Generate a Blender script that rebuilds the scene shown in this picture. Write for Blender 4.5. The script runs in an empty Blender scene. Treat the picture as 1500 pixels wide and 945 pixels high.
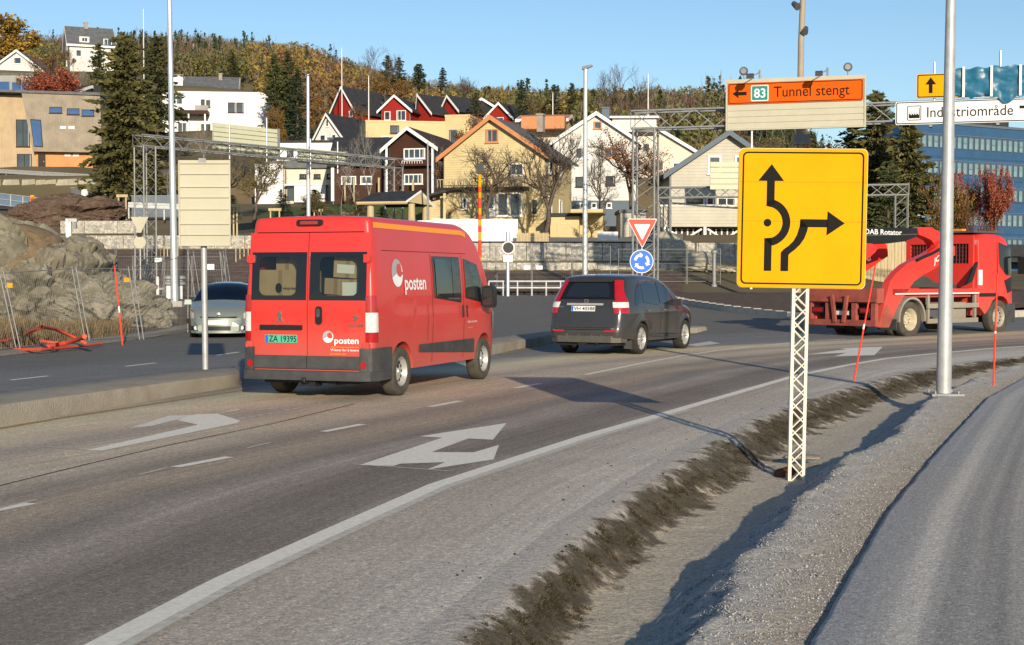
import bpy, math, random
import numpy as np
from mathutils import Vector, Matrix, noise
random.seed(7)
rng = np.random.default_rng(7)
SC = bpy.context.scene
COL = SC.collection
D2R = math.radians
# ------------------------------------------------------------------ camera, sky, sun
F, HZ, CH = 2100.0, 405.0, 1.68          # focal length in photo pixels, horizon row, eye height
PIT = math.atan((472.5 - HZ) / F)
cam = bpy.data.cameras.new("camera"); co = bpy.data.objects.new("camera", cam); COL.objects.link(co)
cam.sensor_width = 36; cam.lens = 36 * F / 1500; cam.clip_start = 0.1; cam.clip_end = 6000
co.location = (0, 0, CH); co.rotation_euler = (math.pi / 2 - PIT, 0, 0)
SC.camera = co
SUN_EL, SUN_AZ = D2R(14.8), D2R(-12.0)     # the light travels towards azimuth SUN_AZ (0 = +Y, positive to +X)
w = bpy.data.worlds.new("World"); SC.world = w; w.use_nodes = True
nt = w.node_tree; bg = nt.nodes["Background"]
sky = nt.nodes.new("ShaderNodeTexSky"); sky.sky_type = 'NISHITA'; sky.sun_disc = False
sky.sun_elevation = SUN_EL; sky.sun_rotation = SUN_AZ + math.pi
sky.altitude = 20; sky.air_density = 1.0; sky.dust_density = 0.2; sky.ozone_density = 3.2
nt.links.new(sky.outputs[0], bg.inputs[0]); bg.inputs[1].default_value = 0.098
sl = bpy.data.lights.new("sun", 'SUN'); so = bpy.data.objects.new("sun", sl); COL.objects.link(so)
sl.energy = 4.1; sl.angle = D2R(0.53); sl.color = (1.0, 0.87, 0.68)
ldir = Vector((math.sin(SUN_AZ) * math.cos(SUN_EL), math.cos(SUN_AZ) * math.cos(SUN_EL), -math.sin(SUN_EL)))
so.rotation_euler = ldir.to_track_quat('-Z', 'Y').to_euler(); so.location = (10, -40, 30)
SC.view_settings.view_transform = 'Standard'; SC.view_settings.look = 'None'
SC.view_settings.exposure = 0.5; SC.view_settings.gamma = 1.0
SC.cycles.max_bounces = 6; SC.cycles.transparent_max_bounces = 12

def ray(px, py):
    u = (px - 750) / F; v = (472.5 - py) / F
    return Vector((u, math.cos(PIT) + v * math.sin(PIT), -math.sin(PIT) + v * math.cos(PIT)))
def P(px, py, Y):
    d = ray(px, py); t = Y / d.y
    return Vector((d.x * t, Y, CH + d.z * t))
def G(px, py, z=0.0):
    d = ray(px, py); t = (z - CH) / d.z
    return Vector((d.x * t, d.y * t, z))
def PXX(px, Y): return (px - 750) / F * Y
def ZY(py, Y): return P(750, py, Y).z

# ------------------------------------------------------------------ materials
MATS = {}
def mat(name, col, rough=.6, metal=0., var=.12, scale=3., bump=0., bscale=None, spec=.25, col2=None, detail=5, coat=0., stretch=None, alpha=None):
    if name in MATS: return MATS[name]
    m = bpy.data.materials.new(name); m.use_nodes = True; MATS[name] = m
    t = m.node_tree; b = t.nodes["Principled BSDF"]
    b.inputs["Roughness"].default_value = rough; b.inputs["Metallic"].default_value = metal
    b.inputs["Specular IOR Level"].default_value = spec; b.inputs["Coat Weight"].default_value = coat
    if coat: b.inputs["Coat Roughness"].default_value = .06
    c1 = tuple(col) + (1,)
    if var or col2:
        tc = t.nodes.new("ShaderNodeTexCoord"); mp = t.nodes.new("ShaderNodeMapping")
        t.links.new(tc.outputs["Object"], mp.inputs[0])
        if stretch: mp.inputs["Scale"].default_value = stretch
        n = t.nodes.new("ShaderNodeTexNoise"); n.inputs["Scale"].default_value = scale
        n.inputs["Detail"].default_value = detail; n.inputs["Roughness"].default_value = .62
        t.links.new(mp.outputs[0], n.inputs["Vector"])
        r = t.nodes.new("ShaderNodeValToRGB"); r.color_ramp.elements[0].position = .3; r.color_ramp.elements[1].position = .7
        if col2: a, bb = c1, tuple(col2) + (1,)
        else:
            a = tuple(max(0, c * (1 - var)) for c in col) + (1,); bb = tuple(min(1, c * (1 + var)) for c in col) + (1,)
        r.color_ramp.elements[0].color = a; r.color_ramp.elements[1].color = bb
        t.links.new(n.outputs[0], r.inputs[0]); t.links.new(r.outputs[0], b.inputs["Base Color"])
        if bump:
            n2 = t.nodes.new("ShaderNodeTexNoise"); n2.inputs["Scale"].default_value = bscale or scale * 8; n2.inputs["Detail"].default_value = 4
            t.links.new(mp.outputs[0], n2.inputs["Vector"])
            bp = t.nodes.new("ShaderNodeBump"); bp.inputs["Strength"].default_value = bump; bp.inputs["Distance"].default_value = .02
            t.links.new(n2.outputs[0], bp.inputs["Height"]); t.links.new(bp.outputs[0], b.inputs["Normal"])
    else: b.inputs["Base Color"].default_value = c1
    return m
def glass_mat(name, tint, mixf=.12, rough=.03):
    if name in MATS: return MATS[name]
    m = bpy.data.materials.new(name); m.use_nodes = True; MATS[name] = m
    t = m.node_tree; t.nodes.clear(); o = t.nodes.new("ShaderNodeOutputMaterial")
    tr = t.nodes.new("ShaderNodeBsdfTransparent"); tr.inputs[0].default_value = tuple(tint) + (1,)
    gl = t.nodes.new("ShaderNodeBsdfGlossy"); gl.inputs["Roughness"].default_value = rough
    fr = t.nodes.new("ShaderNodeFresnel"); fr.inputs[0].default_value = 1.5
    ad = t.nodes.new("ShaderNodeMath"); ad.operation = 'ADD'; ad.inputs[1].default_value = mixf; ad.use_clamp = True
    t.links.new(fr.outputs[0], ad.inputs[0])
    mx = t.nodes.new("ShaderNodeMixShader"); t.links.new(ad.outputs[0], mx.inputs[0])
    t.links.new(tr.outputs[0], mx.inputs[1]); t.links.new(gl.outputs[0], mx.inputs[2]); t.links.new(mx.outputs[0], o.inputs[0])
    return m
def grime(m, z0, z1, col, amt=.8, scale=3.):
    """road dirt splashed up the lower body"""
    t = m.node_tree; b = t.nodes["Principled BSDF"]; src = b.inputs["Base Color"].links[0].from_socket; tc = t.nodes.new("ShaderNodeTexCoord"); sp = t.nodes.new("ShaderNodeSeparateXYZ"); t.links.new(tc.outputs["Object"], sp.inputs[0])
    n = t.nodes.new("ShaderNodeTexNoise"); n.inputs["Scale"].default_value = scale; n.inputs["Detail"].default_value = 7; t.links.new(tc.outputs["Object"], n.inputs["Vector"])
    a = t.nodes.new("ShaderNodeMath"); a.operation = 'MULTIPLY_ADD'; a.inputs[1].default_value = -.7 * (z1 - z0); t.links.new(n.outputs[0], a.inputs[0]); t.links.new(sp.outputs[2], a.inputs[2])
    q = t.nodes.new("ShaderNodeMapRange"); q.inputs[1].default_value = z0 - .35 * (z1 - z0); q.inputs[2].default_value = z1 - .35 * (z1 - z0); q.inputs[3].default_value = amt; q.inputs[4].default_value = .06; t.links.new(a.outputs[0], q.inputs[0])
    mx = t.nodes.new("ShaderNodeMix"); mx.data_type = 'RGBA'; t.links.new(q.outputs[0], mx.inputs[0]); t.links.new(src, mx.inputs[6]); mx.inputs[7].default_value = tuple(col) + (1,); t.links.new(mx.outputs[2], b.inputs["Base Color"])
    r = t.nodes.new("ShaderNodeMapRange"); r.inputs[3].default_value = b.inputs["Roughness"].default_value; r.inputs[4].default_value = .8; t.links.new(q.outputs[0], r.inputs[0]); t.links.new(r.outputs[0], b.inputs["Roughness"])
    c = t.nodes.new("ShaderNodeMapRange"); c.inputs[3].default_value = b.inputs["Coat Weight"].default_value; c.inputs[4].default_value = 0; t.links.new(q.outputs[0], c.inputs[0]); t.links.new(c.outputs[0], b.inputs["Coat Weight"])
    return m
def grit(t, vec, scale):
    """single grains of aggregate, light and dark"""
    vo = t.nodes.new("ShaderNodeTexVoronoi"); vo.inputs["Scale"].default_value = scale; t.links.new(vec, vo.inputs["Vector"]); s = t.nodes.new("ShaderNodeSeparateColor"); t.links.new(vo.outputs["Color"], s.inputs[0])
    r = t.nodes.new("ShaderNodeValToRGB"); e = r.color_ramp.elements; e[0].position = 0; e[0].color = (.72, .72, .72, 1); e[1].position = .22; e[1].color = (.95, .95, .95, 1); k = e.new(.80); k.color = (1.03, 1.03, 1.03, 1); k = e.new(1.); k.color = (1.38, 1.38, 1.38, 1); t.links.new(s.outputs[0], r.inputs[0]); return r
def clad(name, col, pitch=.16, axis='Z', var=.1, dark=.7, rough=.65, bump=.5):
    """painted boards: fine relief, wear and joints darkened in the colour (boards are about a pixel at these distances)"""
    if name in MATS: return MATS[name]
    m = mat(name, col, rough, var=var, scale=.9)
    t = m.node_tree; b = t.nodes["Principled BSDF"]
    tc = t.nodes.new("ShaderNodeTexCoord"); wv = t.nodes.new("ShaderNodeTexWave"); wv.wave_type = 'BANDS'
    wv.bands_direction = axis; wv.wave_profile = 'SAW'; wv.inputs["Scale"].default_value = .314 / pitch
    wv.inputs["Distortion"].default_value = 0
    t.links.new(tc.outputs["Object"], wv.inputs[0])
    bp = t.nodes.new("ShaderNodeBump"); bp.inputs["Strength"].default_value = bump; bp.inputs["Distance"].default_value = .03
    t.links.new(wv.outputs[1], bp.inputs["Height"]); t.links.new(bp.outputs[0], b.inputs["Normal"])
    src = b.inputs["Base Color"].links[0].from_socket; jr = t.nodes.new("ShaderNodeMapRange"); jr.inputs[1].default_value = 0; jr.inputs[2].default_value = .22; jr.inputs[3].default_value = dark; jr.inputs[4].default_value = 1
    t.links.new(wv.outputs[1], jr.inputs[0]); vm = t.nodes.new("ShaderNodeVectorMath"); vm.operation = 'SCALE'; t.links.new(src, vm.inputs[0]); t.links.new(jr.outputs[0], vm.inputs[3]); t.links.new(vm.outputs[0], b.inputs["Base Color"])
    return m
M = dict(
  galv=mat('galvanised_steel', (.42, .43, .43), .5, .35, .15, 6), zinc=mat('weathered_zinc', (.23, .235, .23), .6, .25, .18, 5),
  galvd=mat('dull_galvanised', (.26, .265, .26), .6, .3, .15, 5),
  pole=mat('pole_paint', (.62, .64, .65), .35, .6, .06, 4),
  white=mat('white_paint', (.72, .71, .68), .5, var=.05, scale=2),
  cream=mat('cream_paint', (.70, .66, .54), .5, var=.06, scale=5),
  beige=mat('beige_panel', (.45, .425, .32), .55, var=.05, scale=2),
  black=mat('black_print', (.012, .011, .010), .7, var=0, spec=.08),
  rubber=mat('tyre_rubber', (.030, .028, .026), .85, var=.3, scale=8),
  plast=mat('grey_plastic', (.055, .055, .057), .6, var=.25, scale=5),
  pblk=mat('black_plastic', (.018, .018, .019), .4, var=0),
  sred=mat('sign_red', (.78, .055, .03), .45, var=.04), sblue=mat('sign_blue', (.015, .13, .62), .45, var=.04),
  syel=mat('sign_yellow', (.70, .325, .0025), .65, spec=.06, var=.06, scale=2.2), sorg=mat('sign_orange', (.68, .10, .005), .65, spec=.06, var=.03, scale=1),
  swht=mat('sign_white', (.70, .70, .69), .45, var=.03), steal=mat('sign_green', (.015, .22, .19), .45, var=.03),
  stake=mat('stake_red', (.80, .05, .02), .4, var=.08), chrome=mat('chrome', (.75, .75, .75), .15, 1., 0),
  conc=mat('concrete', (.36, .34, .30), .9, var=.22, scale=4, bump=.5, bscale=60),
  asph=mat('asphalt_plain', (.075, .073, .07), .85, var=.25, scale=9, bump=.5, bscale=120),
  soil=mat('dark_soil', (.075, .048, .035), 1., var=.45, scale=2.5, bump=1., bscale=9, col2=(.15, .10, .072)), tsoil=mat('tan_soil', (.12, .085, .05), 1., scale=2.0, bump=1., bscale=7, col2=(.22, .165, .10)),
  gravel=mat('gravel', (.30, .285, .255), .95, var=.3, scale=30, bump=.8, bscale=70, col2=(.17, .16, .145)),
  sand=mat('frosted_sand', (.30, .265, .215), .95, scale=7, bump=.6, bscale=55, col2=(.20, .17, .13)),
  stone=mat('gabion_stone', (.40, .375, .31), .95, scale=4.5, bump=.8, bscale=8, col2=(.15, .14, .12)),
  rock=mat('rock', (.10, .09, .06), .9, scale=1.6, bump=1., bscale=6, col2=(.27, .245, .185), detail=10),
  boulder=mat('wall_stone', (.42, .38, .29), .9, scale=1.2, bump=.8, bscale=5, col2=(.26, .24, .18)),
  wood=clad('bare_timber', (.44, .33, .20), .15, 'X', .16), woodo=clad('orange_timber', (.55, .27, .11), .15, 'X', .12),
  woodg=clad('silvered_timber', (.29, .245, .185), .15, 'X', .2),
  fwood=mat('fence_timber', (.45, .36, .21), .8, var=.2, scale=3, stretch=(6, 6, .5)),
  wpane=mat('window_glass', (.035, .045, .055), .06, var=.5, scale=.7, spec=.9),
  bpane=mat('sky_blue_painted_glass', (.03, .08, .22), .05, var=.3, scale=.6, spec=1.),  # blue of the reflected sky is put into the base colour
  hwhite=clad('white_boards', (.66, .645, .61), .16), hwhite2=mat('white_render', (.72, .71, .70), .7, var=.04, scale=.6),
  hyel=clad('yellow_boards', (.57, .465, .25), .16, var=.12), hyel2=mat('yellow_render', (.56, .44, .23), .7, var=.06, scale=.7),
  hbeige=clad('beige_boards', (.48, .45, .37), .2), hred=clad('red_boards', (.30, .018, .012), .16, 'X'),
  hbrown=clad('brown_boards', (.055, .022, .012), .16, 'X', .2), hcream=clad('cream_boards', (.64, .58, .47), .16),
  rdark=mat('dark_roof', (.035, .036, .040), .8, var=.3, scale=2, bump=.5, bscale=9), rgrey=mat('grey_roof', (.12, .125, .13), .8, var=.25, scale=1.5, bump=.5, bscale=7),
  rbrown=mat('brown_roof', (.055, .035, .025), .85, var=.3, scale=2, bump=.5, bscale=9), rblue=mat('blue_grey_fascia', (.10, .13, .16), .6, var=.08),
  foundation=mat('foundation', (.30, .29, .27), .9, var=.15, scale=1),
  trim=mat('white_trim', (.74, .73, .70), .5, var=.03), otrim=mat('copper_trim', (.50, .21, .09), .5, var=.1),
  dtrim=mat('dark_trim', (.03, .022, .018), .6, var=.1),
  bark=mat('bark', (.075, .055, .04), .95, scale=6, col2=(.14, .11, .085)), birch=mat('birch_bark', (.40, .37, .33), .9, scale=7, col2=(.16, .13, .11)),
  chim=mat('chimney', (.30, .26, .22), .9, var=.15), chimd=mat('chimney_black', (.02, .02, .022), .7, var=0),
  office=clad('blue_cladding', (.032, .088, .175), 1.1, 'Z', .12, bump=.15), rusty=mat('rust', (.14, .05, .02), .8, var=.3, scale=9),
  hose=mat('orange_hose', (.62, .09, .045), .6, var=.1), tarp=mat('blue_tarp', (.010, .115, .20), .32, var=.25, scale=5, bump=.35, bscale=4, spec=.5),
  lamp=mat('lamp_grey', (.10, .105, .11), .5, .3, .1),
  carton=mat('cardboard', (.42, .30, .17), .8, var=.1, scale=4), label_=mat('parcel_label', (.72, .74, .70), .6, var=0),
  grass=mat('lawn', (.05, .085, .02), .95, scale=3, col2=(.10, .10, .03)),
)

# ------------------------------------------------------------------ mesh building
class MB:
    def __init__(s): s.v = []; s.f = []; s.mi = []
    def add(s, vs, fs, mi=0):
        o = len(s.v); s.v += [tuple(p) for p in vs]
        for f in fs: s.f.append(tuple(i + o for i in f)); s.mi.append(mi)
        return s
    def box(s, c, d, rz=0., mi=0, rx=0., ry=0., taper=1.):
        hx, hy, hz = d[0] / 2, d[1] / 2, d[2] / 2
        R = Matrix.Rotation(rz, 3, 'Z') @ Matrix.Rotation(ry, 3, 'Y') @ Matrix.Rotation(rx, 3, 'X'); c = Vector(c)
        vs = []
        for z in (-1, 1):
            k = taper if z > 0 else 1.
            for x, y in ((-1, -1), (1, -1), (1, 1), (-1, 1)): vs.append(c + R @ Vector((x * hx * k, y * hy * k, z * hz)))
        return s.add(vs, [(3, 2, 1, 0), (4, 5, 6, 7), (0, 1, 5, 4), (1, 2, 6, 5), (2, 3, 7, 6), (3, 0, 4, 7)], mi)
    def bx(s, x0, x1, y0, y1, z0, z1, mi=0): return s.box(((x0 + x1) / 2, (y0 + y1) / 2, (z0 + z1) / 2), (x1 - x0, y1 - y0, z1 - z0), mi=mi)
    def tube(s, p0, p1, r0, r1=None, n=8, caps=True, mi=0):
        p0, p1 = Vector(p0), Vector(p1); r1 = r0 if r1 is None else r1
        d = p1 - p0
        if d.length < 1e-6: return s
        q = d.to_track_quat('Z', 'Y'); vs = []
        for p, r in ((p0, r0), (p1, r1)):
            for i in range(n):
                a = 2 * math.pi * i / n; vs.append(p + q @ Vector((math.cos(a) * r, math.sin(a) * r, 0)))
        fs = [(i, (i + 1) % n, n + (i + 1) % n, n + i) for i in range(n)]
        if caps: fs += [tuple(range(n - 1, -1, -1)), tuple(range(n, 2 * n))]
        return s.add(vs, fs, mi)
    def path(s, pts, r, n=6, mi=0):
        pts = [Vector(p) for p in pts]; rings = []
        for i, p in enumerate(pts):
            d = (pts[min(i + 1, len(pts) - 1)] - pts[max(i - 1, 0)]).normalized(); q = d.to_track_quat('Z', 'Y')
            rr = r[i] if isinstance(r, (list, tuple)) else r
            rings += [p + q @ Vector((math.cos(2 * math.pi * k / n) * rr, math.sin(2 * math.pi * k / n) * rr, 0)) for k in range(n)]
        fs = []
        for i in range(len(pts) - 1):
            for k in range(n): fs.append((i * n + k, i * n + (k + 1) % n, (i + 1) * n + (k + 1) % n, (i + 1) * n + k))
        fs += [tuple(range(n - 1, -1, -1)), tuple(range((len(pts) - 1) * n, len(pts) * n))]
        return s.add(rings, fs, mi)
    def lathe(s, prof, c=(0, 0, 0), axis='Z', n=24, mi=0, caps=True):
        """prof: (radius, height) pairs"""
        c = Vector(c); vs = []
        for r, h in prof:
            for i in range(n):
                a = 2 * math.pi * i / n; p = (math.cos(a) * r, math.sin(a) * r, h)
                if axis == 'X': p = (p[2], p[0], p[1])
                elif axis == 'Y': p = (p[1], p[2], p[0])
                vs.append(c + Vector(p))
        fs = []
        for j in range(len(prof) - 1):
            for i in range(n): fs.append((j * n + i, j * n + (i + 1) % n, (j + 1) * n + (i + 1) % n, (j + 1) * n + i))
        if caps and prof[0][0] > 1e-4: fs.append(tuple(range(n - 1, -1, -1)))
        if caps and prof[-1][0] > 1e-4: fs.append(tuple(range((len(prof) - 1) * n, len(prof) * n)))
        return s.add(vs, fs, mi)
    def prism(s, poly, a0, a1, plane='xz', mi=0):
        """poly in a plane, extruded along the third axis from a0 to a1"""
        def p3(u, v, a): return {'xz': (u, a, v), 'yz': (a, u, v), 'xy': (u, v, a)}[plane]
        n = len(poly); vs = [p3(u, v, a0) for u, v in poly] + [p3(u, v, a1) for u, v in poly]
        return s.add(vs, [tuple(range(n)), tuple(range(2 * n - 1, n - 1, -1))] + [(i, i + n, (i + 1) % n + n, (i + 1) % n) for i in range(n)], mi)
    def build(s, name, m=None, parent=None, smooth=None, loc=None, rz=None):
        me = bpy.data.meshes.new(name); me.from_pydata([tuple(v) for v in s.v], [], s.f); me.update()
        ms = m if isinstance(m, (list, tuple)) else [m]
        for x in ms:
            if x: me.materials.append(x)
        if len(ms) > 1: me.polygons.foreach_set('material_index', s.mi)
        import bmesh
        bm = bmesh.new(); bm.from_mesh(me); bmesh.ops.recalc_face_normals(bm, faces=bm.faces); bm.to_mesh(me); bm.free()
        if smooth:
            me.polygons.foreach_set('use_smooth', [True] * len(me.polygons)); me.set_sharp_from_angle(angle=D2R(smooth))
        return link(name, me, parent, loc, rz)
def link(name, me, parent=None, loc=None, rz=None):
    o = bpy.data.objects.new(name, me); COL.objects.link(o)
    if parent: o.parent = parent
    if loc is not None: o.location = loc
    if rz is not None: o.rotation_euler = (0, 0, rz)
    return o
def tag(o, label, cat, group=None):
    o['label'] = label; o['category'] = cat
    if group: o['group'] = group
    return o
def thing(name, label, cat, loc=(0, 0, 0), rz=0., group=None):
    o = bpy.data.objects.new(name, None); COL.objects.link(o); o.location = loc; o.rotation_euler = (0, 0, rz); o.empty_display_size = .3
    return tag(o, label, cat, group)
def struct(o): o['kind'] = 'structure'; return o
def stuff(o): o['kind'] = 'stuff'; return o
def dup(root, loc, rz, label, group=None):
    def cp(o, par):
        c = o.copy(); COL.objects.link(c); c.parent = par
        for ch in o.children: cp(ch, c)
        return c
    r = cp(root, None); r.location = loc; r.rotation_euler = (0, 0, rz); r['label'] = label
    if group: r['group'] = group
    return r
def nmesh(name, V, Fq, m, smooth=False, tint=None):
    """numpy mesh: V (n,3), Fq (k,3) or (k,4)"""
    me = bpy.data.meshes.new(name); V = np.asarray(V, np.float32); Fq = np.asarray(Fq, np.int32); k, c = Fq.shape
    me.vertices.add(len(V)); me.vertices.foreach_set('co', V.ravel()); me.loops.add(k * c); me.loops.foreach_set('vertex_index', Fq.ravel())
    me.polygons.add(k); me.polygons.foreach_set('loop_start', np.arange(0, k * c, c, dtype=np.int32))
    if smooth: me.polygons.foreach_set('use_smooth', np.ones(k, bool))
    if tint is not None:
        a = me.color_attributes.new('tint', 'FLOAT_COLOR', 'POINT')
        a.data.foreach_set('color', np.c_[np.asarray(tint, np.float32), np.ones(len(V), np.float32)].ravel())
    for x in (m if isinstance(m, (list, tuple)) else [m]): me.materials.append(x)
    me.update(calc_edges=True); me.validate(); return me
def text2d(s, size=1., weight=0., res=3, space=1.):
    c = bpy.data.curves.new('lettering', 'FONT'); c.body = s; c.size = size; c.offset = weight; c.resolution_u = res; c.space_character = space; c.fill_mode = 'FRONT'
    o = bpy.data.objects.new('lettering', c); COL.objects.link(o)
    me = bpy.data.meshes.new_from_object(o.evaluated_get(bpy.context.evaluated_depsgraph_get())) if False else bpy.data.meshes.new_from_object(o)
    vs = [(v.co.x, v.co.y) for v in me.vertices]; fs = [tuple(p.vertices) for p in me.polygons]
    bpy.data.objects.remove(o); bpy.data.curves.remove(c); bpy.data.meshes.remove(me)
    return vs, fs
def fit_text(s, x0, x1, z0, cap, weight=0.):
    """lettering as (x, z) points: spans x0..x1, baseline z0, capital height cap"""
    vs, fs = text2d(s, 1., weight); xs = [v[0] for v in vs]; a, b = min(xs), max(xs)
    return [(x0 + (v[0] - a) / (b - a) * (x1 - x0), z0 + v[1] / .70 * cap) for v in vs], fs
def put_text(name, s, x0, x1, z0, cap, y, m, parent, weight=0.):
    vs, fs = fit_text(s, x0, x1, z0, cap, weight)
    return MB().add([(x, y, z) for x, z in vs], fs).build(name, m, parent)
def rrect(x0, x1, z0, z1, r, n=4):
    pts = []
    for cx, cz, a0 in ((x1 - r, z0 + r, -90), (x1 - r, z1 - r, 0), (x0 + r, z1 - r, 90), (x0 + r, z0 + r, 180)):
        for i in range(n + 1):
            a = D2R(a0 + 90 * i / n); pts.append((cx + r * math.cos(a), cz + r * math.sin(a)))
    return pts
def ring2(mb, outer, inner, y, th=.003, mi=0):
    n = len(outer); vs = [(x, y, z) for x, z in outer] + [(x, y, z) for x, z in inner] + [(x, y - th, z) for x, z in outer] + [(x, y - th, z) for x, z in inner]
    fs = []
    for i in range(n):
        j = (i + 1) % n
        fs += [(2 * n + i, 2 * n + j, 3 * n + j, 3 * n + i), (i, j, 2 * n + j, 2 * n + i), (n + i, n + j, 3 * n + j, 3 * n + i)]
    return mb.add(vs, fs, mi)
def ip(tab, t):
    xs = [a for a, _ in tab]; return float(np.interp(t, xs, [b for _, b in tab]))
def sstep(a, b, x):
    t = min(1, max(0, (x - a) / (b - a))); return t * t * (3 - 2 * t)
def truss(mb, p0, p1, wd, ht, n, r, side=None, chord=None):
    """four chords joined by zigzag bracing on all four faces"""
    p0, p1 = Vector(p0), Vector(p1); ax = (p1 - p0).normalized()
    sd = Vector(side) if side else ax.cross(Vector((0, 0, 1))).normalized(); up = sd.cross(ax).normalized()
    cr = [(-.5, -.5), (.5, -.5), (.5, .5), (-.5, .5)]
    def pt(i, t): return p0.lerp(p1, t) + sd * cr[i][0] * wd + up * cr[i][1] * ht
    for i in range(4): mb.tube(pt(i, 0), pt(i, 1), chord or r * 1.6, n=5)
    for i in range(4):
        j = (i + 1) % 4
        for k in range(n):
            a, b = (i, j) if k % 2 == 0 else (j, i)
            mb.tube(pt(a, k / n), pt(b, (k + 1) / n), r, n=3, caps=False)
        mb.tube(pt(i, 0), pt(j, 0), r, n=3); mb.tube(pt(i, 1), pt(j, 1), r, n=3)
    return mb

def stone_fill():
    """small angular stones of several greys: too small here to pick apart"""
    m = M['stone']; t = m.node_tree; b = t.nodes["Principled BSDF"]; tc = t.nodes.new("ShaderNodeTexCoord")
    vo = t.nodes.new("ShaderNodeTexVoronoi"); vo.inputs["Scale"].default_value = 7.5; t.links.new(tc.outputs["Object"], vo.inputs["Vector"])
    sp = t.nodes.new("ShaderNodeSeparateColor"); t.links.new(vo.outputs["Color"], sp.inputs[0]); r = t.nodes.new("ShaderNodeValToRGB"); e = r.color_ramp.elements
    e[0].position = 0; e[0].color = (.27, .255, .22, 1); e[1].position = 1; e[1].color = (.54, .51, .44, 1); t.links.new(sp.outputs[0], r.inputs[0])
    ve = t.nodes.new("ShaderNodeTexVoronoi"); ve.feature = 'DISTANCE_TO_EDGE'; ve.inputs["Scale"].default_value = 7.5; t.links.new(tc.outputs["Object"], ve.inputs["Vector"])
    mr = t.nodes.new("ShaderNodeMapRange"); mr.inputs[2].default_value = .10; t.links.new(ve.outputs["Distance"], mr.inputs[0])
    bp = t.nodes.new("ShaderNodeBump"); bp.inputs["Strength"].default_value = .6; bp.inputs["Distance"].default_value = .04; t.links.new(mr.outputs[0], bp.inputs["Height"]); t.links.new(bp.outputs[0], b.inputs["Normal"]); t.links.new(r.outputs[0], b.inputs["Base Color"])
stone_fill()
# ------------------------------------------------------------------ the lie of the land
def R(y):                                   # the road climbs gently beyond the bend
    return .028 * 6 * math.log(1 + math.exp((min(y, 300) - 46) / 6))
T_LINE = [(-10, -6), (2, -3.0), (6.53, -1.87), (11.57, -.606), (15, .786), (18.1, 2.15), (24.7, 4.95), (29.4, 7.7), (33, 10.8), (35.3, 13.2), (38, 18), (40, 24), (42, 34)]
T_GRASS = [(-10, -4.4), (2, -1.4), (6.5, -.27), (9.67, .52), (11.96, 1.22), (13.8, 1.80), (16.56, 2.75), (19.28, 3.85), (22.6, 5.62), (25, 6.9), (28, 9.0), (31, 11.6), (34, 15.0), (36, 18.5), (38, 25), (40, 34)]
T_BOT1 = [(-10, -3.4), (2, -.72), (7.7, .36), (10.8, 1.24), (13.86, 2.42), (17.1, 3.65), (21, 5.4), (23.5, 6.85), (26, 8.3), (29, 10.4), (32, 13.2), (36, 20), (40, 37)]
T_TOP = [(-10, -2.9), (2, -.35), (6.5, .85), (7.93, 1.25), (9.67, 1.85), (10.86, 2.3), (13.2, 3.15), (14.5, 3.85), (17, 4.8), (19.5, 5.75), (23, 7.5), (27, 9.7), (29.5, 11.2), (32, 13.8), (36, 20.8), (40, 38)]
T_PATH = [(-10, -2.4), (2, .1), (6.53, 1.37), (10.08, 2.64), (13.8, 4.12), (19.6, 6.5), (24.3, 8.8), (28, 10.9), (31, 13), (34, 16.6), (37, 24), (40, 39)]
T_DEPTH = [(-10, .20), (13, .21), (20, .21), (24, .17), (28, .10), (32, .05), (40, .02)]
SKYL = [(-900, 120), (-300, 85), (0, 80), (100, 74), (250, 72), (400, 88), (480, 110), (560, 126), (640, 142), (760, 160), (870, 178), (980, 205), (1100, 235), (1250, 310), (1400, 355), (1600, 370), (3000, 385)]
def zsky(px): return 1.68 + (HZ - ip(SKYL, px)) / F * 420
PADS = [(70, 251, 147, 6), (125, 112, 250, 9), (30, 115, 205, 9), (330, 207, 185, 12), (430, 302, 138, 7), (492, 216, 165, 5), (585, 306, 125, 7), (625, 226, 152, 8),
        (515, 186, 200, 6), (590, 190, 195, 6), (740, 186, 200, 8), (742, 352, 100, 6.5), (900, 345, 122, 7), (1062, 347, 93, 5), (1445, 400, 150, 22), (590, 330, 93, 4), (300, 135, 225, 8), (835, 352, 96, 3)]
PADW = [(PXX(px, Y), Y, r, ZY(yb, Y)) for px, yb, Y, r in PADS]
def Hbase(x, y):
    if y < 73: return R(y)
    px = 750 + 2100 * x / y
    zs = zsky(px)
    tl = [(73, .76), (80, .85), (93.5, 3.3), (100, 4.6), (112, 6.6), (131.5, 8.1), (133.5, 10.7), (145, 12.3), (185, 19), (250, 37), (420, zs), (520, zs - 4), (2500, zs - 30)]
    tc = [(73, .78), (82, 1.9), (83.2, 1.95), (84.0, 3.6), (100, 4.2), (125, 7.3), (150, 14), (200, 22.6), (250, 29), (420, zs), (520, zs - 4), (2500, zs - 30)]
    tr = [(73, .78), (82, 1.2), (150, 2.0), (220, 4), (420, min(zs, 14)), (2500, 10)]
    a, b, c = ip(tl, y), ip(tc, y), ip(tr, y)
    if px < 640: k = sstep(430, 640, px); return a + (b - a) * k
    k = sstep(1090, 1330, px); return b + (c - b) * k
def H(x, y):
    z = Hbase(x, y)
    for X, Y, r, pz in PADW:
        d = math.hypot(x - X, y - Y)
        if d < r * 1.7: z += (pz - z) * (1 - sstep(r, r * 1.7, d))
    if y > 100: z += .5 * noise.noise((x * .06, y * .06, 3.)) * min(1, (y - 100) / 60)
    return z
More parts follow.
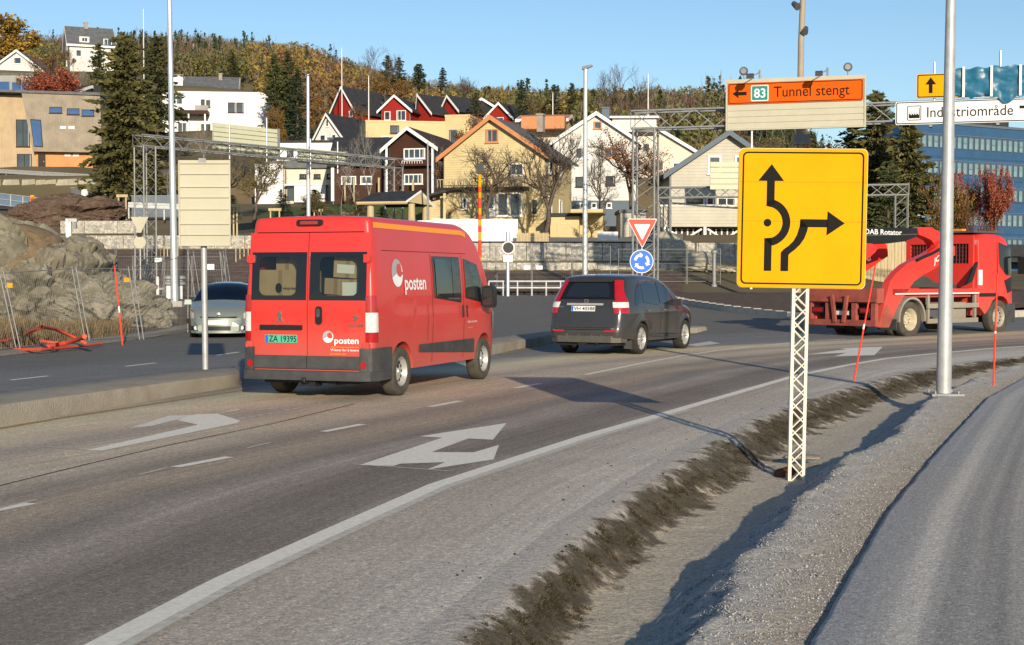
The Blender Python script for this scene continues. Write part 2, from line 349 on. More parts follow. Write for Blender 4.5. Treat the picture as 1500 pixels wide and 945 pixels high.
def sheet(name, rows, m, kind='structure', smooth=True, loc=None):
    n = len(rows[0]); V = [p for r in rows for p in r]; Fq = []
    for j in range(len(rows) - 1):
        for i in range(n - 1): Fq.append((j * n + i, j * n + i + 1, (j + 1) * n + i + 1, (j + 1) * n + i))
    me = nmesh(name, V, Fq, m, smooth); o = link(name, me)
    if kind: o['kind'] = kind
    return o
# ground sheet out to the horizon; it lies 8 cm under every road, verge and path laid on it
xs = sorted(set([round(v, 2) for v in list(np.arange(-75, 75, 1.1)) + [s * (75 + 4 * k ** 1.75) for k in range(0, 46) for s in (-1, 1)]]))
ysg = list(np.arange(-12, 60, 3.)) + list(np.arange(60, 72.5, 1.5)) + list(np.arange(73, 105, .7)) + list(np.arange(105, 260, 2.2)) + list(np.arange(260, 520, 8.)) + [560, 640, 800, 1100, 1600, 2400]
ysg = [-2000, -600, -150, -50] + ysg
def grnd(x, y):
    if y < 72.6: return R(y) - .08 - .7 * (1 - sstep(40, 46, y)) * sstep(-9, -6, x)
    return H(x, y)
hillm = mat('hill_ground', (.10, .09, .045), 1., scale=.12, col2=(.17, .125, .075), bump=1., bscale=2.5, detail=8)
sheet('ground', [[(x, y, grnd(x, y)) for x in xs] for y in ysg], hillm)

# ------------------------------------------------------------------ asphalt with lane wear as real colour of dust and bitumen
def road_mat():
    m = bpy.data.materials.new('road_asphalt'); m.use_nodes = True; t = m.node_tree; b = t.nodes["Principled BSDF"]
    b.inputs["Roughness"].default_value = .78; b.inputs["Specular IOR Level"].default_value = .15
    uv = t.nodes.new("ShaderNodeUVMap"); sp = t.nodes.new("ShaderNodeSeparateXYZ"); t.links.new(uv.outputs[0], sp.inputs[0])
    def N(kind, **kw):
        n = t.nodes.new(kind)
        for k, v in kw.items():
            if k in ('operation', 'blend_type', 'data_type'): setattr(n, k, v)
        return n
    # wobble the lateral coordinate so the lanes are not ruled lines
    nw = t.nodes.new("ShaderNodeTexNoise"); nw.inputs["Scale"].default_value = .35; t.links.new(uv.outputs[0], nw.inputs["Vector"])
    ad = t.nodes.new("ShaderNodeMath"); ad.operation = 'MULTIPLY_ADD'; ad.inputs[1].default_value = .5; t.links.new(nw.outputs[0], ad.inputs[0]); t.links.new(sp.outputs[0], ad.inputs[2])
    mr = t.nodes.new("ShaderNodeMapRange"); mr.inputs[1].default_value = -13.75; mr.inputs[2].default_value = 3.25; t.links.new(ad.outputs[0], mr.inputs[0])
    r = t.nodes.new("ShaderNodeValToRGB"); e = r.color_ramp.elements
    def pos(u): return (u + 14) / 17
    stops = [(-14, (.16, .15, .13)), (-12.6, (.066, .067, .068)), (-9.0, (.068, .068, .070)), (-7.3, (.08, .078, .075)), (-6.2, (.23, .185, .13)), (-5.4, (.20, .165, .125)), (-4.7, (.135, .118, .10)),
             (-4.1, (.185, .155, .12)), (-3.4, (.17, .145, .115)), (-2.85, (.105, .09, .075)), (-2.3, (.14, .115, .088)), (-1.75, (.085, .076, .067)), (-1.35, (.125, .11, .096)), (-.8, (.075, .066, .057)), (-.2, (.085, .076, .066)), (.1, (.15, .134, .115)), (.7, (.165, .15, .13)), (1.4, (.205, .19, .17)), (2.6, (.21, .195, .175))]
    while len(e) > 1: e.remove(e[0])
    e[0].position = pos(stops[0][0]); e[0].color = stops[0][1] + (1,)
    for u, c in stops[1:]:
        k = e.new(pos(u)); k.color = tuple(min(.58, v * q) for v, q in zip(c, (2.85, 2.72, 2.50))) + (1,)
    t.links.new(mr.outputs[0], r.inputs[0])
    # long streaks along the lane
    mp = t.nodes.new("ShaderNodeMapping"); mp.inputs["Scale"].default_value = (9., .07, 1); t.links.new(uv.outputs[0], mp.inputs[0])
    ns = t.nodes.new("ShaderNodeTexNoise"); ns.inputs["Scale"].default_value = 1.5; ns.inputs["Detail"].default_value = 7; ns.inputs["Roughness"].default_value = .65; t.links.new(mp.outputs[0], ns.inputs["Vector"])
    # patches of dust, and aggregate grain
    nb = t.nodes.new("ShaderNodeTexNoise"); nb.inputs["Scale"].default_value = .9; nb.inputs["Detail"].default_value = 6; t.links.new(uv.outputs[0], nb.inputs["Vector"])
    ng = t.nodes.new("ShaderNodeTexNoise"); ng.inputs["Scale"].default_value = 75; ng.inputs["Detail"].default_value = 3; ng.inputs["Roughness"].default_value = .8; t.links.new(uv.outputs[0], ng.inputs["Vector"])
    n5 = t.nodes.new("ShaderNodeTexNoise"); n5.inputs["Scale"].default_value = 21; n5.inputs["Detail"].default_value = 6; n5.inputs["Roughness"].default_value = .85; t.links.new(uv.outputs[0], n5.inputs["Vector"])
    def fac(n, lo, hi):
        q = t.nodes.new("ShaderNodeMapRange"); q.inputs[1].default_value = .3; q.inputs[2].default_value = .7; q.inputs[3].default_value = lo; q.inputs[4].default_value = hi; t.links.new(n.outputs[0], q.inputs[0]); return q
    cur = r.outputs[0]
    for n, lo, hi in ((ns, .84, 1.16), (nb, .92, 1.08), (n5, .72, 1.28), (ng, .62, 1.38)):
        q = fac(n, lo, hi); mx = t.nodes.new("ShaderNodeVectorMath"); mx.operation = 'SCALE'; t.links.new(cur, mx.inputs[0]); t.links.new(q.outputs[0], mx.inputs[3]); cur = mx.outputs[0]
    for sc_ in (55, 120):
        g_ = grit(t, uv.outputs[0], sc_); mx = t.nodes.new("ShaderNodeVectorMath"); mx.operation = 'MULTIPLY'; t.links.new(cur, mx.inputs[0]); t.links.new(g_.outputs[0], mx.inputs[1]); cur = mx.outputs[0]
    t.links.new(cur, b.inputs["Base Color"])
    bp = t.nodes.new("ShaderNodeBump"); bp.inputs["Strength"].default_value = .55; bp.inputs["Distance"].default_value = .008; t.links.new(ng.outputs[0], bp.inputs["Height"]); t.links.new(bp.outputs[0], b.inputs["Normal"])
    return m
def lineX(y): return ip(T_LINE, y)
yr = list(np.arange(-10, 6, 2.)) + list(np.arange(6, 36, .6)) + list(np.arange(36, 75, 1.))
rows, uvs = [], []
for y in yr:
    xr = ip(T_GRASS, y) if y < 36 else 60
    if 34 <= y < 36: xr = max(xr, 15)
    xl = -17.
    row = []
    for i in range(41):
        x = xl + (xr - xl) * i / 40
        row.append((x, y, R(y)))
    rows.append(row)
road = sheet('road', rows, road_mat())
uvl = road.data.uv_layers.new(name='lane')
T_AX = [(-10, -6), (2, -3.0), (6.53, -1.87), (11.57, -.606), (15, .6), (18.1, 1.75), (24.7, 4.1), (33, 7.6), (45, 13), (80, 28)]
for l in road.data.loops:
    v = road.data.vertices[l.vertex_index].co; k = .93
    lx = ip(T_LINE, v.y) if v.y < 33 else 10.8 + (v.y - 33) * 1.25
    uvl.data[l.index].uv = ((v.x - lx) * k, v.y * 1.05)

# ------------------------------------------------------------------ painted markings, 5 mm of thermoplastic on the asphalt
mk = mat('marking_paint', (.90, .84, .70), .75, scale=22, col2=(.70, .65, .53), bump=.3)
mkh = mat('half_worn_marking_paint', (.80, .75, .63), .8, scale=14, col2=(.56, .52, .44))
mkf = mat('worn_marking_paint', (.66, .62, .52), .8, scale=14, col2=(.42, .39, .33))
mky = mat('yellow_marking', (.42, .27, .10), .8, scale=9, col2=(.27, .19, .10))
def flat(name, pts, m, z=.005):
    pts = [Vector((p[0], p[1], 0)) for p in pts]
    mb = MB(); n = len(pts)
    mb.add([(p.x, p.y, R(p.y) + z) for p in pts], [tuple(range(n))]); return struct(mb.build(name, m))
def ribbon(name, pts, wd, m, z=.005, step=.5):
    """a painted band of constant width along a polyline on the road"""
    pl = [Vector((p[0], p[1], 0)) for p in pts]; out = [pl[0]]
    for a, b in zip(pl, pl[1:]):
        k = max(1, int((b - a).length / step))
        out += [a.lerp(b, (i + 1) / k) for i in range(k)]
    L = []
    for i, p in enumerate(out):
        d = (out[min(i + 1, len(out) - 1)] - out[max(0, i - 1)]).normalized(); s = Vector((d.y, -d.x, 0)) * wd / 2
        L.append([(p.x - s.x, p.y - s.y, R(p.y) + z), (p.x + s.x, p.y + s.y, R(p.y) + z)])
    return sheet(name, L, m)
edge = [G(*p) for p in [(150, 945), (330, 850), (480, 782), (640, 711), (860, 639), (1000, 599), (1100, 570), (1165, 551.5), (1240, 536), (1300, 526), (1370, 519), (1440, 513), (1500, 509)]]
edge = [edge[0] + (edge[0] - edge[1]) * 1.2] + edge + [edge[-1] + (edge[-1] - edge[-2]) * 3]
ribbon('road_edge_line', edge, .15, mk)
ribbon('road_edge_line', [e + Vector((.085, -.05, 0)) for e in edge[:7]], .10, mkf, z=.003)
for a, b in (((-60, 759), (46, 738)), ((257, 685), (336, 670)), ((474, 633), (531, 622)), ((630, 596.5), (674, 588)), ((755, 569), (791, 562.5))):
    ribbon('lane_dash', [G(*a), G(*b)], .11, mk)
for a, b in (((-10, 748), (52, 733)), ((204, 696), (245, 686)), ((362, 657), (396, 649)), ((596, 602), (617, 597)), ((684, 582), (704, 577))):
    ribbon('lane_dash', [G(*a), G(*b)], .035, mkf)
ribbon('lane_line', [G(*p) for p in [(858, 549.5), (900, 541), (950, 531), (1000, 522), (1050, 515), (1100, 509.5)]], .10, mk)
for a, b in (((1120, 507.5), (1165, 503.5)), ((1195, 501), (1240, 499)), ((1334, 496.5), (1365, 495.5)), ((1397, 496.5), (1424, 496.5)), ((1460, 496), (1486, 496)), ((1150, 491), (1180, 490.3)), ((1215, 494), (1240, 493.2))):
    ribbon('lane_dash', [G(*a), G(*b)], .10, mk)
for a, b in (((16, 557.5), (70, 551.5)), ((184, 537.5), (228, 532.5)), ((318, 521.5), (350, 517)), ((-90, 569), (-40, 563.5))):
    ribbon('opposite_lane_dash', [G(*a), G(*b)], .10, mk)
ribbon('kerb_side_yellow_line', [G(*p) for p in [(-140, 652), (0, 628), (100, 611), (200, 596), (300, 580), (372, 570)]], .09, mky)
ribbon('kerb_side_yellow_line', [G(*p) for p in [(735, 520), (800, 508), (860, 500)]], .09, mky)
ribbon('tar_seam', [G(*p) for p in [(-60, 727), (0, 712), (130, 680), (250, 652), (400, 621), (520, 592)]], .018, mat('bitumen', (.03, .028, .026), .8, var=.2))
# the turn arrows (corner points as they lie on the road)
def arrow(pts, m=mk, name='turn_arrow'): return flat(name, [G(*p) for p in pts], m)
arrow([(126, 660.5), (150, 661), (348, 620.5), (352, 617), (318, 606.5), (288, 607.5), (258, 616), (290, 623)], mk)
arrow([(189, 628), (246, 610), (252, 609.5), (313, 607.3), (256, 616.5), (222, 625)], mkh)
arrow([(313, 607.8), (318, 606.5), (350, 599.5), (350.5, 601)], mk)
ribbon('layout_chalk_mark', [G(68, 655), G(126, 659.5)], .03, mkf)
for k in range(7):
    a = (352 + 13 * k, 615 - 2.5 * k); ribbon('layout_chalk_mark', [G(*a), G(a[0] + 8, a[1] - 1.7)], .05, mkf)
ribbon('layout_chalk_mark', [G(349, 600.5), G(440, 603)], .025, mkf)
arrow([(527, 682), (648, 642), (614, 640), (742, 620.5), (722, 645), (686, 643.2), (577, 683.5)], mk)
arrow([(577, 680.5), (627, 663), (694, 663.5), (731, 652.5), (723, 674), (625, 689), (652, 678)], mk)
ribbon('layout_chalk_mark', [G(515, 680.5), G(656, 690.5)], .03, mkf)
arrow([(1182, 520.5), (1240, 513), (1230, 511.7), (1293, 509.5), (1281, 521.5), (1222, 523), (1240, 518)], mk)
arrow([(1005, 507), (1040, 502), (1055, 505), (1020, 509)], mkf)

# ------------------------------------------------------------------ concrete islands
def loft_island(name, fr, bk, hts, m, r0=True, r1=True):
    """front and back base lines with a slightly battered face and rounded arris"""
    rows = []
    for (f, b, h) in zip(fr, bk, hts):
        f = Vector(f); b = Vector(b); d = (b - f).normalized(); z = R(f.y)
        pr = [f, f + d * .035 + Vector((0, 0, h * .82)), f + d * .06 + Vector((0, 0, h * .97)), f + d * .11 + Vector((0, 0, h)), f.lerp(b, .5) + Vector((0, 0, h + .015)), b - d * .1 + Vector((0, 0, h)), b - d * .03 + Vector((0, 0, h * .85)), b]
        rows.append([(p.x, p.y, p.z + z - .01) for p in pr])
    n = len(rows[0]); V = [p for r in rows for p in r]; mb = MB()
    fs = [(j * n + i, j * n + i + 1, (j + 1) * n + i + 1, (j + 1) * n + i) for j in range(len(rows) - 1) for i in range(n - 1)]
    fs += [tuple(range(n)), tuple(range((len(rows) - 1) * n, len(rows) * n))]
    return struct(mb.add(V, fs).build(name, m, smooth=50))
kerbm = mat('cast_kerb', (.34, .31, .25), .92, scale=2.2, col2=(.24, .21, .165), bump=.9, bscale=45, detail=9)
fr = [G(*p) for p in [(-160, 651), (0, 624.5), (90, 609), (180, 594.5), (270, 579), (330, 569.5), (347, 566.6), (352, 563)]]
bk = [G(*p, .22) for p in [(-160, 588), (0, 575.5), (90, 564), (180, 552.5), (270, 541.5), (330, 534.8), (344, 534), (349, 536)]]
for p in bk: p.z = 0
loft_island('traffic_island', fr, bk, [.25, .25, .24, .235, .22, .205, .20, .16], kerbm)
fr = [G(*p) for p in [(690, 530), (722, 520.5), (760, 512.5), (800, 505.5), (806, 503), (870, 498), (950, 494.5), (1020, 491), (1036, 487.5)]]
bk = [G(*p, .2) for p in [(690, 506), (722, 497), (760, 491), (794, 487), (806, 485.8), (870, 483), (950, 480), (1016, 477.5), (1030, 477.5)]]
for p in bk: p.z = 0
loft_island('traffic_island', fr, bk, [.22, .22, .21, .2, .2, .19, .18, .17, .12], kerbm)

# ------------------------------------------------------------------ the ditch, the gravel bank and the footpath (right foreground)
dm = bpy.data.materials.new('ditch_ground'); dm.use_nodes = True
def ditch_mat(m):
    t = m.node_tree; b = t.nodes["Principled BSDF"]; b.inputs["Roughness"].default_value = .95; b.inputs["Specular IOR Level"].default_value = .2
    uv = t.nodes.new("ShaderNodeUVMap"); sp = t.nodes.new("ShaderNodeSeparateXYZ"); t.links.new(uv.outputs[0], sp.inputs[0])
    tc = t.nodes.new("ShaderNodeTexCoord")
    def nz(sc, det=5):
        n = t.nodes.new("ShaderNodeTexNoise"); n.inputs["Scale"].default_value = sc; n.inputs["Detail"].default_value = det; n.inputs["Roughness"].default_value = .7; t.links.new(tc.outputs["Object"], n.inputs["Vector"]); return n
    n1, n2, n3 = nz(3.2, 9), nz(24, 4), nz(90, 3)
    a = t.nodes.new("ShaderNodeMath"); a.operation = 'MULTIPLY_ADD'; a.inputs[1].default_value = 2.0; t.links.new(n1.outputs[0], a.inputs[0]); t.links.new(sp.outputs[0], a.inputs[2])
    s = t.nodes.new("ShaderNodeMath"); s.operation = 'ADD'; s.inputs[1].default_value = -1.0; t.links.new(a.outputs[0], s.inputs[0])
    mr = t.nodes.new("ShaderNodeMapRange"); mr.inputs[1].default_value = -1; mr.inputs[2].default_value = 5; t.links.new(s.outputs[0], mr.inputs[0])
    r = t.nodes.new("ShaderNodeValToRGB"); e = r.color_ramp.elements
    st = [(-1, (.52, .475, .42)), (.0, (.50, .45, .39)), (.22, (.16, .135, .095)), (.36, (.115, .092, .062)), (.66, (.10, .082, .055)), (.86, (.19, .155, .11)), (1.0, (.50, .43, .33)), (1.9, (.52, .46, .36)), (2.2, (.44, .42, .38)), (3.4, (.46, .435, .39)), (4.3, (.46, .40, .32)), (5, (.36, .31, .24))]
    while len(e) > 1: e.remove(e[0])
    e[0].position = 0; e[0].color = st[0][1] + (1,)
    for u, c in st[1:]: k = e.new((u + 1) / 6); k.color = c + (1,)
    t.links.new(mr.outputs[0], r.inputs[0]); cur = r.outputs[0]
    for n, lo, hi in ((n2, .7, 1.3), (n3, .6, 1.4)):
        q = t.nodes.new("ShaderNodeMapRange"); q.inputs[1].default_value = .3; q.inputs[2].default_value = .7; q.inputs[3].default_value = lo; q.inputs[4].default_value = hi; t.links.new(n.outputs[0], q.inputs[0])
        mx = t.nodes.new("ShaderNodeVectorMath"); mx.operation = 'SCALE'; t.links.new(cur, mx.inputs[0]); t.links.new(q.outputs[0], mx.inputs[3]); cur = mx.outputs[0]
    t.links.new(cur, b.inputs["Base Color"])
    bp = t.nodes.new("ShaderNodeBump"); bp.inputs["Strength"].default_value = .9; bp.inputs["Distance"].default_value = .03; t.links.new(n2.outputs[0], bp.inputs["Height"])
    bp2 = t.nodes.new("ShaderNodeBump"); bp2.inputs["Strength"].default_value = .8; bp2.inputs["Distance"].default_value = .012; t.links.new(n3.outputs[0], bp2.inputs["Height"]); t.links.new(bp.outputs[0], bp2.inputs["Normal"]); t.links.new(bp2.outputs[0], b.inputs["Normal"])
ditch_mat(dm)
def ditch_at(y):
    xg, xb, xt, xp, dp = ip(T_GRASS, y), ip(T_BOT1, y), ip(T_TOP, y), ip(T_PATH, y), ip(T_DEPTH, y)
    wig = .10 * noise.noise((0, y * .9, 1)) + .05 * noise.noise((0, y * 2.7, 5))
    xt += wig; xb = max(xb + .08 * noise.noise((3, y * .8, 2)), xg + .3); b2 = max(xb + .05, xt - .42 + .06 * noise.noise((9, y * 1.7, 2)))
    return xg, xb, b2, xt, xp, dp
def dz(x, y, xg, xb, b2, xt, xp, dp):
    if x < xb: t = (x - xg) / max(.01, xb - xg); z = -dp * (t * t * (3 - 2 * t)) ** .9 if t > 0 else 0
    elif x < b2: z = -dp - .012 * math.sin((x - xb) * 6)
    elif x < xt: t = (x - b2) / max(.01, xt - b2); z = -dp + (dp + .045) * (t ** 1.15)
    else: t = (x - xt) / max(.01, xp - xt); z = .045 - .06 * t
    return z
rows, us = [], []
for y in list(np.arange(-8, 4, 1.)) + list(np.arange(4, 24, .11)) + list(np.arange(24, 40.1, .3)):
    q = ditch_at(y); xg, xb, b2, xt, xp, dp = q; row = []
    knots = [(xg - .02, 0, 0), (xg, xb, 12), (xb, b2, 7), (b2, xt, 10), (xt, xp, 14)]
    cols = [(xg - .4, -.8), (xg - .15, -.3)] + [(xg + (xb - xg) * i / 12, i / 12) for i in range(12)] + [(xb + (b2 - xb) * i / 6, 1 + i / 6) for i in range(6)] + [(b2 + (xt - b2) * i / 12, 2 + i / 12) for i in range(12)] + [(xt + (xp + .03 - xt) * i / 14, 3 + 2 * i / 14) for i in range(15)]
    for x, u in cols:
        z = dz(x, y, *q)
        amp = .010 + (.012 if 0.1 < u < 1 else 0) + (.028 if 2 < u < 3.2 else 0)
        if 0 < u < 4.7: z += amp * (noise.noise((x * 6, y * 6, 0)) + .6 * noise.noise((x * 15, y * 15, 4)))
        row.append((x, y, z + R(y) + (-.012 if u < -.5 else .006 if u < 0 else 0))); us.append((u, y))
    rows.append(row)
verge = sheet('ditch_verge', rows, dm)
ul = verge.data.uv_layers.new(name='profile')
for l in verge.data.loops: ul.data[l.index].uv = us[l.vertex_index]
pm = mat('footpath_asphalt', (.20, .19, .175), .9, scale=1.2, col2=(.135, .13, .125), bump=.3, bscale=110)
def path_mat(m):
    t = m.node_tree; b = t.nodes["Principled BSDF"]; uv = t.nodes.new("ShaderNodeUVMap")
    mp = t.nodes.new("ShaderNodeMapping"); mp.inputs["Scale"].default_value = (2.2, .015, 1); t.links.new(uv.outputs[0], mp.inputs[0])
    n = t.nodes.new("ShaderNodeTexNoise"); n.inputs["Scale"].default_value = 1.7; n.inputs["Detail"].default_value = 4; t.links.new(mp.outputs[0], n.inputs["Vector"])
    g = t.nodes.new("ShaderNodeTexNoise"); g.inputs["Scale"].default_value = 85; g.inputs["Detail"].default_value = 3; g.inputs["Roughness"].default_value = .8; t.links.new(uv.outputs[0], g.inputs["Vector"])
    sp = t.nodes.new("ShaderNodeSeparateXYZ"); t.links.new(uv.outputs[0], sp.inputs[0])
    ed = t.nodes.new("ShaderNodeMapRange"); ed.inputs[1].default_value = 0; ed.inputs[2].default_value = .8; ed.inputs[3].default_value = 1.55; ed.inputs[4].default_value = 1; t.links.new(sp.outputs[0], ed.inputs[0])
    r = t.nodes.new("ShaderNodeValToRGB"); e = r.color_ramp.elements; e[0].position = .42; e[1].position = .6
    e[0].color = (.28, .262, .235, 1); e[1].color = (.44, .40, .345, 1); t.links.new(n.outputs[0], r.inputs[0])
    q = t.nodes.new("ShaderNodeMapRange"); q.inputs[1].default_value = .3; q.inputs[2].default_value = .7; q.inputs[3].default_value = .62; q.inputs[4].default_value = 1.38; t.links.new(g.outputs[0], q.inputs[0])
    mu = t.nodes.new("ShaderNodeMath"); mu.operation = 'MULTIPLY'; t.links.new(q.outputs[0], mu.inputs[0]); t.links.new(ed.outputs[0], mu.inputs[1])
    v = t.nodes.new("ShaderNodeVectorMath"); v.operation = 'SCALE'; t.links.new(r.outputs[0], v.inputs[0]); t.links.new(mu.outputs[0], v.inputs[3]); cur = v.outputs[0]
    for sc_ in (60, 130):
        g_ = grit(t, uv.outputs[0], sc_); mx = t.nodes.new("ShaderNodeVectorMath"); mx.operation = 'MULTIPLY'; t.links.new(cur, mx.inputs[0]); t.links.new(g_.outputs[0], mx.inputs[1]); cur = mx.outputs[0]
    t.links.new(cur, b.inputs["Base Color"])
path_mat(pm)
rows, us = [], []
for y in list(np.arange(-8, 4, 1.)) + list(np.arange(4, 24, .12)) + list(np.arange(24, 40.1, .4)):
    xp0 = ip(T_PATH, y); wg = .014 * noise.noise((1, y * 2.2, 3)) + .012 * noise.noise((1, y * 7, 3)); row = []
    for u, z in ((0, -.03), (.010, .012), (.04, .022), (.4, .028), (1.2, .03), (2.4, .03), (4, .03), (4.3, .02), (40, -.03)):
        row.append((xp0 + u + wg * max(0, 1 - u / .3), y, R(y) + z)); us.append((u, y))
    rows.append(row)
fp = sheet('footpath', rows, pm); ul = fp.data.uv_layers.new(name='across')
for l in fp.data.loops: ul.data[l.index].uv = us[l.vertex_index]

# loose stones, dry tufts (nobody could count them)
def scatter_stones(name, pts, sizes, cols, m):
    base = np.array([(1, 0, 0), (-1, 0, 0), (0, 1, 0), (0, -1, 0), (0, 0, .7), (0, 0, -.7)], float)
    fc = np.array([(0, 2, 4), (2, 1, 4), (1, 3, 4), (3, 0, 4), (2, 0, 5), (1, 2, 5), (3, 1, 5), (0, 3, 5)])
    n = len(pts); j = base[None] * rng.uniform(.6, 1.25, (n, 6, 1)) * np.asarray(sizes)[:, None, None]
    a = rng.uniform(0, 6.28, n); ca, sa = np.cos(a)[:, None], np.sin(a)[:, None]
    V = np.stack([j[..., 0] * ca - j[..., 1] * sa, j[..., 0] * sa + j[..., 1] * ca, j[..., 2]], -1) + np.asarray(pts)[:, None]
    Fc = (fc[None] + 6 * np.arange(n)[:, None, None]).reshape(-1, 3)
    return stuff(link(name, nmesh(name, V.reshape(-1, 3), Fc, m, tint=np.repeat(np.asarray(cols), 6, 0))))
def tint_mat(name, rough=.9, trans=0., spec=.25):
    m = bpy.data.materials.new(name); m.use_nodes = True; t = m.node_tree; b = t.nodes["Principled BSDF"]; b.inputs["Roughness"].default_value = rough; b.inputs["Specular IOR Level"].default_value = spec
    a = t.nodes.new("ShaderNodeAttribute"); a.attribute_name = 'tint'; t.links.new(a.outputs[0], b.inputs["Base Color"])
    if trans:
        tr = t.nodes.new("ShaderNodeBsdfTranslucent"); t.links.new(a.outputs[0], tr.inputs[0]); mx = t.nodes.new("ShaderNodeMixShader"); mx.inputs[0].default_value = trans
        o = t.nodes["Material Output"]; t.links.new(b.outputs[0], mx.inputs[1]); t.links.new(tr.outputs[0], mx.inputs[2]); t.links.new(mx.outputs[0], o.inputs[0])
    return m
STM = tint_mat('loose_stone'); BLM = tint_mat('dry_blades', trans=.25)
pts, sz, cl = [], [], []
for k in range(60000):
    y = 4.5 + 20 * random.random() ** 1.7; q = ditch_at(y); xg, xb, b2, xt, xp, dp = q
    if random.random() < .86: x = random.uniform(b2 + .1, xp - .02)
    else: x = random.uniform(xg - .7, b2)
    s = random.choice((.002, .0025, .003, .004, .006)) * random.uniform(.7, 1.5) * (1 if random.random() > .012 else 2.2)
    if x < b2: s *= .6
    pts.append((x, y, dz(x, y, *q) + s * .25 + R(y))); sz.append(s); g = random.uniform(.12, .40); wv = random.uniform(.9, 1.0)
    g *= 1.15; cl.append((g, g * (.94 + .03 * wv), g * random.uniform(.86, 1.0)))
scatter_stones('loose_gravel', pts, sz, cl, STM)
def blades(name, pts, hts, cols, wd=.004, lean=.6):
    n = len(pts); P0 = np.asarray(pts); h = np.asarray(hts)[:, None]; a = rng.uniform(0, 6.28, n); d = np.stack([np.cos(a), np.sin(a), np.zeros(n)], -1)
    w_ = np.asarray(wd) * np.ones(n); sd = np.stack([-np.sin(a), np.cos(a), np.zeros(n)], -1) * w_[:, None]
    ln = rng.uniform(.1, lean, (n, 1)); up = np.array([0, 0, 1.])
    mid = P0 + d * h * ln * .35 + up * h * .55; tip = P0 + d * h * ln + up * h * rng.uniform(.6, 1, (n, 1))
    V = np.stack([P0 - sd, P0 + sd, mid + sd * .8, mid - sd * .8, tip], 1).reshape(-1, 3)
    o = 5 * np.arange(n)[:, None]; Fc = np.concatenate([o + np.array([[0, 1, 2]]), o + np.array([[0, 2, 3]]), o + np.array([[3, 2, 4]])], 0)
    return stuff(link(name, nmesh(name, V, Fc, BLM, tint=np.repeat(np.asarray(cols), 5, 0))))
pts, ht, cl = [], [], []
while len(pts) < 90000:
    y = 5.5 + 26 * random.random() ** 1.5; q = ditch_at(y); xg, xb, b2, xt, xp, dp = q; u = random.gauss(.48, .27)
    x = xg + (xb - xg) * u
    if .5 * noise.noise((x * 2.2, y * 1.1, 8)) + .5 * noise.noise((x * 11, y * 9, 2)) < -.12 + abs(u - .5) * .9: continue
    pts.append((x, y, dz(x, y, *q) + R(y) - .005)); ht.append(random.uniform(.004, .013) * (1 + y / 22)); k = random.random()
    c = (.10, .078, .048) if k < .62 else ((.075, .07, .032) if k < .86 else (.26, .21, .14)); f = random.uniform(.6, 1.3); cl.append([v * f for v in c])
blades('dry_grass_tufts', pts, ht, cl, .0022, 3.2)
pts, sz, cl = [], [], []
for k in range(170):                                    # clods and leaves blown about the shoulder
    y = random.uniform(6, 26); x = ip(T_GRASS, y) - abs(random.gauss(0, .45)) + .1; s = random.uniform(.004, .014)
    pts.append((x, y, s * .3)); sz.append(s); c = random.choice([(.05, .035, .02), (.03, .022, .015), (.10, .08, .05), (.35, .2, .04)] if random.random() < .3 else [(.04, .03, .02)]); cl.append(c)
scatter_stones('blown_clods', pts, sz, cl, STM)
# ------------------------------------------------------------------ left verge, soil beds, kerbs
T_LEFT = [(5, -17), (20, -13.4), (29.9, -10.75), (35.3, -10.15), (40.5, -9.55), (50, -9.7), (60, -11), (73, -12)]
lv = mat('verge_soil', (.075, .05, .033), 1., scale=1.1, col2=(.17, .125, .075), bump=1., bscale=14, detail=8)
rows = []
for y in np.arange(5, 73.6, .8):
    xl = ip(T_LEFT, y); row = []
    for k, u in enumerate([0, .12, .4, .8, 1.3, 2, 3, 4, 5, 6.5, 8, 10, 13, 17, 22, 30, 45, 70]):
        x = xl - u; z = R(y) + (.0 if u == 0 else .05 + .10 * noise.noise((x * .6, y * .6, 0)) * min(1, u) + .03 * min(u, 3))
        row.append((x, y, z + .006))
    rows.append(row)
sheet('left_verge', rows, lv)
rows = []
for y in np.arange(5, 50, .8):
    xl = ip(T_LEFT, y) + .12 + .08 * noise.noise((0, y, 4)); rows.append([(xl - u, y, R(y) + z) for u, z in ((0, .008), (.1, .05), (.6, .1), (.85, .02))])
sheet('gravel_margin', rows, M['sand'])
def soilz(x, y):
    if y >= 73: return H(x, y) + .06
    return R(y) + .10 + .35 * sstep(0, 9, min(y - 47, x - ip(KL, y) + .01)) * (1 - sstep(66, 73, y)) + .06 * sstep(0, 1.5, x - ip(KL, y)) * noise.noise((x * .8, y * .8, 0))
KL = [(47.6, 12.3), (48.2, 11.3), (50, 9.85), (56, 8.45), (62, 7.5), (73, 7.0)]
KR = [(47.6, 12.5), (48.2, 13.4), (49, 14.4), (52, 18.3), (57, 25), (62, 36), (66, 60), (73, 75)]
rows = [[(ip(KL, y) + (ip(KR, y) - ip(KL, y)) * k / 30, y, soilz(ip(KL, y) + (ip(KR, y) - ip(KL, y)) * k / 30, y)) for k in range(31)] for y in [47.6, 47.9, 48.2] + list(np.arange(48.6, 73.6, .6))]
bed = sheet('soil_bed', rows, M['soil'])
kpts = [Vector((x, y, 0)) for x, y in [(7.0, 72), (7.1, 68), (7.5, 62), (8.45, 56), (9.85, 50), (10.6, 48.7), (11.6, 47.7), (12.6, 47.5), (14.4, 48.9), (18.3, 51.9), (25, 56.9), (36, 61.9)]]
def resample(pts, step):
    out = [pts[0]]; acc = 0
    for a, b in zip(pts, pts[1:]):
        d = (b - a).length; t = step - acc
        while t <= d: out.append(a.lerp(b, t / d)); t += step
        acc = (acc + d) % step
    return out
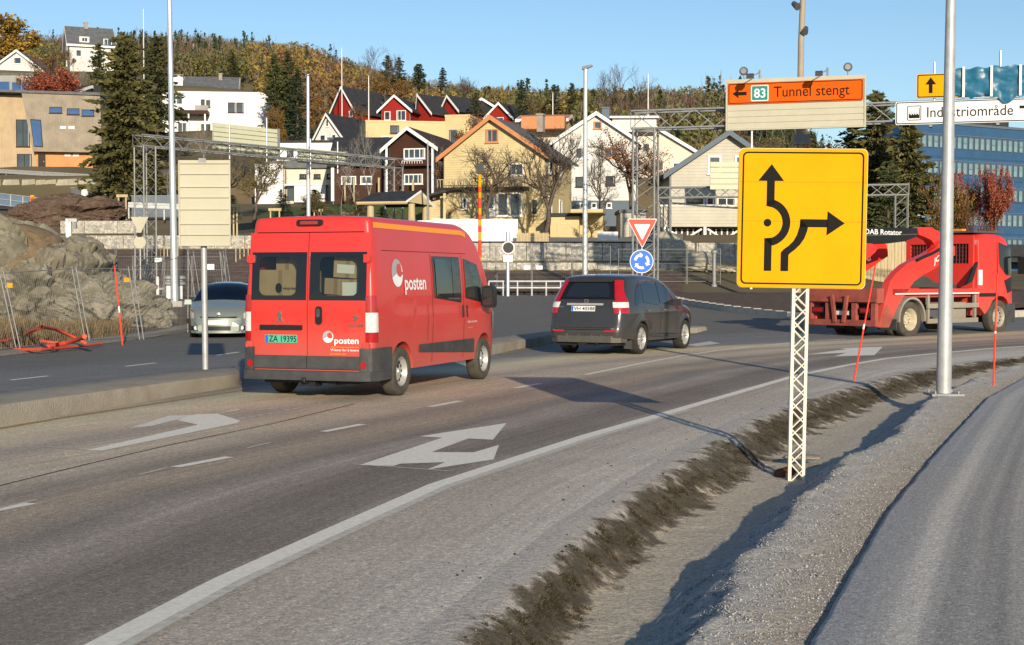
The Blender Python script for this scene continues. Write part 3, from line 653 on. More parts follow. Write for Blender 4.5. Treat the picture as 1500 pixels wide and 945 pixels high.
kk = resample(kpts, 1.0); kst = mat('granite_kerb', (.42, .39, .34), .9, var=.2, scale=5, bump=.5, bscale=40)
for a, b in zip(kk, kk[1:]):
    d = b - a; c = (a + b) / 2
    mb = MB().box((0, 0, 0), (d.length - .012, .30, .42)); o = mb.build('kerb_stone', kst, bed)
    o.location = (c.x, c.y, R(c.y) + .03 + random.uniform(-.004, .004)); o.rotation_euler = (0, 0, math.atan2(d.y, d.x))
# splitter island beyond the dark car, with the give-way post on it
ci = P(905, 433, 58); c = Vector((ci.x, 58, R(58)))
pl = [(c.x + 4.2 * math.cos(a) * .62 - .4 * math.sin(a), c.y + 5.5 * math.sin(a)) for a in [2 * math.pi * i / 28 for i in range(28)]]
mb = MB(); n = len(pl)
vs = [(x, y, R(y) - .02) for x, y in pl] + [(c.x + (x - c.x) * .97, c.y + (y - c.y) * .97, R(y) + .13) for x, y in pl]
mb.add(vs, [tuple(range(n, 2 * n))] + [(i, (i + 1) % n, n + (i + 1) % n, n + i) for i in range(n)]); struct(mb.build('splitter_island', mat('island_paving', (.33, .31, .28), .9, var=.15, scale=3, bump=.4)))
rows = [[(x, Y, H(x, Y) + .07) for x in np.linspace(PXX(90, Y), PXX(1000, Y), 60)] for Y in np.arange(73.2, 82.3, .5)]
sheet('soil_slope', rows, M['soil'])
rows = [[(x, Y, H(x, Y) + .10) for x in np.linspace(PXX(90, Y), PXX(560, Y), 40)] for Y in np.arange(82.3, 93.4, .5)]
sheet('soil_slope', rows, M['soil'])
# lawn in front of the brown house
rows = []
for Y in np.arange(104, 126, .9): rows.append([(x, Y, H(x, Y) + .12) for x in np.linspace(PXX(372, Y), PXX(655, Y), 24)])
sheet('lawn', rows, M['grass'])
rows = []
for Y in np.arange(84.6, 96, .8): rows.append([(x, Y, H(x, Y) + .10) for x in np.linspace(PXX(640, Y), PXX(1000, Y), 22)])
sheet('gravel_yard', rows, M['gravel'])
rows = []
for Y in np.arange(83, 97, .9): rows.append([(x, Y, H(x, Y) + .10) for x in np.linspace(PXX(1085, Y), PXX(1200, Y), 14)])
sheet('side_lawn', rows, M['grass'])
for yy, zz in (((117, 123), 'upper_road'),):
    rows = [[(x, Y, H(x, Y) + .12) for x in np.linspace(PXX(-80, Y), PXX(330, Y), 30)] for Y in np.linspace(119, 127, 7)]
    sheet('upper_road', rows, M['asph'])

def gabion_wall(label, x0, x1, Y0, tiers, group=None):
    t = thing('gabion_wall', label, 'wall', ((x0 + x1) / 2, Y0, tiers[0][0]), 0, group); cx = (x0 + x1) / 2; z00 = tiers[0][0]
    for i, (za, zb, dy, wd) in enumerate(tiers):
        x = x0 + random.uniform(-.5, 0)
        while x < x1 - .2:
            wq = min(x1, x + wd * random.choice((.85, 1., 1.15))); 
            xs_ = np.linspace(x + .018, wq - .018, 7); zs_ = np.linspace(za + .03, zb - .03, 6); V = []; fs = []
            for jz, z in enumerate(zs_):
                for jx, xx in enumerate(xs_):
                    e = jz in (0, 5) or jx in (0, 6); V.append((xx - cx, dy + (-.02 if e else -.06 + .11 * noise.noise((xx * 3.1, z * 3.3, Y0))), z - z00))
            for jz in range(5):
                for jx in range(6): a = jz * 7 + jx; fs.append((a, a + 1, a + 8, a + 7))
            mb = MB().add(V, fs); mb.bx(x + .018 - cx, wq - .018 - cx, dy - .015, dy + .85, za + .03 - z00, zb - .03 - z00); o = mb.build('gabion_basket', M['stone'], t); x = wq
gabion_wall('long grey two tier gabion wall behind the soil bed and roundabout', PXX(636, 83), PXX(1096, 83), 83.0, [(1.4, 2.5, 0, 1.5), (2.5, 3.66, .55, 1.15)])
gabion_wall('lower pale gabion terrace above the striped bollard', PXX(104, 95), PXX(372, 95), 94.6, [(3.2, 4.4, 0, 2.)], 'gabion terraces on the left slope')
gabion_wall('upper pale gabion terrace under the brown soil heap', PXX(100, 101), PXX(206, 101), 100.6, [(4.5, 5.6, 0, 2.)], 'gabion terraces on the left slope')

# ------------------------------------------------------------------ rocks
def rockmesh(name, m, rad, seed, sub=5, amp=.35, parent=None, flatz=None):
    import bmesh
    bm = bmesh.new(); bmesh.ops.create_icosphere(bm, subdivisions=sub, radius=1)
    for v in bm.verts:
        p = v.co.copy(); q = p * 1.5 + Vector((seed * 3.7, seed, 0)); k = 1 + .14 * noise.noise(q * .8)
        for sc, am in ((1.0, amp), (2.6, amp * .42), (6.5, amp * .16)):      # jointed blocks: each cell tilted and offset, open cracks between
            u = Vector((q.x, q.y * .8, q.z * 1.5)) * sc; d, pt = noise.voronoi(u); hs = noise.noise(pt[0] * 5.3 + Vector((.5, .5, .5)))
            tl = Vector((noise.noise(pt[0] * 3.1), noise.noise(pt[0] * 4.7 + Vector((9, 0, 0))), noise.noise(pt[0] * 2.3)))
            k += am * (.55 * hs + .9 * (u - pt[0]).dot(tl)) - am * .30 * (1 - sstep(0, .10, d[1] - d[0]))
        k += .012 * noise.noise(q * 14)
        v.co = Vector((p.x * rad[0], p.y * rad[1], p.z * rad[2])) * k
        if flatz is not None and v.co.z < flatz: v.co.z = flatz
    me = bpy.data.meshes.new(name); bm.to_mesh(me); bm.free(); me.materials.append(m)
    for p in me.polygons: p.use_smooth = True
    me.set_sharp_from_angle(angle=D2R(22))
    return link(name, me, parent)
rk = rockmesh('rock_outcrop', M['rock'], (4.3, 3.6, 3.5), 3, 7, .30); tag(rk, 'big blasted rock outcrop behind the leaning mesh fence', 'rock'); c = P(50, 430, 46); rk.location = (c.x - .6, 46.5, .0); rk.rotation_euler = (0, .22, .4)
r2 = rockmesh('rock_outcrop', M['rock'], (1.9, 1.6, 1.35), 11, 6, .3); tag(r2, 'low cracked rock at the right foot of the big outcrop', 'rock'); c = P(158, 470, 43.5); r2.location = (c.x, 43.5, .25)
r3 = rockmesh('soil_heap', M['tsoil'], (2.1, 2.2, 1.25), 5, 5, .1); tag(r3, 'dark grassy soil lying on top of the big rock at the left edge', 'soil'); c = P(-8, 385, 45); r3.location = (c.x, 46, c.z)
r4 = rockmesh('soil_heap', M['soil'], (4.6, 3., 1.9), 8, 6, .2); tag(r4, 'long pointed heap of dark brown soil below the upper road', 'soil', ); c = P(92, 318, 107); r4.location = (c.x, 107, H(c.x, 107) + .1); r4.rotation_euler = (0, -.1, 0)
for (px, py, Y, r, lab) in ((978, 368, 84.5, (.9, .8, 1.15), 'pale upright boulder at the right end of the gabion wall'), (1000, 372, 84, (1.1, .8, .75), 'grey boulder beside the pale upright boulder'), (1034, 384, 82.5, (1.5, .9, .6), 'low wide boulder below the beige balcony'), (1062, 388, 82, (1.0, .8, .5), 'small boulder nearest the dark post right of the gabion wall')):
    b = rockmesh('boulder', M['boulder'], r, px, 4, .25); p = P(px, py, Y); b.location = p; tag(b, lab, 'boulder')
# stone retaining wall under the timber house: every stone its own piece
c = P(50, 290, 133); sw = thing('stone_wall', 'rough stacked stone retaining wall below the timber house', 'wall', (c.x, 133, c.z))
bk_ = MB().bx(-7.5, 5.0, .5, 1.2, -1.2, 1.7).build('backing', M['soil'], sw)
z = -.9
for row in range(4):
    x = -7.4
    while x < 4.6:
        wd = random.uniform(.8, 2.1); hh = random.uniform(.55, .75); mb = MB()
        mb.box((0, 0, 0), (wd - .06, .8, hh - .03), taper=.92)
        mb.v = [(a + random.uniform(-.08, .08), b + random.uniform(-.14, .1), cc + random.uniform(-.07, .07)) for a, b, cc in mb.v]
        o = mb.build('stone', M['boulder'], sw); o.location = (x + wd / 2, .3 + .08 * row, z + .32); x += wd
    z += .66

# ------------------------------------------------------------------ grass tussocks, hoses on the left verge
pts, ht, cl = [], [], []
while len(pts) < 38000:
    y = random.uniform(28, 46); x = ip(T_LEFT, y) - .75 - abs(random.gauss(0, 1.6)); px = 750 + 2100 * x / y
    if px > 190: continue
    if noise.noise((x * .9, y * .5, 3)) < -.1 - (.2 if px < 60 else 0): continue
    pts.append((x, y, R(y) + .06)); ht.append(random.uniform(.15, .55) * (1.25 if px < 40 else .8)); k = random.random()
    c_ = (.38, .26, .12) if k < .5 else ((.24, .15, .06) if k < .8 else (.08, .07, .02)); f = random.uniform(.6, 1.25); cl.append([v * f for v in c_])
blades('tall_dry_grass', pts, ht, cl, .007, .7)
def hose(label, pxs, r=.045):
    p = [G(x, y, zz) for x, y, zz in pxs]; o = MB().path(p, r, 7).build('orange_hose', M['hose'], smooth=60); return tag(o, label, 'hose', 'orange hoses dumped in the grass')
hose('orange hose arching highest over the grass at the left', [(30, 494, .2), (48, 484, .5), (62, 479, .65), (80, 482, .5), (104, 492, .3), (126, 503, .12)], .04)
hose('orange hose dipping low from the left edge towards the fence foot', [(-20, 500, .2), (10, 498, .3), (40, 496, .2), (70, 501, .15), (100, 504, .1)], .035)
hose('thick orange hose end rising beside the second fence post', [(70, 508, .1), (95, 503, .15), (112, 498, .25), (124, 493, .4)], .055)
hose('thin orange hose along the gravel margin', [(20, 512, .08), (60, 512, .12), (110, 508, .1), (150, 503, .1)], .03)

# ------------------------------------------------------------------ wire fences
def fence_panel(label, b0, b1, t0, t1, group, n=34, mesh=True, tagc=None):
    """leaning temporary mesh panel between foot points b0,b1 and head points t0,t1"""
    b0, b1, t0, t1 = map(Vector, (b0, b1, t0, t1)); o0 = b0.copy(); t = thing('mesh_fence_panel', label, 'fence', o0, 0, group)
    L = lambda p: p - o0
    for a, b in ((b0, t0), (b1, t1)): MB().tube(L(a), L(b), .018, n=7).build('upright', M['zinc'], t, 60)
    for k in (.07, .98): MB().tube(L(b0.lerp(t0, k)), L(b1.lerp(t1, k)), .012, n=6).build('rail', M['zinc'], t, 60)
    mb = MB()
    for i in range(1, n): a = b0.lerp(b1, i / n); b = t0.lerp(t1, i / n); mb.tube(L(a.lerp(b, .07)), L(a.lerp(b, .98)), .0022, n=3, caps=False)
    for i in range(1, 9): k = .07 + .91 * i / 9; mb.tube(L(b0.lerp(t0, k)), L(b1.lerp(t1, k)), .0022, n=3, caps=False)
    o = mb.build('wire_mesh', M['galvd'], t); stuff(o)
    return t
def gp(px, py, Y): return P(px, py, Y)
FG = 'leaning mesh fence panels along the left verge'
B = [(-70, 528, 30.2), (28, 517, 31.8), (129, 505, 35.2), (208, 499.5, 37.2), (275, 490, 43)]; Tt = [(-96, 410), (2, 398), (108, 391), (191, 391), (276, 372)]
for i, lab in enumerate(('leaning mesh fence panel cut by the left edge of the picture', 'leaning mesh fence panel with orange hoses behind it', 'leaning mesh fence panel with the red snow stake in front', 'mesh fence panel next to the silver car')):
    def fp_(j, off):
        b = G(B[j][0] + off, B[j][1]); return b, P(Tt[j][0] + off, Tt[j][1], b.y + .12)
    b0, t0 = fp_(i, 3); b1, t1 = fp_(i + 1, -3 if i < 3 else 0); fence_panel(lab, b0, b1, t0, t1, FG)
for px, py, sx in ((13, 418, 'first'), (186, 410, 'third')):
    p = P(px, py, 33.5 if px < 50 else 37.6); o = MB().box((0, 0, 0), (.17, .012, .11)).build('fence_tag', M['syel'], None, None, p); tag(o, 'small yellow tag wired to the %s leaning fence panel' % sx, 'tag')
SG = 'stacked fence panels leaning behind the silver car'
for i, (bx, tx) in enumerate(((290, 275), (297, 283), (330, 322), (336, 327))):
    Y = 52 + i * .4; b0 = Vector((PXX(bx, Y), Y, R(Y) + .05)); b1 = b0 + Vector((.7, 2.4, 0)); t0 = P(tx, 368, Y); t1 = t0 + Vector((.7, 2.4, 0))
    fence_panel(['leftmost leaning panel of the stack left of the sign post', 'second leaning panel of the stack, against the sign post', 'third panel, leaning right of the sign post', 'rightmost leaning panel, nearest the red van'][i], b0, b1, t0, t1, SG, 14)
# upright site fences in the middle distance
def site_fence(labels, pxs, Y0, Y1, h, group, zoff=0., n=20):
    for i in range(len(pxs) - 1):
        q = []
        for k in (i, i + 1):
            Y = Y0 + (Y1 - Y0) * k / (len(pxs) - 1); x = PXX(pxs[k] + (1 if k == i else -1), Y); q.append(Vector((x, Y, H(x, Y) + zoff)))
        up = Vector((0, 0, h)); fence_panel(labels[i], q[0], q[1], q[0] + up, q[1] + up, group, n)
site_fence(['site fence panel behind the red van nose', 'site fence panel between the round black sign and the tall fence post', 'site fence panel left of the grey lamp mast', 'site fence panel right of the grey lamp mast'], [672, 727, 779, 838, 895], 75, 75, 2.25, 'site fence panels before the gabion wall', 0.)
site_fence(['low site fence panel left of the striped bollard', 'site fence panel behind the left lattice tower', 'site fence panel between lattice tower and tall mast', 'site fence panel right of the tall left mast'], [147, 196, 240, 282, 330], 68, 66, 2.0, 'site fence panels round the left lattice tower', 0.05)

site_fence(['mesh site fence panel below the white banner', 'mesh site fence panel between banner and boulders', 'mesh site fence panel right of the pale boulders'], [905, 958, 1006, 1056], 77, 77, 1.9, 'site fence panels before the gabion wall', 0.)
site_fence(['mesh panel on the slope left of the lattice tower', 'mesh panel on the slope behind the lattice tower', 'mesh panel on the slope behind the tall mast', 'mesh panel on the slope behind the beige sign back'], [118, 170, 222, 276, 332], 86, 86, 2.0, 'mesh panels across the left slope', 0.)
for px, py, Y, lab in ((307, 391, 51.8, 'white notice on the leaning panels left of the van'), (232, 381, 67.6, 'white notice on the fence right of the lattice tower'), (772, 392, 74.8, 'white notice on the fence beside the round black sign'), (790, 392, 74.8, 'white notice on the fence left of the grey lamp mast')):
    o = MB().bx(-.17, .17, -.012, .012, -.10, .10).build('notice', M['white'], None, None, P(px, py, Y)); tag(o, lab, 'notice')
# low posts, hoods and a cone about the left tower foot
for px, py, hh, lab in ((143, 424, .62, 'leftmost short white pipe by the lattice tower'), (173, 428, .95, 'short white pipe left of the lattice tower'), (231, 432, 1.05, 'short white pipe between lattice tower and tall mast'), (193, 426, .6, 'low white pipe against the lattice tower')):
    Y = 68; x = PXX(px, Y); o = MB().lathe([(.075, -.2), (.075, hh - .05), (.05, hh), (0, hh)], n=10).build('pipe_stub', M['white'], None, 40, (x, Y, R(Y))); tag(o, lab, 'pipe', 'white pipe stubs on the site')
for px, lab in ((247, 'grey ventilation hood left of the tall mast foot'), (264, 'grey ventilation hood right of the tall mast foot')):
    Y = 64; x = PXX(px, Y); t = thing('vent_hood', lab, 'vent', (x, Y, R(Y)), 0, 'ventilation hoods at the mast'); MB().lathe([(.12, -.1), (.12, .75), (.0, .75)], n=12).build('stem', M['white'], t, 40); MB().lathe([(.12, .76), (.27, .8), (.27, .9), (.14, .96), (.14, 1.02), (.27, 1.06), (.25, 1.18), (0, 1.24)], n=14).build('hood', M['zinc'], t, 40)
t = thing('traffic_cone', 'small red cone at the foot of the lattice tower', 'cone', (PXX(218, 70), 70, R(70) + .05)); MB().lathe([(.17, .03), (.03, .55), (0, .55)], n=12).build('cone_body', M['stake'], t, 40); MB().bx(-.2, .2, -.2, .2, 0, .03).build('base', M['pblk'], t)
# pipe guard rail at the far side of the roundabout
def guard_rail(label, pxs, Y, zt, n):
    a = Vector((PXX(pxs[0], Y), Y, R(Y))); b = Vector((PXX(pxs[1], Y), Y, R(Y))); t = thing('guard_rail', label, 'guard rail', a); d = b - a
    for z in (zt, zt * .55): MB().tube((0, 0, z), d + Vector((0, 0, z)), .055, n=8).build('rail', M['galv'], t, 60)
    for i in range(n + 1): p = d * i / n; MB().tube(p - Vector((0, 0, .3)), p + Vector((0, 0, zt)), .05, n=8).build('post', M['galv'], t, 60)
guard_rail('white pipe guard rail on the far side of the roundabout', (716, 842), 71.5, .72, 6)

# ------------------------------------------------------------------ snow stakes
def stake(label, b, tpx, tpy, band=None, r=.014):
    top = P(tpx, tpy, b.y); t = thing('snow_stake', label, 'snow stake', b, 0, 'red snow stakes beside the roads'); d = top - b
    MB().tube((0, 0, -.05), d, r, r * .8, 8).build('pole', M['stake'], t, 60)
    if band: MB().tube(d * band[0], d * band[1], r * 1.08, n=8).build('white_band', M['swht'], t, 60)
stake('leaning red snow stake in the ditch edge left of the tall galvanised pole', G(1250, 558), 1283, 386, (.44, .485), .016)
stake('upright red snow stake on the footpath edge right of the tall pole', G(1455, 566), 1461, 401, (.47, .49), .016)
stake('red and white snow stake in front of the left mesh fence', G(180, 507), 168, 390, (.42, .5), .022)
# ------------------------------------------------------------------ posts and signs
def pole(label, base, top, r0, r1, m, name='mast', cat='pole', head=None, n=16, plate=True):
    b = Vector(base); d = Vector(top) - b; t = thing(name, label, cat, b)
    MB().tube((0, 0, -.2), d, r0, r1, n).build('shaft', m, t, 60)
    if plate: MB().box((0, 0, .015), (r0 * 4.2, r0 * 4.2, .03)).build('base_plate', M['galvd'], t)
    return t, d
b = G(1382, 582); t, d = pole('tall galvanised pole standing on the gravel bank at right', b + Vector((0, 0, .03)), P(1394, -60, b.y), .106, .064, M['galv'], 'galvanised_pole')
for k in range(4):
    MB().tube((.16 * (-1) ** k, .16 * (-1) ** (k // 2), .03), (.16 * (-1) ** k, .16 * (-1) ** (k // 2), .07), .015, n=6).build('bolt', M['galvd'], t)
x = PXX(256, 58); t, d = pole('tall white galvanised mast beside the left lattice tower', (x, 58, R(58) + .05), P(247.5, -40, 58), .155, .085, M['pole'], 'tall_mast')
MB().box((0, 0, .14), (.75, .75, .28)).build('footing', M['conc'], t)

# big yellow lane sign on a white lattice post
b = Vector((PXX(1167.5, 13.3), 13.3, ZY(706, 13.3))); S1 = thing('direction_sign', 'big yellow roundabout lane sign on a white lattice post', 'sign', b, 0); S1.rotation_euler = (0, D2R(.9), D2R(-5))
zc = ZY(320.5, 13.3) - b.z
mb = MB()
for sx in (-1, 1):
    for yy in (-.045, .045): mb.bx(sx * .062 - .014, sx * .062 + .014, yy - .004, yy + .004, -.15, zc + .5)
    mb.bx(sx * .075 - .002, sx * .075 + .002, -.05, .05, -.15, zc + .5)
post = mb.build('lattice_post', M['cream'], S1)
mb = MB(); k = 0; z = 0.
while z < zc + .35:
    for yy in (-.045, .045):
        s = 1 if k % 2 == 0 else -1; mb.tube((-.06 * s, yy, z), (.06 * s, yy, z + .125), .0065, n=5, caps=False); mb.tube((.06 * s, yy, z + .05), (-.06 * s, yy, z + .175), .0065, n=5, caps=False)
    k += 1; z += .125
mb.build('lattice_bar', M['cream'], post)
def plate(mb, x0, x1, z0, z1, y, r, th=.012, mi=0): return mb.prism(rrect(x0, x1, z0, z1, r), y, y - th, 'xz', mi)
W1, H1 = .583, .640
bd = plate(MB(), -W1 - .005, W1 - .005, zc - H1, zc + H1, -.06, .05).build('sign_board', M['syel'], S1)
plate(MB(), -W1 - .009, W1 - .001, zc - H1 - .004, zc + H1 + .004, -.052, .05, .008).build('board_edge', M['cream'], bd)
ring2(MB(), rrect(-W1 + .027, W1 - .037, zc - H1 + .030, zc + H1 - .030, .045), rrect(-W1 + .041, W1 - .051, zc - H1 + .044, zc + H1 - .044, .034), -.0725).build('border', M['black'], bd)
sx = lambda px: (px - 1176) / 161 - .005
sz = lambda py: zc - (py - 321) / 158
def sym(pts, name='arrow_mark'): MB().prism([(sx(a), sz(b_)) for a, b_ in pts], -.0722, -.0738, 'xz').build(name, M['black'], bd)
def arc(cx, cy, r, a0, a1, n=14): return [(cx + r * math.cos(D2R(a0 + (a1 - a0) * i / n)), cy - r * math.sin(D2R(a0 + (a1 - a0) * i / n))) for i in range(n + 1)]
sym([(1110.5, 267), (1130, 242.5), (1148.5, 267)]); sym([(1123.4, 267), (1135, 267), (1135, 303), (1123.4, 303)])
ou, inn = arc(1124, 327.5, 35, 72, -72), arc(1124, 327.5, 23.5, 68, -68)
mb = MB(); vs = [(sx(a), -.0738, sz(b_)) for a, b_ in [(1123.4, 302)] + ou[1:-1] + [(1121, 350)]] ; nn = len(ou)
q = [(1123.4, 296)] + ou + [(1132, 361)]; p = [(1123.4, 303.5)] + inn + [(1121.2, 350.5)]
vs = [(sx(a), -.0738, sz(b_)) for a, b_ in q] + [(sx(a), -.0738, sz(b_)) for a, b_ in p]; n = len(q)
mb.add(vs, [(i, i + 1, n + i + 1, n + i) for i in range(n - 1)]).build('arrow_mark', M['black'], bd)
sym([(1121.3, 398), (1121.3, 350), (1132.3, 352), (1132.3, 398)])
MB().prism([(sx(a), sz(b_)) for a, b_ in arc(1125.4, 327.8, 5.7, 0, 345, 18)], -.0722, -.0738, 'xz').build('centre_dot', M['black'], bd)
sym([(1145.8, 398), (1145.8, 370.5), (1157.2, 374), (1157.2, 398)])
q = [(1145.8, 371)] + [(1149.5, 366.5), (1157, 361), (1164, 354), (1169, 345), (1172.5, 333), (1173.5, 322)]; p = [(1157.2, 374.5)] + [(1159.5, 371.8), (1166, 367), (1174, 359), (1180, 350), (1184, 339), (1185, 333.6)]
vs = [(sx(a), -.0738, sz(b_)) for a, b_ in q + p]; n = len(q); MB().add(vs, [(i, i + 1, n + i + 1, n + i) for i in range(n - 1)]).build('arrow_mark', M['black'], bd)
sym([(1173.5, 322), (1214, 322), (1214, 333.6), (1173.5, 333.6)]); sym([(1213, 310), (1238.5, 327.5), (1212, 345.5)])
for py in (268.5, 325.5): MB().bx(-W1, W1 - .01, -.0724, -.0716, sz(py) - .003, sz(py) + .003).build('panel_seam', mat('seam_yellow', (.48, .22, .003), .7, var=.1), bd)
for zz in (zc - .35, zc + .35): MB().bx(-.48, .46, -.05, -.045 + .03, zz - .02, zz + .02).build('rear_rail', M['galvd'], S1)
o = MB().lathe([(.085, -.1), (.085, .05), (.07, .10), (.0, .10)], n=14).build('sleeve', M['rusty'], None, 40, b + Vector((-.035, .26, .02))); o.rotation_euler = (1.3, 0, .5); tag(o, 'rusty drain pipe stub behind the foot of the yellow sign', 'pipe')
o = rockmesh('flat_stone', M['sand'], (.20, .13, .035), 4, 3, .15); o.location = b + Vector((.27, 1.05, .10)); tag(o, 'flat pale stone in the ditch behind the yellow sign post', 'stone')

# sign back on the left island
b = G(301, 540, .22); b.z = .20; Sb = thing('reversed_sign', 'back of a large beige sign on a steel pole on the left island', 'sign', b)
top = P(299, 233, b.y).z - b.z; MB().tube((0, 0, -.15), (-.02, 0, top), .048, n=14).build('pole', M['galv'], Sb, 60)
z0, z1 = P(300, 361, b.y).z - b.z, P(300, 235.5, b.y).z - b.z; xa, xb_ = PXX(265.5, b.y) - b.x, PXX(341, b.y) - b.x
pan = MB().bx(xa, xb_, -.11, -.10, z0, z1).build('sign_board', M['beige'], Sb)
for xx in (xa, xb_ - .02): MB().bx(xx, xx + .02, -.14, -.098, z0, z1).build('frame', M['beige'], Sb)
hts = [0, .15, .245, .295, .50, .715, .76, .93, 1.]
rowsb = [z0 + (z1 - z0) * v for v in (0, .125, .25, .42, .56, .68, .83, .955, 1.)]
for za, zb in zip(rowsb, rowsb[1:]):
    MB().prism([(-.115, za + .004), (-.135, za + .018), (-.118, za + .024), (-.118, zb - .004), (-.11, zb - .004)], xa + .021, xb_ - .021, 'yz').v
    mb = MB(); mb.bx(xa + .021, xb_ - .021, -.119, -.1105, za + .004, zb - .004); mb.bx(xa + .021, xb_ - .021, -.142, -.1195, za + .004, za + .02); mb.build('panel', M['beige'], Sb)
for zz in (z0 + .15, z1 - .15): MB().tube((-.06, -.075, zz), (.06, -.075, zz), .012, n=6).build('clamp', M['galvd'], Sb)
MB().bx(-.06, .055, -.135, -.05, z1 - .05, z1 + .03).build('cap', M['galvd'], Sb)

# give way + roundabout signs
Y = 44.; b = Vector((PXX(940, Y), Y, 0)); b = Vector((b.x, 56., 0)); Y = 56.; b.x = PXX(940, Y); b.z = R(Y) + .12
GW = thing('give_way_sign', 'red and white give way triangle over a blue roundabout sign', 'sign', b)
s = 2100 / Y; zz = lambda py: ZY(py, Y) - b.z; xx = lambda px: (px - 940.) / s
MB().tube((0, 0, -.1), (0, 0, zz(322)), .035, n=10).build('post', M['galv'], GW, 60)
def tri(k, cz=338.): return [(xx(940 + (px - 940) * k), zz(cz + (py - cz) * k)) for px, py in ((918, 320.5), (962.5, 320.5), (940.5, 364))]
def rtri(k):
    t3 = [Vector((a, c)) for a, c in tri(k)]; out = []
    for i in range(3):
        p, a, c = t3[i], t3[i - 1], t3[(i + 1) % 3]; out += [tuple(p.lerp(a, .06)), tuple(p.lerp(a, .015).lerp(c, .015)), tuple(p.lerp(c, .06))]
    return out
g = MB().prism(rtri(1.0), -.04, -.055, 'xz').build('triangle_plate', M['swht'], GW)
MB().prism(rtri(.94), -.0552, -.058, 'xz').build('red_border', M['sred'], g); MB().prism(rtri(.54), -.0582, -.061, 'xz').build('white_field', M['swht'], g)
cz = zz(383); rr = 17.3 / s; cx = xx(939.5)
def disc(r, cx=0., cz_=0., n=36): return [(cx + r * math.cos(2 * math.pi * i / n), cz_ + r * math.sin(2 * math.pi * i / n)) for i in range(n)]
g = MB().prism(disc(rr, cx, cz), -.04, -.055, 'xz').build('round_plate', M['swht'], GW); MB().prism(disc(rr * .94, cx, cz), -.0552, -.058, 'xz').build('blue_field', M['sblue'], g)
for k in range(3):
    a0 = 90 + 120 * k + 12; mb = MB(); vs = []; n = 8
    for i in range(n + 1):
        a = D2R(a0 + 68 * i / n)
        for q in (.66, .44): vs.append((cx + rr * q * math.cos(a), -.0605, cz + rr * q * math.sin(a)))
    mb.add(vs, [(2 * i, 2 * i + 2, 2 * i + 3, 2 * i + 1) for i in range(n)])
    a = D2R(a0); b2 = D2R(a0 - 26); vs = [(cx + rr * q * math.cos(t_), -.0605, cz + rr * q * math.sin(t_)) for q, t_ in ((.80, a), (.55, b2), (.30, a))]; mb.add(vs, [(0, 1, 2)]); mb.build('arrow_mark', M['swht'], g)

# round black matrix sign with a white plate
Y = 71; b = Vector((PXX(744, Y), Y, R(Y))); t = thing('round_signal', 'round black matrix sign with white plate on a thin white post', 'sign', b); s = 2100 / Y; zz = lambda py: ZY(py, Y) - b.z
MB().tube((0, 0, -.2), (0, 0, zz(340)), .09, n=10).build('post', M['pole'], t, 60)
g = MB().prism(disc(9.3 / s, .02, zz(363)), -.12, -.16, 'xz').build('round_plate', M['swht'], t); MB().prism(disc(7.8 / s, .02, zz(363)), -.161, -.17, 'xz').build('dark_face', M['pblk'], g)
MB().bx(-6.5 / s, 7 / s, -.13, -.11, zz(384), zz(373.5)).build('white_plate', M['swht'], t)
# red-yellow height pole
Y = 66; b = Vector((PXX(703, Y), Y, R(Y))); t = thing('banded_pole', 'red and yellow banded pole with a black box on top', 'pole', b); s = 2100 / Y; zz = lambda py: ZY(py, Y) - b.z
MB().lathe([(.0, -.1), (.3, -.1), (.3, .5), (.22, .62), (.22, .9), (.12, 1.2), (0, 1.2)], n=12).build('base', M['white'], t, 40)
cuts = [400, 377, 352, 340, 331, 322, 314, 305, 290, 282, 274, 255]; cols = ['syel', 'stake', 'syel', 'stake', 'syel', 'stake', 'syel', 'stake', 'syel', 'stake', 'syel']
for i in range(len(cuts) - 1): MB().tube((0, 0, zz(cuts[i])), (0, 0, zz(cuts[i + 1])), .085 if cols[i] == 'stake' else .075, n=10).build('red_band' if cols[i] == 'stake' else 'yellow_band', M[cols[i]], t, 60)
MB().bx(-.15, .17, -.13, .13, zz(255), zz(240)).build('signal_box', M['pblk'], t)

# ------------------------------------------------------------------ gantries
def gantry(label, a, b, z0a, z0b, zb, ht, wd, name='sign_gantry'):
    a, b = Vector(a), Vector(b); t = thing(name, label, 'gantry', (a.x, a.y, z0a)); o = Vector((a.x, a.y, z0a)); d = (b - a); d.z = 0; n = int(d.length / (ht * 1.1)); u = d.normalized(); sd = Vector((u.y, -u.x, 0))
    pa = Vector((0, 0, zb + ht / 2 - z0a)); truss(MB(), pa - u * wd * .6, pa + d + u * wd * .6, wd, ht, n, .022, sd, .05).build('beam', M['zinc'], t)
    for p, z0 in ((Vector((0, 0, 0)), z0a), (d, z0b)):
        dz_ = z0 - z0a; k = int((zb - z0) / .62); truss(MB(), p + Vector((0, 0, dz_)), p + Vector((0, 0, zb - z0a)), wd, wd, k, .02, u, .05).build('tower', M['zinc'], t)
        MB().box(p + Vector((0, 0, dz_ - .05)), (wd * 1.7, wd * 1.7, .5), math.atan2(u.y, u.x)).build('footing', M['conc'], t)
    return t
C1 = Vector((12.25, 62, 0)); U1 = Vector((.961, -.276, 0)); A1 = C1 - U1 * 6.58; E1 = C1 + U1 * 16.5; zb1 = 8.2
gantry('big lattice sign gantry carrying the orange tunnel sign', A1, E1, R(A1.y) + .1, R(E1.y), zb1, .78, .95)
A2 = Vector((PXX(973, 89), 89, 0)); E2 = Vector((PXX(1319, 86), 86, 0)); gantry('smaller lattice gantry behind the yellow lane sign', A2, E2, H(A2.x, 89), H(E2.x, 86), 6.55, .62, .72)
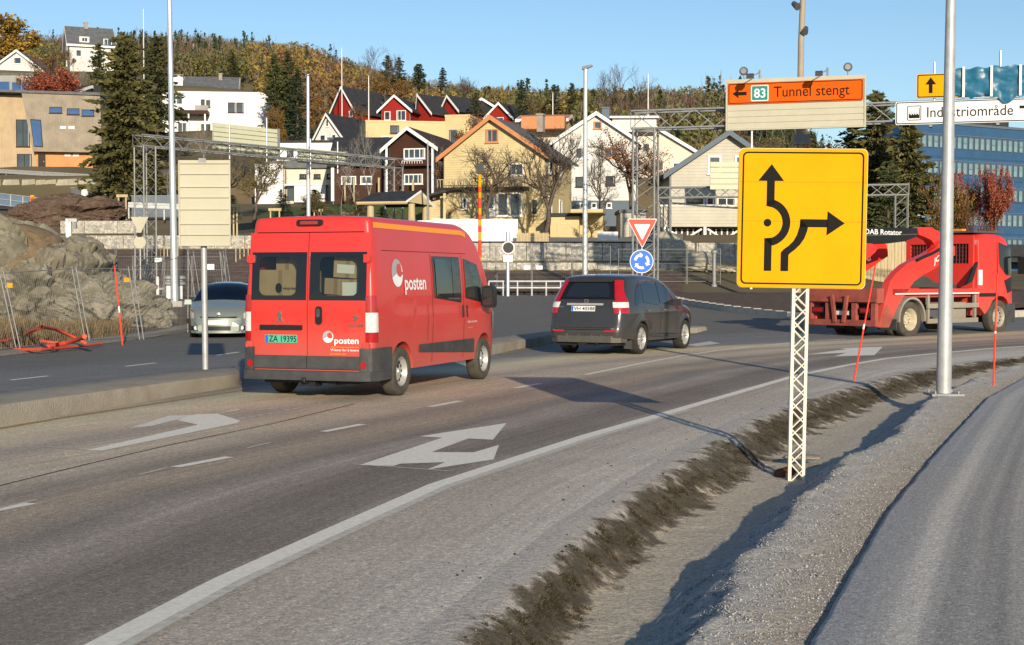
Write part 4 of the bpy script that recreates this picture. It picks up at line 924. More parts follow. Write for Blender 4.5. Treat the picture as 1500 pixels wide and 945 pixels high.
A3 = Vector((PXX(214, 80), 80, 0)); E3 = Vector((PXX(577.5, 96), 96, 0)); zb3 = ZY(214.5, 80); gantry('long lattice sign gantry seen from behind on the left', A3, E3, H(A3.x, 80), H(E3.x, 96), zb3, .6, .82)
RZ1 = math.atan2(U1.y, U1.x)
def on1(px, off):       # point on a line parallel to the gantry, 'off' metres towards the viewer
    N = Vector((U1.y, -U1.x, 0)); q = C1 + N * off; k = (px - 750) / F; a = (k * q.y - q.x) / (U1.x - k * U1.y); return q + U1 * a
NV = Vector((U1.y, -U1.x, 0))
# orange tunnel panel
pc = on1(1164, .62); L0, L1 = on1(1062, .62), on1(1266.5, .62); hw = (L1 - L0).length / 2; pc = (L0 + L1) / 2; zA, zB = ZY(189, pc.y), ZY(113.5, pc.y)
TP = thing('tunnel_sign', 'beige slatted gantry panel with orange tunnel closed sign', 'sign', (pc.x, pc.y, zA), RZ1); h = zB - zA
pn = MB().bx(-hw, hw, 0, .12, 0, h).build('panel_back', M['beige'], TP)
for k in range(4):
    za = .05 + k * .262; MB().prism([(0.0, za), (-.03, za + .01), (-.012, za + .25), (0, za + .255)], -hw + .08, hw - .08, 'yz').build('slat', M['beige'], TP)
for q in ((-hw, -hw + .075, 0, h), (hw - .075, hw, 0, h)): MB().bx(q[0], q[1], -.06, -.001, q[2], q[3]).build('frame', M['beige'], TP)
for q in ((0, .05), (h - .16, h)): MB().bx(-hw + .076, hw - .076, -.06, -.001, q[0], q[1]).build('frame', M['beige'], TP)
oz0, oz1 = 1.12, h - .165
ob = MB().prism(rrect(-hw + .09, hw - .12, oz0, oz1, .07), -.035, -.06, 'xz').build('orange_board', M['sorg'], TP)
ring2(MB(), rrect(-hw + .12, hw - .15, oz0 + .03, oz1 - .03, .06), rrect(-hw + .155, hw - .185, oz0 + .065, oz1 - .065, .04), -.061).build('border', M['black'], ob)
W = 2 * hw; fx = lambda px: -hw + (px - 1062) / 204.5 * W; zm = (oz0 + oz1) / 2
a = fx(1072); e_ = fx(1093); mb = MB(); mb.prism([(a, zm), (a + .28, zm - .20), (a + .22, zm), (a + .28, zm + .20)], -.0612, -.064, 'xz'); mb.prism([(a + .2, zm - .075), (e_, zm - .075), (e_, zm + .075), (a + .2, zm + .075)], -.0645, -.066, 'xz'); mb.build('arrow_mark', M['black'], ob)
g = MB().prism(rrect(fx(1099.5), fx(1125.5), zm - .34, zm + .34, .05), -.061, -.066, 'xz').build('route_shield', M['swht'], ob); MB().prism(rrect(fx(1101), fx(1124), zm - .30, zm + .30, .04), -.0662, -.069, 'xz').build('green_field', M['steal'], g)
put_text('route_number', '83', fx(1104), fx(1121), zm - .19, .38, -.0705, M['swht'], g, .02)
put_text('lettering', 'Tunnel stengt', fx(1133), fx(1243), zm - .19, .45, -.0625, M['black'], ob, .004)
for px in (1088, 1240):                                   # round beacon lamps on top
    lx = fx(px); tl = MB().lathe([(0, -.06), (.17, -.06), (.19, 0), (.17, .08), (0, .12)], (lx, .05, h + .36), 'Y', 16).build('beacon', M['lamp'], TP, 40)
    MB().tube((lx, .05, h), (lx, .05, h + .2), .03, n=8).build('bracket', M['galvd'], TP); MB().lathe([(0, 0), (.12, 0), (.12, .02), (0, .02)], (lx, -.03, h + .36), 'Y', 12).build('lens', M['galvd'], tl)
for px in (1112, 1211):                                   # floodlights reaching out over the face
    lx = fx(px); MB().path([(lx, .08, h), (lx, .05, h + .38)], .045, 8).build('lamp_post', M['galvd'], TP); MB().path([(lx, .05, h + .3), (lx - .1, -.5, h + .12), (lx - .25, -1.0, h + .05)], .022, 6).build('lamp_arm', M['galvd'], TP)
    MB().box((lx - .28, -1.1, h - .02), (.30, .26, .16), rx=.4).build('floodlight', M['lamp'], TP)
# tan mast with two spotlights behind the panel
Y = 66; x = PXX(1168, Y); m_, d = pole('tan lamp mast rising behind the orange tunnel sign', (x, Y, R(Y)), P(1173.5, 60, Y), .17, .14, mat('tan_paint', (.33, .28, .21), .6, var=.08), 'lamp_mast', 'lamp mast')
tp = P(1173.5, 60, Y) - m_.location; tip = P(1180, -50, Y) - m_.location; MB().path([tp, tp.lerp(tip, .5) + Vector((-.03, 0, 0)), tip], [.14, .13, .12], 12).build('mast_top', MATS['tan_paint'], m_, 60)
for px, py, sd in ((1163.5, 8, -1), (1180, 44.5, 1)):
    c = P(px, py, Y) - m_.location; MB().tube(c + Vector((.02 * sd, .05, .1)), c + Vector((-.1 * sd, -.3, -.14)), .12, .16, 12).build('spotlight', M['lamp'], m_, 40); MB().tube(c, c + Vector((-.3 * sd, 0, .12)), .03, n=6).build('bracket', M['lamp'], m_)
MB().bx(-.2, .5, -.2, .25, ZY(212, Y) - m_.location.z, ZY(197, Y) - m_.location.z).build('control_box', M['galvd'], m_)
# Industriomrade board
q0, q1 = on1(1309.5, .7), on1(1528, .7); qc = (q0 + q1) / 2; hw = (q1 - q0).length / 2; zA, zB = ZY(180.5, qc.y), ZY(146, qc.y); h = zB - zA
IB = thing('area_sign', 'long white gantry sign with factory symbol and black lettering', 'sign', (qc.x, qc.y, zA), RZ1)
bd = MB().prism(rrect(-hw, hw, 0, h, .08), 0, -.05, 'xz').build('sign_board', M['swht'], IB)
ring2(MB(), rrect(-hw + .03, hw - .03, .03, h - .03, .07), rrect(-hw + .07, hw - .07, .07, h - .07, .05), -.0515).build('border', M['black'], bd)
fx = lambda px: ((on1(px, .7) - qc).dot(U1)); zm = h / 2
ring2(MB(), rrect(fx(1326.5), fx(1347), zm - .31, zm + .30, .05), rrect(fx(1327.6), fx(1345.9), zm - .28, zm + .27, .03), -.0515).build('symbol_frame', M['black'], bd)
f0, f1 = fx(1328.8), fx(1344.8); fw = f1 - f0; fy = zm - .22
MB().prism([(f0, fy), (f1, fy), (f1, fy + .42), (f1 - fw * .06, fy + .42), (f1 - fw * .08, fy + .13), (f1 - fw * .3, fy + .22), (f1 - fw * .3, fy + .12), (f1 - fw * .52, fy + .22), (f1 - fw * .52, fy + .12), (f1 - fw * .74, fy + .22), (f1 - fw * .74, fy + .12), (f0, fy + .22)], -.0505, -.0525, 'xz').build('factory_symbol', M['black'], bd)
put_text('lettering', 'Industriområde', fx(1355.5), fx(1481), zm - .20, .43, -.0525, M['black'], bd, .003)
ax = fx(1490); mb = MB(); mb.prism([(ax, zm + .05), (ax + .5, zm + .05), (ax + .5, zm + .17), (ax, zm + .17)], -.0505, -.0525, 'xz'); mb.prism([(ax + .45, zm - .12), (ax + .8, zm + .11), (ax + .45, zm + .34)], -.053, -.0545, 'xz'); mb.build('arrow_mark', M['black'], bd)
for px in (1361, 1459): MB().bx(fx(px) - .06, fx(px) + .06, .005, .5, -.1, .3).build('bracket', M['galvd'], IB)
q0, q1 = on1(1340, .7), on1(1402, .7); qc2 = (q0 + q1) / 2; hw = (q1 - q0).length / 2; zA2, zB2 = ZY(143.5, qc2.y), ZY(108, qc2.y); h2 = zB2 - zA2
YS = thing('arrow_sign', 'small yellow gantry sign with a black upward arrow', 'sign', (qc2.x, qc2.y, zA2), RZ1)
bd = MB().prism(rrect(-hw, hw, 0, h2, .06), 0, -.05, 'xz').build('sign_board', M['syel'], YS); ring2(MB(), rrect(-hw + .03, hw - .03, .03, h2 - .03, .05), rrect(-hw + .07, hw - .07, .07, h2 - .07, .04), -.0515).build('border', M['black'], bd)
ac = -hw + (1360.5 - 1340) / 62 * 2 * hw; mb = MB(); mb.prism([(ac - .22, .56), (ac, .86), (ac + .22, .56)], -.0505, -.053, 'xz'); mb.prism([(ac - .075, .2), (ac + .075, .2), (ac + .075, .58), (ac - .075, .58)], -.0535, -.055, 'xz'); mb.build('arrow_mark', M['black'], bd)
sx0 = -hw + (1381 - 1340) / 62 * 2 * hw; g = MB().prism(rrect(sx0, sx0 + .75, .2, .82, .05), -.0505, -.053, 'xz').build('route_shield', M['swht'], bd); MB().prism(rrect(sx0 + .04, sx0 + .71, .24, .78, .04), -.0532, -.055, 'xz').build('green_field', M['steal'], g)
MB().tube((ac + .15, .1, -.2), (ac + .15, .1, h2 + .5), .045, n=8).build('rod', M['pole'], YS, 60)
q0, q1 = on1(1396, .74), on1(1498, .74); qc3 = (q0 + q1) / 2; hw = (q1 - q0).length / 2
TW = thing('wrapped_sign', 'gantry sign wrapped in crumpled blue plastic sheet', 'sign', (qc3.x, qc3.y, zA2), RZ1); V = []; nx_, nz_ = 60, 24
for j in range(nz_ + 1):
    for i in range(nx_ + 1):
        u = i / nx_; x = -hw + 2 * hw * u; dro = .06 * math.sin(u * 19) + .04 * math.sin(u * 43 + 1) - .42 * math.exp(-((u - .74) / .09) ** 2); tp_ = h2 + .14 + .10 * u + .04 * math.sin(u * 25)
        z = dro + (tp_ - dro) * j / nz_; y = -.10 + .05 * noise.noise((x * 1.6, z * 3.0, 1)) + .035 * noise.ridged_multi_fractal(Vector((x * 1.1 + z * .7, z * 1.6, 2)), 1, 2, 2, 1, 2) - .03
        V.append((x, y, z))
mb = MB(); fs = [(j * (nx_ + 1) + i, j * (nx_ + 1) + i + 1, (j + 1) * (nx_ + 1) + i + 1, (j + 1) * (nx_ + 1) + i) for j in range(nz_) for i in range(nx_)]
mb.add(V, fs); mb.build('plastic_sheet', M['tarp'], TW, 180); MB().bx(-hw + .05, hw - .05, .1, .16, 0, h2).build('sign_board', M['beige'], TW)
for u in (.12, .52, .93): xq = -hw + 2 * hw * u; MB().bx(xq - .05, xq + .05, -.20, .17, -.04, h2 + .22).build('tape_strap', M['swht'], TW)
MB().tube((hw * .3, .1, 0), (hw * .3, .1, h2 + .85), .055, n=8).build('rod', M['pole'], TW, 60)
# backs of panels on the left gantry
U3 = (E3 - A3).normalized(); N3 = Vector((U3.y, -U3.x, 0))
def on3(px, off):
    q = A3 + N3 * off; k = (px - 750) / F; a = (k * q.y - q.x) / (U3.x - k * U3.y); return q + U3 * a
for lab, pa, pb, ya, yb in (('wider beige slatted panel on the left gantry', 314, 407, 224, 184.5), ('narrower beige slatted panel on the left gantry', 438, 506, 241, 219.5)):
    q0, q1 = on3(pa, -.6), on3(pb, -.6); qc = (q0 + q1) / 2; hw = (q1 - q0).length / 2; zA, zB = ZY(ya, qc.y), ZY(yb, qc.y); t = thing('gantry_panel', lab, 'sign', (qc.x, qc.y, zA), math.atan2(U3.y, U3.x)); n = 6 if zB - zA > 1.2 else 4
    for k in range(n): hh = (zB - zA) / n; MB().prism([(0, k * hh + .01), (-.05, k * hh + .02), (-.02, k * hh + hh - .02), (0, k * hh + hh - .01), (.08, k * hh + hh - .01), (.08, k * hh + .01)], -hw, hw, 'yz').build('slat', mat('green_beige', (.50, .50, .36), .6, var=.06), t)
    MB().bx(hw + .002, hw + .25, .0, .08, -.1, zB - zA + .05).build('side_frame', M['galvd'], t)
    for u in (-.55, .62): MB().tube((hw * u, -.12, -.5), (hw * u, -.12, zB - zA + .6), .05, n=8).build('rod', M['pole'], t, 60)
# small sign backs on a post by the left tower
Y = 72; b = Vector((PXX(206, Y), Y, R(Y))); s = 2100 / Y; t = thing('reversed_sign', 'backs of a triangle and a round sign on one post by the left tower', 'sign', b); zz = lambda py: ZY(py, Y) - b.z
MB().tube((0, 0, -.2), (0, 0, zz(317)), .04, n=8).build('post', M['galv'], t, 60)
MB().prism([(-13 / s, zz(318)), (0, zz(345)), (13 / s, zz(318))], -.08, -.06, 'xz').build('triangle_plate', M['beige'], t); MB().prism(disc(9 / s, 0, zz(355)), -.08, -.06, 'xz').build('round_plate', M['beige'], t); MB().bx(-.12, .12, -.12, -.085, zz(347), zz(341)).build('bracket', M['pblk'], t)

# ------------------------------------------------------------------ street lamps, flag poles and thin masts in the middle and far distance
def lamp(label, px, pyt, pyb, Y, r=.09, headw=.8, m=None):
    x = PXX(px, Y); zt = ZY(pyt, Y); zb = min(ZY(pyb, Y), H(x, Y)); t = thing('street_lamp', label, 'street lamp', (x, Y, zb)); MB().tube((0, 0, -.3), (0, 0, zt - zb), r * 1.25, r * .8, 12).build('post', m or M['pole'], t, 60)
    MB().prism([(-.12, 0), (.1, .06), (headw, .10), (headw + .05, .03), (.2, -.07), (-.1, -.16)], -.15, .15, 'xz').build('lamp_head', M['lamp'], t, None, (-.05, 0, zt - zb)); return t
lamp('grey street lamp in front of the gabion wall', 857, 98, 404, 74, .12, .38)
lamp('grey street lamp rising behind the red van', 452.5, 109, 330, 92, .12, -.38)
for px, yt, yb, Y, lab in ((213.5, 13, 70, 215, 'tall white flag pole right of the hilltop house'), (285.5, 65, 110, 260, 'short white flag pole high on the ridge'), (502, 70, 152, 195, 'tall white flag pole before the leftmost red gable'), (541, 112, 185, 160, 'white flag pole beside the yellow flat building'), (809.5, 137, 185, 170, 'white flag pole among the far spruces'), (948.5, 108, 175, 150, 'thin white flag pole behind the white gabled house'), (627, 210, 335, 90, 'grey pole before the brown house'), (1100, 192, 220, 75, 'thin white pole under the orange tunnel sign')):
    x = PXX(px, Y); zb = min(ZY(yb, Y), H(x, Y)) if px != 1100 else H(x, Y); t = thing('flag_pole', lab, 'flag pole', (x, Y, zb)); MB().tube((0, 0, -.3), (0, 0, ZY(yt, Y) - zb), .08, .05, 8).build('shaft', M['white'] if px not in (627,) else M['galvd'], t, 60); MB().lathe([(0, 0), (.09, .05), (0, .12)], (0, 0, ZY(yt, Y) - zb), n=8).build('finial', M['white'], t)

# ------------------------------------------------------------------ small things on the left slope
def post_box(label, px, pyb, pyt, Y):
    x = PXX(px, Y); z = H(x, Y); s = 2100 / Y; t = thing('camera_post', label, 'post', (x, Y, z)); hh = ZY(pyt, Y) - z
    MB().bx(-.16, .16, -.15, .15, -.2, hh).build('post', M['white'], t); MB().box((.25, 0, hh - .1), (.6, .35, .22)).build('hood', M['galv'], t); MB().box((.38, -.02, hh - .42), (.2, .2, .4)).build('camera_box', M['galvd'], t)
post_box('white post with a grey box head on the soil by the big rock', 102, 357, 320.5, 92)
x, Y = PXX(133.5, 90), 90; t = thing('striped_bollard', 'red and white striped traffic bollard on the left slope', 'bollard', (x, Y, H(x, Y)))
zt = ZY(347, Y) - H(x, Y); 
for k in range(6): MB().tube((0, 0, zt * k / 6 - (.1 if k == 0 else 0)), (0, 0, zt * (k + 1) / 6), .17 - .012 * k, .17 - .012 * (k + 1), 12).build('red_band' if k % 2 == 0 else 'white_band', M['sred'] if k % 2 == 0 else M['swht'], t, 60)
def marker(label, px, pyb, pyt, Y):
    x = PXX(px, Y); z = H(x, Y); s = 2100 / Y; t = thing('barrier_marker', label, 'marker', (x, Y, z)); z0, z1 = ZY(pyb, Y) - z, ZY(pyt, Y) - z; MB().tube((0, 0, -.2), (0, 0, max(z0, .3)), .04, n=6).build('post', M['galvd'], t)
    w_ = 5.5 / s / 2; hh = z1 - z0
    for k in range(4): MB().prism([(-w_, z0 + hh * k / 4), (w_, z0 + hh * (k + .35) / 4), (w_, z0 + hh * (k + 1.3) / 4 if k < 3 else z1), (-w_, z0 + hh * (k + 1) / 4)], -.03, .03 + .002 * k, 'xz').build('stripe', M['sorg'] if k % 2 == 0 else M['syel'], t)
marker('orange striped marker board on the upper road railing', 49, 301, 286, 118); marker('orange striped marker board right of the soil heap', 172, 316, 302, 112)
def cyl(label, px, pyb, pyt, Y, r, m, name='white_tank', cat='tank'):
    x = PXX(px, Y); z = H(x, Y); hh = ZY(pyt, Y) - z; o = MB().lathe([(r, -.2), (r, hh - r * .3), (r * .8, hh), (0, hh + .02)], n=14).build(name, m, None, 40, (x, Y, z)); tag(o, label, cat)
cyl('white upright cylinder at the right end of the stone wall', 125.5, 294, 273, 130, .32, M['white']); cyl('white post with dark cap below the big spruce', 153.5, 294, 272, 131, .2, M['white'], 'white_post', 'post')
def cabinet(label, px0, px1, pyb, pyt, Y, m, name='utility_cabinet', cat='cabinet'):
    x0, x1 = PXX(px0, Y), PXX(px1, Y); c = (x0 + x1) / 2; z = H(c, Y); t = thing(name, label, cat, (c, Y, z)); hh = ZY(pyt, Y) - z
    MB().bx(x0 - c, x1 - c, -.4, .4, -.3, hh).build('body', m, t); MB().box((0, 0, hh + .03), (x1 - x0 + .1, .9, .06)).build('lid', M['galvd'], t); MB().bx(x0 - c + .08, x1 - c - .08, -.42, -.401, .1, hh - .1).build('door', m, t)
cabinet('dark grey utility cabinet left of the white cylinder', 108, 122, 294, 276, 131, M['lamp'])
cabinet('grey container beside the lattice tower on the upper road', 196, 264, 318, 288, 110, mat('container_grey', (.13, .16, .19), .6, var=.1), 'site_container', 'container')
def yrack(label, px0, px1, pyb, pyt, Y):
    x0, x1 = PXX(px0, Y), PXX(px1, Y); c = (x0 + x1) / 2; z = H(c, Y); t = thing('timber_trestle', label, 'trestle', (c, Y, z), 0, 'yellow timber trestles and batter boards'); zt = ZY(pyt, Y) - z
    for x in (x0 - c, x1 - c): MB().bx(x - .05, x + .05, -.05, .05, -.2, zt).build('leg', M['fwood'], t)
    MB().bx(x0 - c - .15, x1 - c + .15, -.09, -.055, zt - .2, zt).build('board', M['fwood'], t)
for a in (('yellow timber batter board beside the lattice tower', 175, 186, 318, 285, 108), ('yellow timber batter board right of the beige sign back', 343, 348, 335, 299, 98), ('yellow trestle on the lawn above the left of the van roof', 397, 410, 316, 305, 106), ('yellow trestle on the lawn above the brake light of the van', 461, 471, 316, 306, 106), ('yellow trestle on the lawn right of the white camera mast', 505, 520, 318, 311, 106)): yrack(*a)
def wooden_pegs():
    k = 0
    for px in list(range(236, 262, 5)) + list(range(346, 372, 6)):
        Y = 89 + (k % 3); x = PXX(px, Y); o = MB().bx(-.03, .03, -.03, .03, -.3, .95).build('timber_peg', M['fwood'], None, None, (x, Y, H(x, Y))); tag(o, '%s survey peg from the left, %s' % (('first', 'second', 'third', 'fourth', 'fifth', 'sixth')[k % 6], 'between lattice tower and beige sign back' if k < 6 else 'right of the beige sign back'), 'peg', 'survey pegs in the dark soil'); k += 1
wooden_pegs()
def beam_rail(label, px0, px1, ya, yb, Y, n, m):
    p0, p1 = P(px0, ya, Y), P(px1, yb, Y); t = thing('crash_barrier', label, 'crash barrier', p0); d = p1 - p0
    MB().prism([(-.05, -.16), (.02, -.2), (.05, -.05), (-.02, 0), (.05, .05), (.02, .2), (-.05, .16)], 0, 1, 'yz')
    mb = MB(); a, b2 = Vector((0, 0, 0)), d
    for dz0, dz1, dy in ((-.2, -.05, -.03), (-.05, .05, .02), (.05, .2, -.03)): mb.add([a + Vector((0, dy, dz0)), b2 + Vector((0, dy, dz0)), b2 + Vector((0, dy, dz1)), a + Vector((0, dy, dz1)), a + Vector((0, .08, dz0)), b2 + Vector((0, .08, dz0)), b2 + Vector((0, .08, dz1)), a + Vector((0, .08, dz1))], [(0, 1, 2, 3), (7, 6, 5, 4), (0, 4, 5, 1), (3, 2, 6, 7), (0, 3, 7, 4), (1, 5, 6, 2)])
    mb.build('beam', m, t)
    for i in range(n + 1): p = d * i / n; MB().bx(p.x - .05, p.x + .05, .085, .18, p.z - 1.0, p.z + .15).build('post', m, t)
beam_rail('pale steel crash barrier in front of the timber house', -30, 143, 249, 259, 137, 9, M['zinc'])
beam_rail('grey crash barrier crossing behind the left lattice tower', 188, 266, 300, 303, 105, 3, M['galv'])
p0, p1 = P(-20, 281, 126), P(106, 294, 124); t = thing('railing', 'grey blue bar railing along the upper road', 'railing', p0); d = p1 - p0; d.z -= .1
for z in (0, -.5, -1.0): MB().tube((0, 0, z), d + Vector((0, 0, z)), .04, n=6).build('rail', M['galv'], t)
for i in range(8): p = d * i / 7; MB().tube(p + Vector((0, 0, -1.3)), p, .05, n=6).build('post', M['galv'], t)
mb = MB(); mb.add([(0, .05, -1.), (d.x, d.y + .05, d.z - 1.), (d.x, d.y + .05, d.z - .05), (0, .05, -.05)], [(0, 1, 2, 3)]); mb.build('infill_sheet', mat('blue_sheet', (.12, .17, .23), .5, var=.1), t)
# ------------------------------------------------------------------ vehicles
class Body:
    """closed car shell lofted along its length from side and plan profiles (y forward, x right)"""
    def __init__(s, ys, zb, zt, w, lean=lambda z: 0, blend=.4, corner=lambda y: .14, low=.25, nside=12, crown=.03):
        s.ys, s.zb, s.zt, s.w, s.lean, s.blend, s.corner, s.low, s.ns, s.crown = ys, zb, zt, w, lean, blend, corner, low, nside, crown
    def yy(s, y, z): return y + s.lean(z) * max(0, 1 - y / s.blend)
    def sec(s, y):
        zb, zt, c = s.zb(y), s.zt(y), s.corner(y); c = min(c, (zt - zb) * .6); zs = zt - c; w0 = s.w(y, zb); P_ = [(0, s.low), (w0 * .72, s.low), (w0 * .72, max(s.low, zb - .01)), (w0, zb)]
        for i in range(1, s.ns + 1): z = zb + (zs - zb) * i / s.ns; P_.append((s.w(y, z), z))
        ws = s.w(y, zs); cw = min(c * 1.15, ws * .5)
        for i in range(1, 5): a = D2R(90 * i / 4.6); P_.append((ws - cw * (1 - math.cos(a)), zs + c * math.sin(a)))
        xe = P_[-1][0]; P_ += [(xe * .6, zt + s.crown * .75), (0, zt + s.crown)]
        return [(x, s.yy(y, z), z) for x, z in P_]
    def shell(s, keep=lambda y, i, z: True, capr=True, capf=True, matf=None, mb=None):
        mb = mb or MB(); S = [s.sec(y) for y in s.ys]; m = len(S[0]); o = len(mb.v)
        for sc in S: mb.v += sc + [(-x, y, z) for x, y, z in sc]
        M2 = 2 * m
        for j in range(len(S) - 1):
            ym = (s.ys[j] + s.ys[j + 1]) / 2
            for i in range(m - 1):
                z = (S[j][i][2] + S[j][i + 1][2] + S[j + 1][i][2] + S[j + 1][i + 1][2]) / 4
                if not keep(ym, i, z): continue
                for k in (0, m):
                    a, b, c, d = o + j * M2 + i + k, o + j * M2 + i + 1 + k, o + (j + 1) * M2 + i + 1 + k, o + (j + 1) * M2 + i + k
                    mb.f.append((a, d, c, b) if k == 0 else (a, b, c, d)); mb.mi.append(matf(ym, i, z) if matf else 0)
        for j, ok in ((0, capr), (len(S) - 1, capf)):
            if not ok: continue
            for i in range(3, m - 1):
                z = (S[j][i][2] + S[j][i + 1][2]) / 2
                if callable(ok) and not ok(z): continue
                a, b = o + j * M2 + i, o + j * M2 + i + 1; mb.f.append((a, b, b + m, a + m)); mb.mi.append(matf(s.ys[j], i, z) if matf else 0)
        return mb
    def at(s, y, z, off=0., sd=1): return ((s.w(y, z) + off) * sd, s.yy(y, z), z)
    def side(s, poly, off=.012, nz=8, ny=10, sd=1, mb=None):
        """convex patch of the side (y,z outline) lying 'off' proud of the skin"""
        mb = mb or MB(); zs_ = [p[1] for p in poly]; z0, z1 = min(zs_), max(zs_); V = []
        for j in range(nz + 1):
            z = z0 + (z1 - z0) * (j / nz); zq = min(max(z, z0 + 1e-4), z1 - 1e-4); c = []
            for (ya, za), (yb, zb) in zip(poly, poly[1:] + poly[:1]):
                if (za - zq) * (zb - zq) <= 0 and abs(za - zb) > 1e-9: c.append(ya + (yb - ya) * (zq - za) / (zb - za))
            a, b = min(c), max(c); V += [s.at(a + (b - a) * i / ny, z, off, sd) for i in range(ny + 1)]
        return mb.add(V, [(j * (ny + 1) + i, j * (ny + 1) + i + 1, (j + 1) * (ny + 1) + i + 1, (j + 1) * (ny + 1) + i) for j in range(nz) for i in range(ny)])
    def decal(s, pts, faces, off=.014, sd=1): return MB().add([s.at(y, z, off, sd) for y, z in pts], faces)
    def corner_strip(s, zl, xi, ymax, off=.012, sd=1, n=7):
        V = []
        for z in zl:
            xr = xi(z); row = [(xr * sd, s.yy(0, z) - off, z)]; x0 = s.w(0, z); row.append((max(xr, x0 - .01) * sd, s.yy(0, z) - off, z))
            for k in range(n + 1):
                y = ymax(z) * (k / n) ** 1.6; row.append(((s.w(y, z) + off) * sd, s.yy(y, z) - off * (1 - k / n), z))
            V += row
        c = n + 3; return MB().add(V, [(j * c + i, j * c + i + 1, (j + 1) * c + i + 1, (j + 1) * c + i) for j in range(len(zl) - 1) for i in range(c - 1)])
def arches(base, centres, Ra, zc):
    def f(y):
        z = base(y)
        for c in centres:
            d = abs(y - c)
            if d < Ra: z = max(z, zc + math.sqrt(Ra * Ra - d * d) * 1.0)
        return z
    return f
def stations(L, centres, Ra, extra=(), rr=.12):
    S = set(extra) | {0, L}
    for k in (0, .04, .12, .25, .45, .7, 1.): S |= {rr * k}
    for c in centres:
        for k in range(0, 19): S.add(round(c - Ra * 1.001 * math.cos(math.pi * k / 18), 4))
    y = .3
    while y < L: S.add(round(y, 3)); y += .18
    q = sorted(v for v in S if 0 <= v <= L); out = [q[0]]
    for v in q[1:]:
        if v - out[-1] > .006: out.append(v)
    return out
def curve(tab):
    """monotone-ish smooth interpolation through a table"""
    X = np.array([a for a, _ in tab], float); Yv = np.array([b for _, b in tab], float); h = np.diff(X); dl = np.diff(Yv) / h; m = np.zeros(len(X)); m[0], m[-1] = dl[0], dl[-1]
    for i in range(1, len(X) - 1): m[i] = 0 if dl[i - 1] * dl[i] <= 0 else 2 * dl[i - 1] * dl[i] / (dl[i - 1] + dl[i])
    def f(x):
        x = min(max(x, X[0]), X[-1]); i = min(int(np.searchsorted(X, x, 'right')) - 1, len(X) - 2); t = (x - X[i]) / h[i]
        return float((2 * t ** 3 - 3 * t * t + 1) * Yv[i] + (t ** 3 - 2 * t * t + t) * h[i] * m[i] + (3 * t * t - 2 * t ** 3) * Yv[i + 1] + (t ** 3 - t * t) * h[i] * m[i + 1])
    return f
alloy = mat('alloy_rim', (.40, .40, .38), .4, .3, .12, 12); dirtrim = mat('dusty_rim', (.36, .33, .27), .6, .2, .25, 12); trkrim = mat('truck_rim', (.46, .40, .28), .7, .1, .2, 9)
dtyre = mat('dusty_tyre', (.07, .062, .05), .9, var=.3, scale=6)
def wheel(par, x, y, r, wd, style, sd, rim=.62, tm=None):
    hw = wd / 2; q = r * rim
    prof = [(q, hw * .70), (q * 1.05, hw * .92), (r * .82, hw * 1.02), (r * .93, hw * .93), (r * .985, hw * .72), (r, hw * .45), (r, -hw * .45), (r * .985, -hw * .72), (r * .93, -hw * .95), (r * .8, -hw), (q, -hw * .9)]
    t = MB().lathe([(a, h * sd) for a, h in prof], axis='X', n=40, caps=False).build('wheel', tm or M['rubber'], par, 35, (x, y, r))
    rp = [(0, hw * .55), (q * .18, hw * .58), (q * .22, hw * .42), (q * .62, hw * .25), (q * .80, hw * .18), (q * .86, hw * .55), (q * .97, hw * .86), (q * 1.02, hw * .80), (q * 1.0, -hw * .8), (0, -hw * .8)] if style != 'truck' else [(0, -hw * .1), (q * .3, -hw * .1), (q * .34, -hw * .25), (q * .70, -hw * .30), (q * .78, hw * .1), (q * .9, hw * .55), (q * 1.02, hw * .8), (q * 1.0, -hw * .8), (0, -hw * .8)]
    rm = {'steel': alloy, 'alloy': alloy, 'truck': trkrim, 'dusty': dirtrim}[style]
    o = MB().lathe([(a, h * sd) for a, h in rp], axis='X', n=32).build('rim', rm, t, 35)
    mb = MB()
    if style in ('steel', 'dusty'):
        for k in range(12): a = 2 * math.pi * k / 12; mb.box((hw * .235 * sd, math.cos(a) * q * .68, math.sin(a) * q * .68), (.012, q * .17, q * .2), rx=a)
        mb.build('rim_hole', M['pblk'], t)
    elif style == 'alloy':
        mb.lathe([(q * .24, hw * .3 * sd), (q * .84, hw * .26 * sd)], axis='X', n=24); mb.build('rim_hole', M['pblk'], t); mb = MB()
        for k in range(5):
            for e in (-.17, .17): a = 2 * math.pi * k / 5 + e; mb.box((hw * .5 * sd, math.cos(a) * q * .52, math.sin(a) * q * .52), (.03, q * .78, q * .12), rx=a)
        mb.build('spoke', alloy, t, 30)
    else:
        for k in range(10): a = 2 * math.pi * k / 10; mb.tube((-hw * .3 * sd, math.cos(a) * q * .5, math.sin(a) * q * .5), (-hw * .1 * sd, math.cos(a) * q * .5, math.sin(a) * q * .5), .022, n=6)
        mb.build('wheel_nut', M['galvd'], t)
    return t
def lens(name, c, r=.55, e=0.):
    return mat(name, c, .12, var=.15, scale=25, spec=.8, coat=.4)
LR = lens('tail_red', (.36, .008, .010)); LC = lens('lamp_clear', (.62, .62, .60)); LA = lens('lamp_amber', (.75, .25, .03))
CG = glass_mat('car_glass_dark', (.42, .48, .48), .06); VG = glass_mat('van_rear_glass', (.62, .66, .62), .02)
SG_ = mat('side_glass', (.012, .016, .02), .04, var=0, spec=1.0)

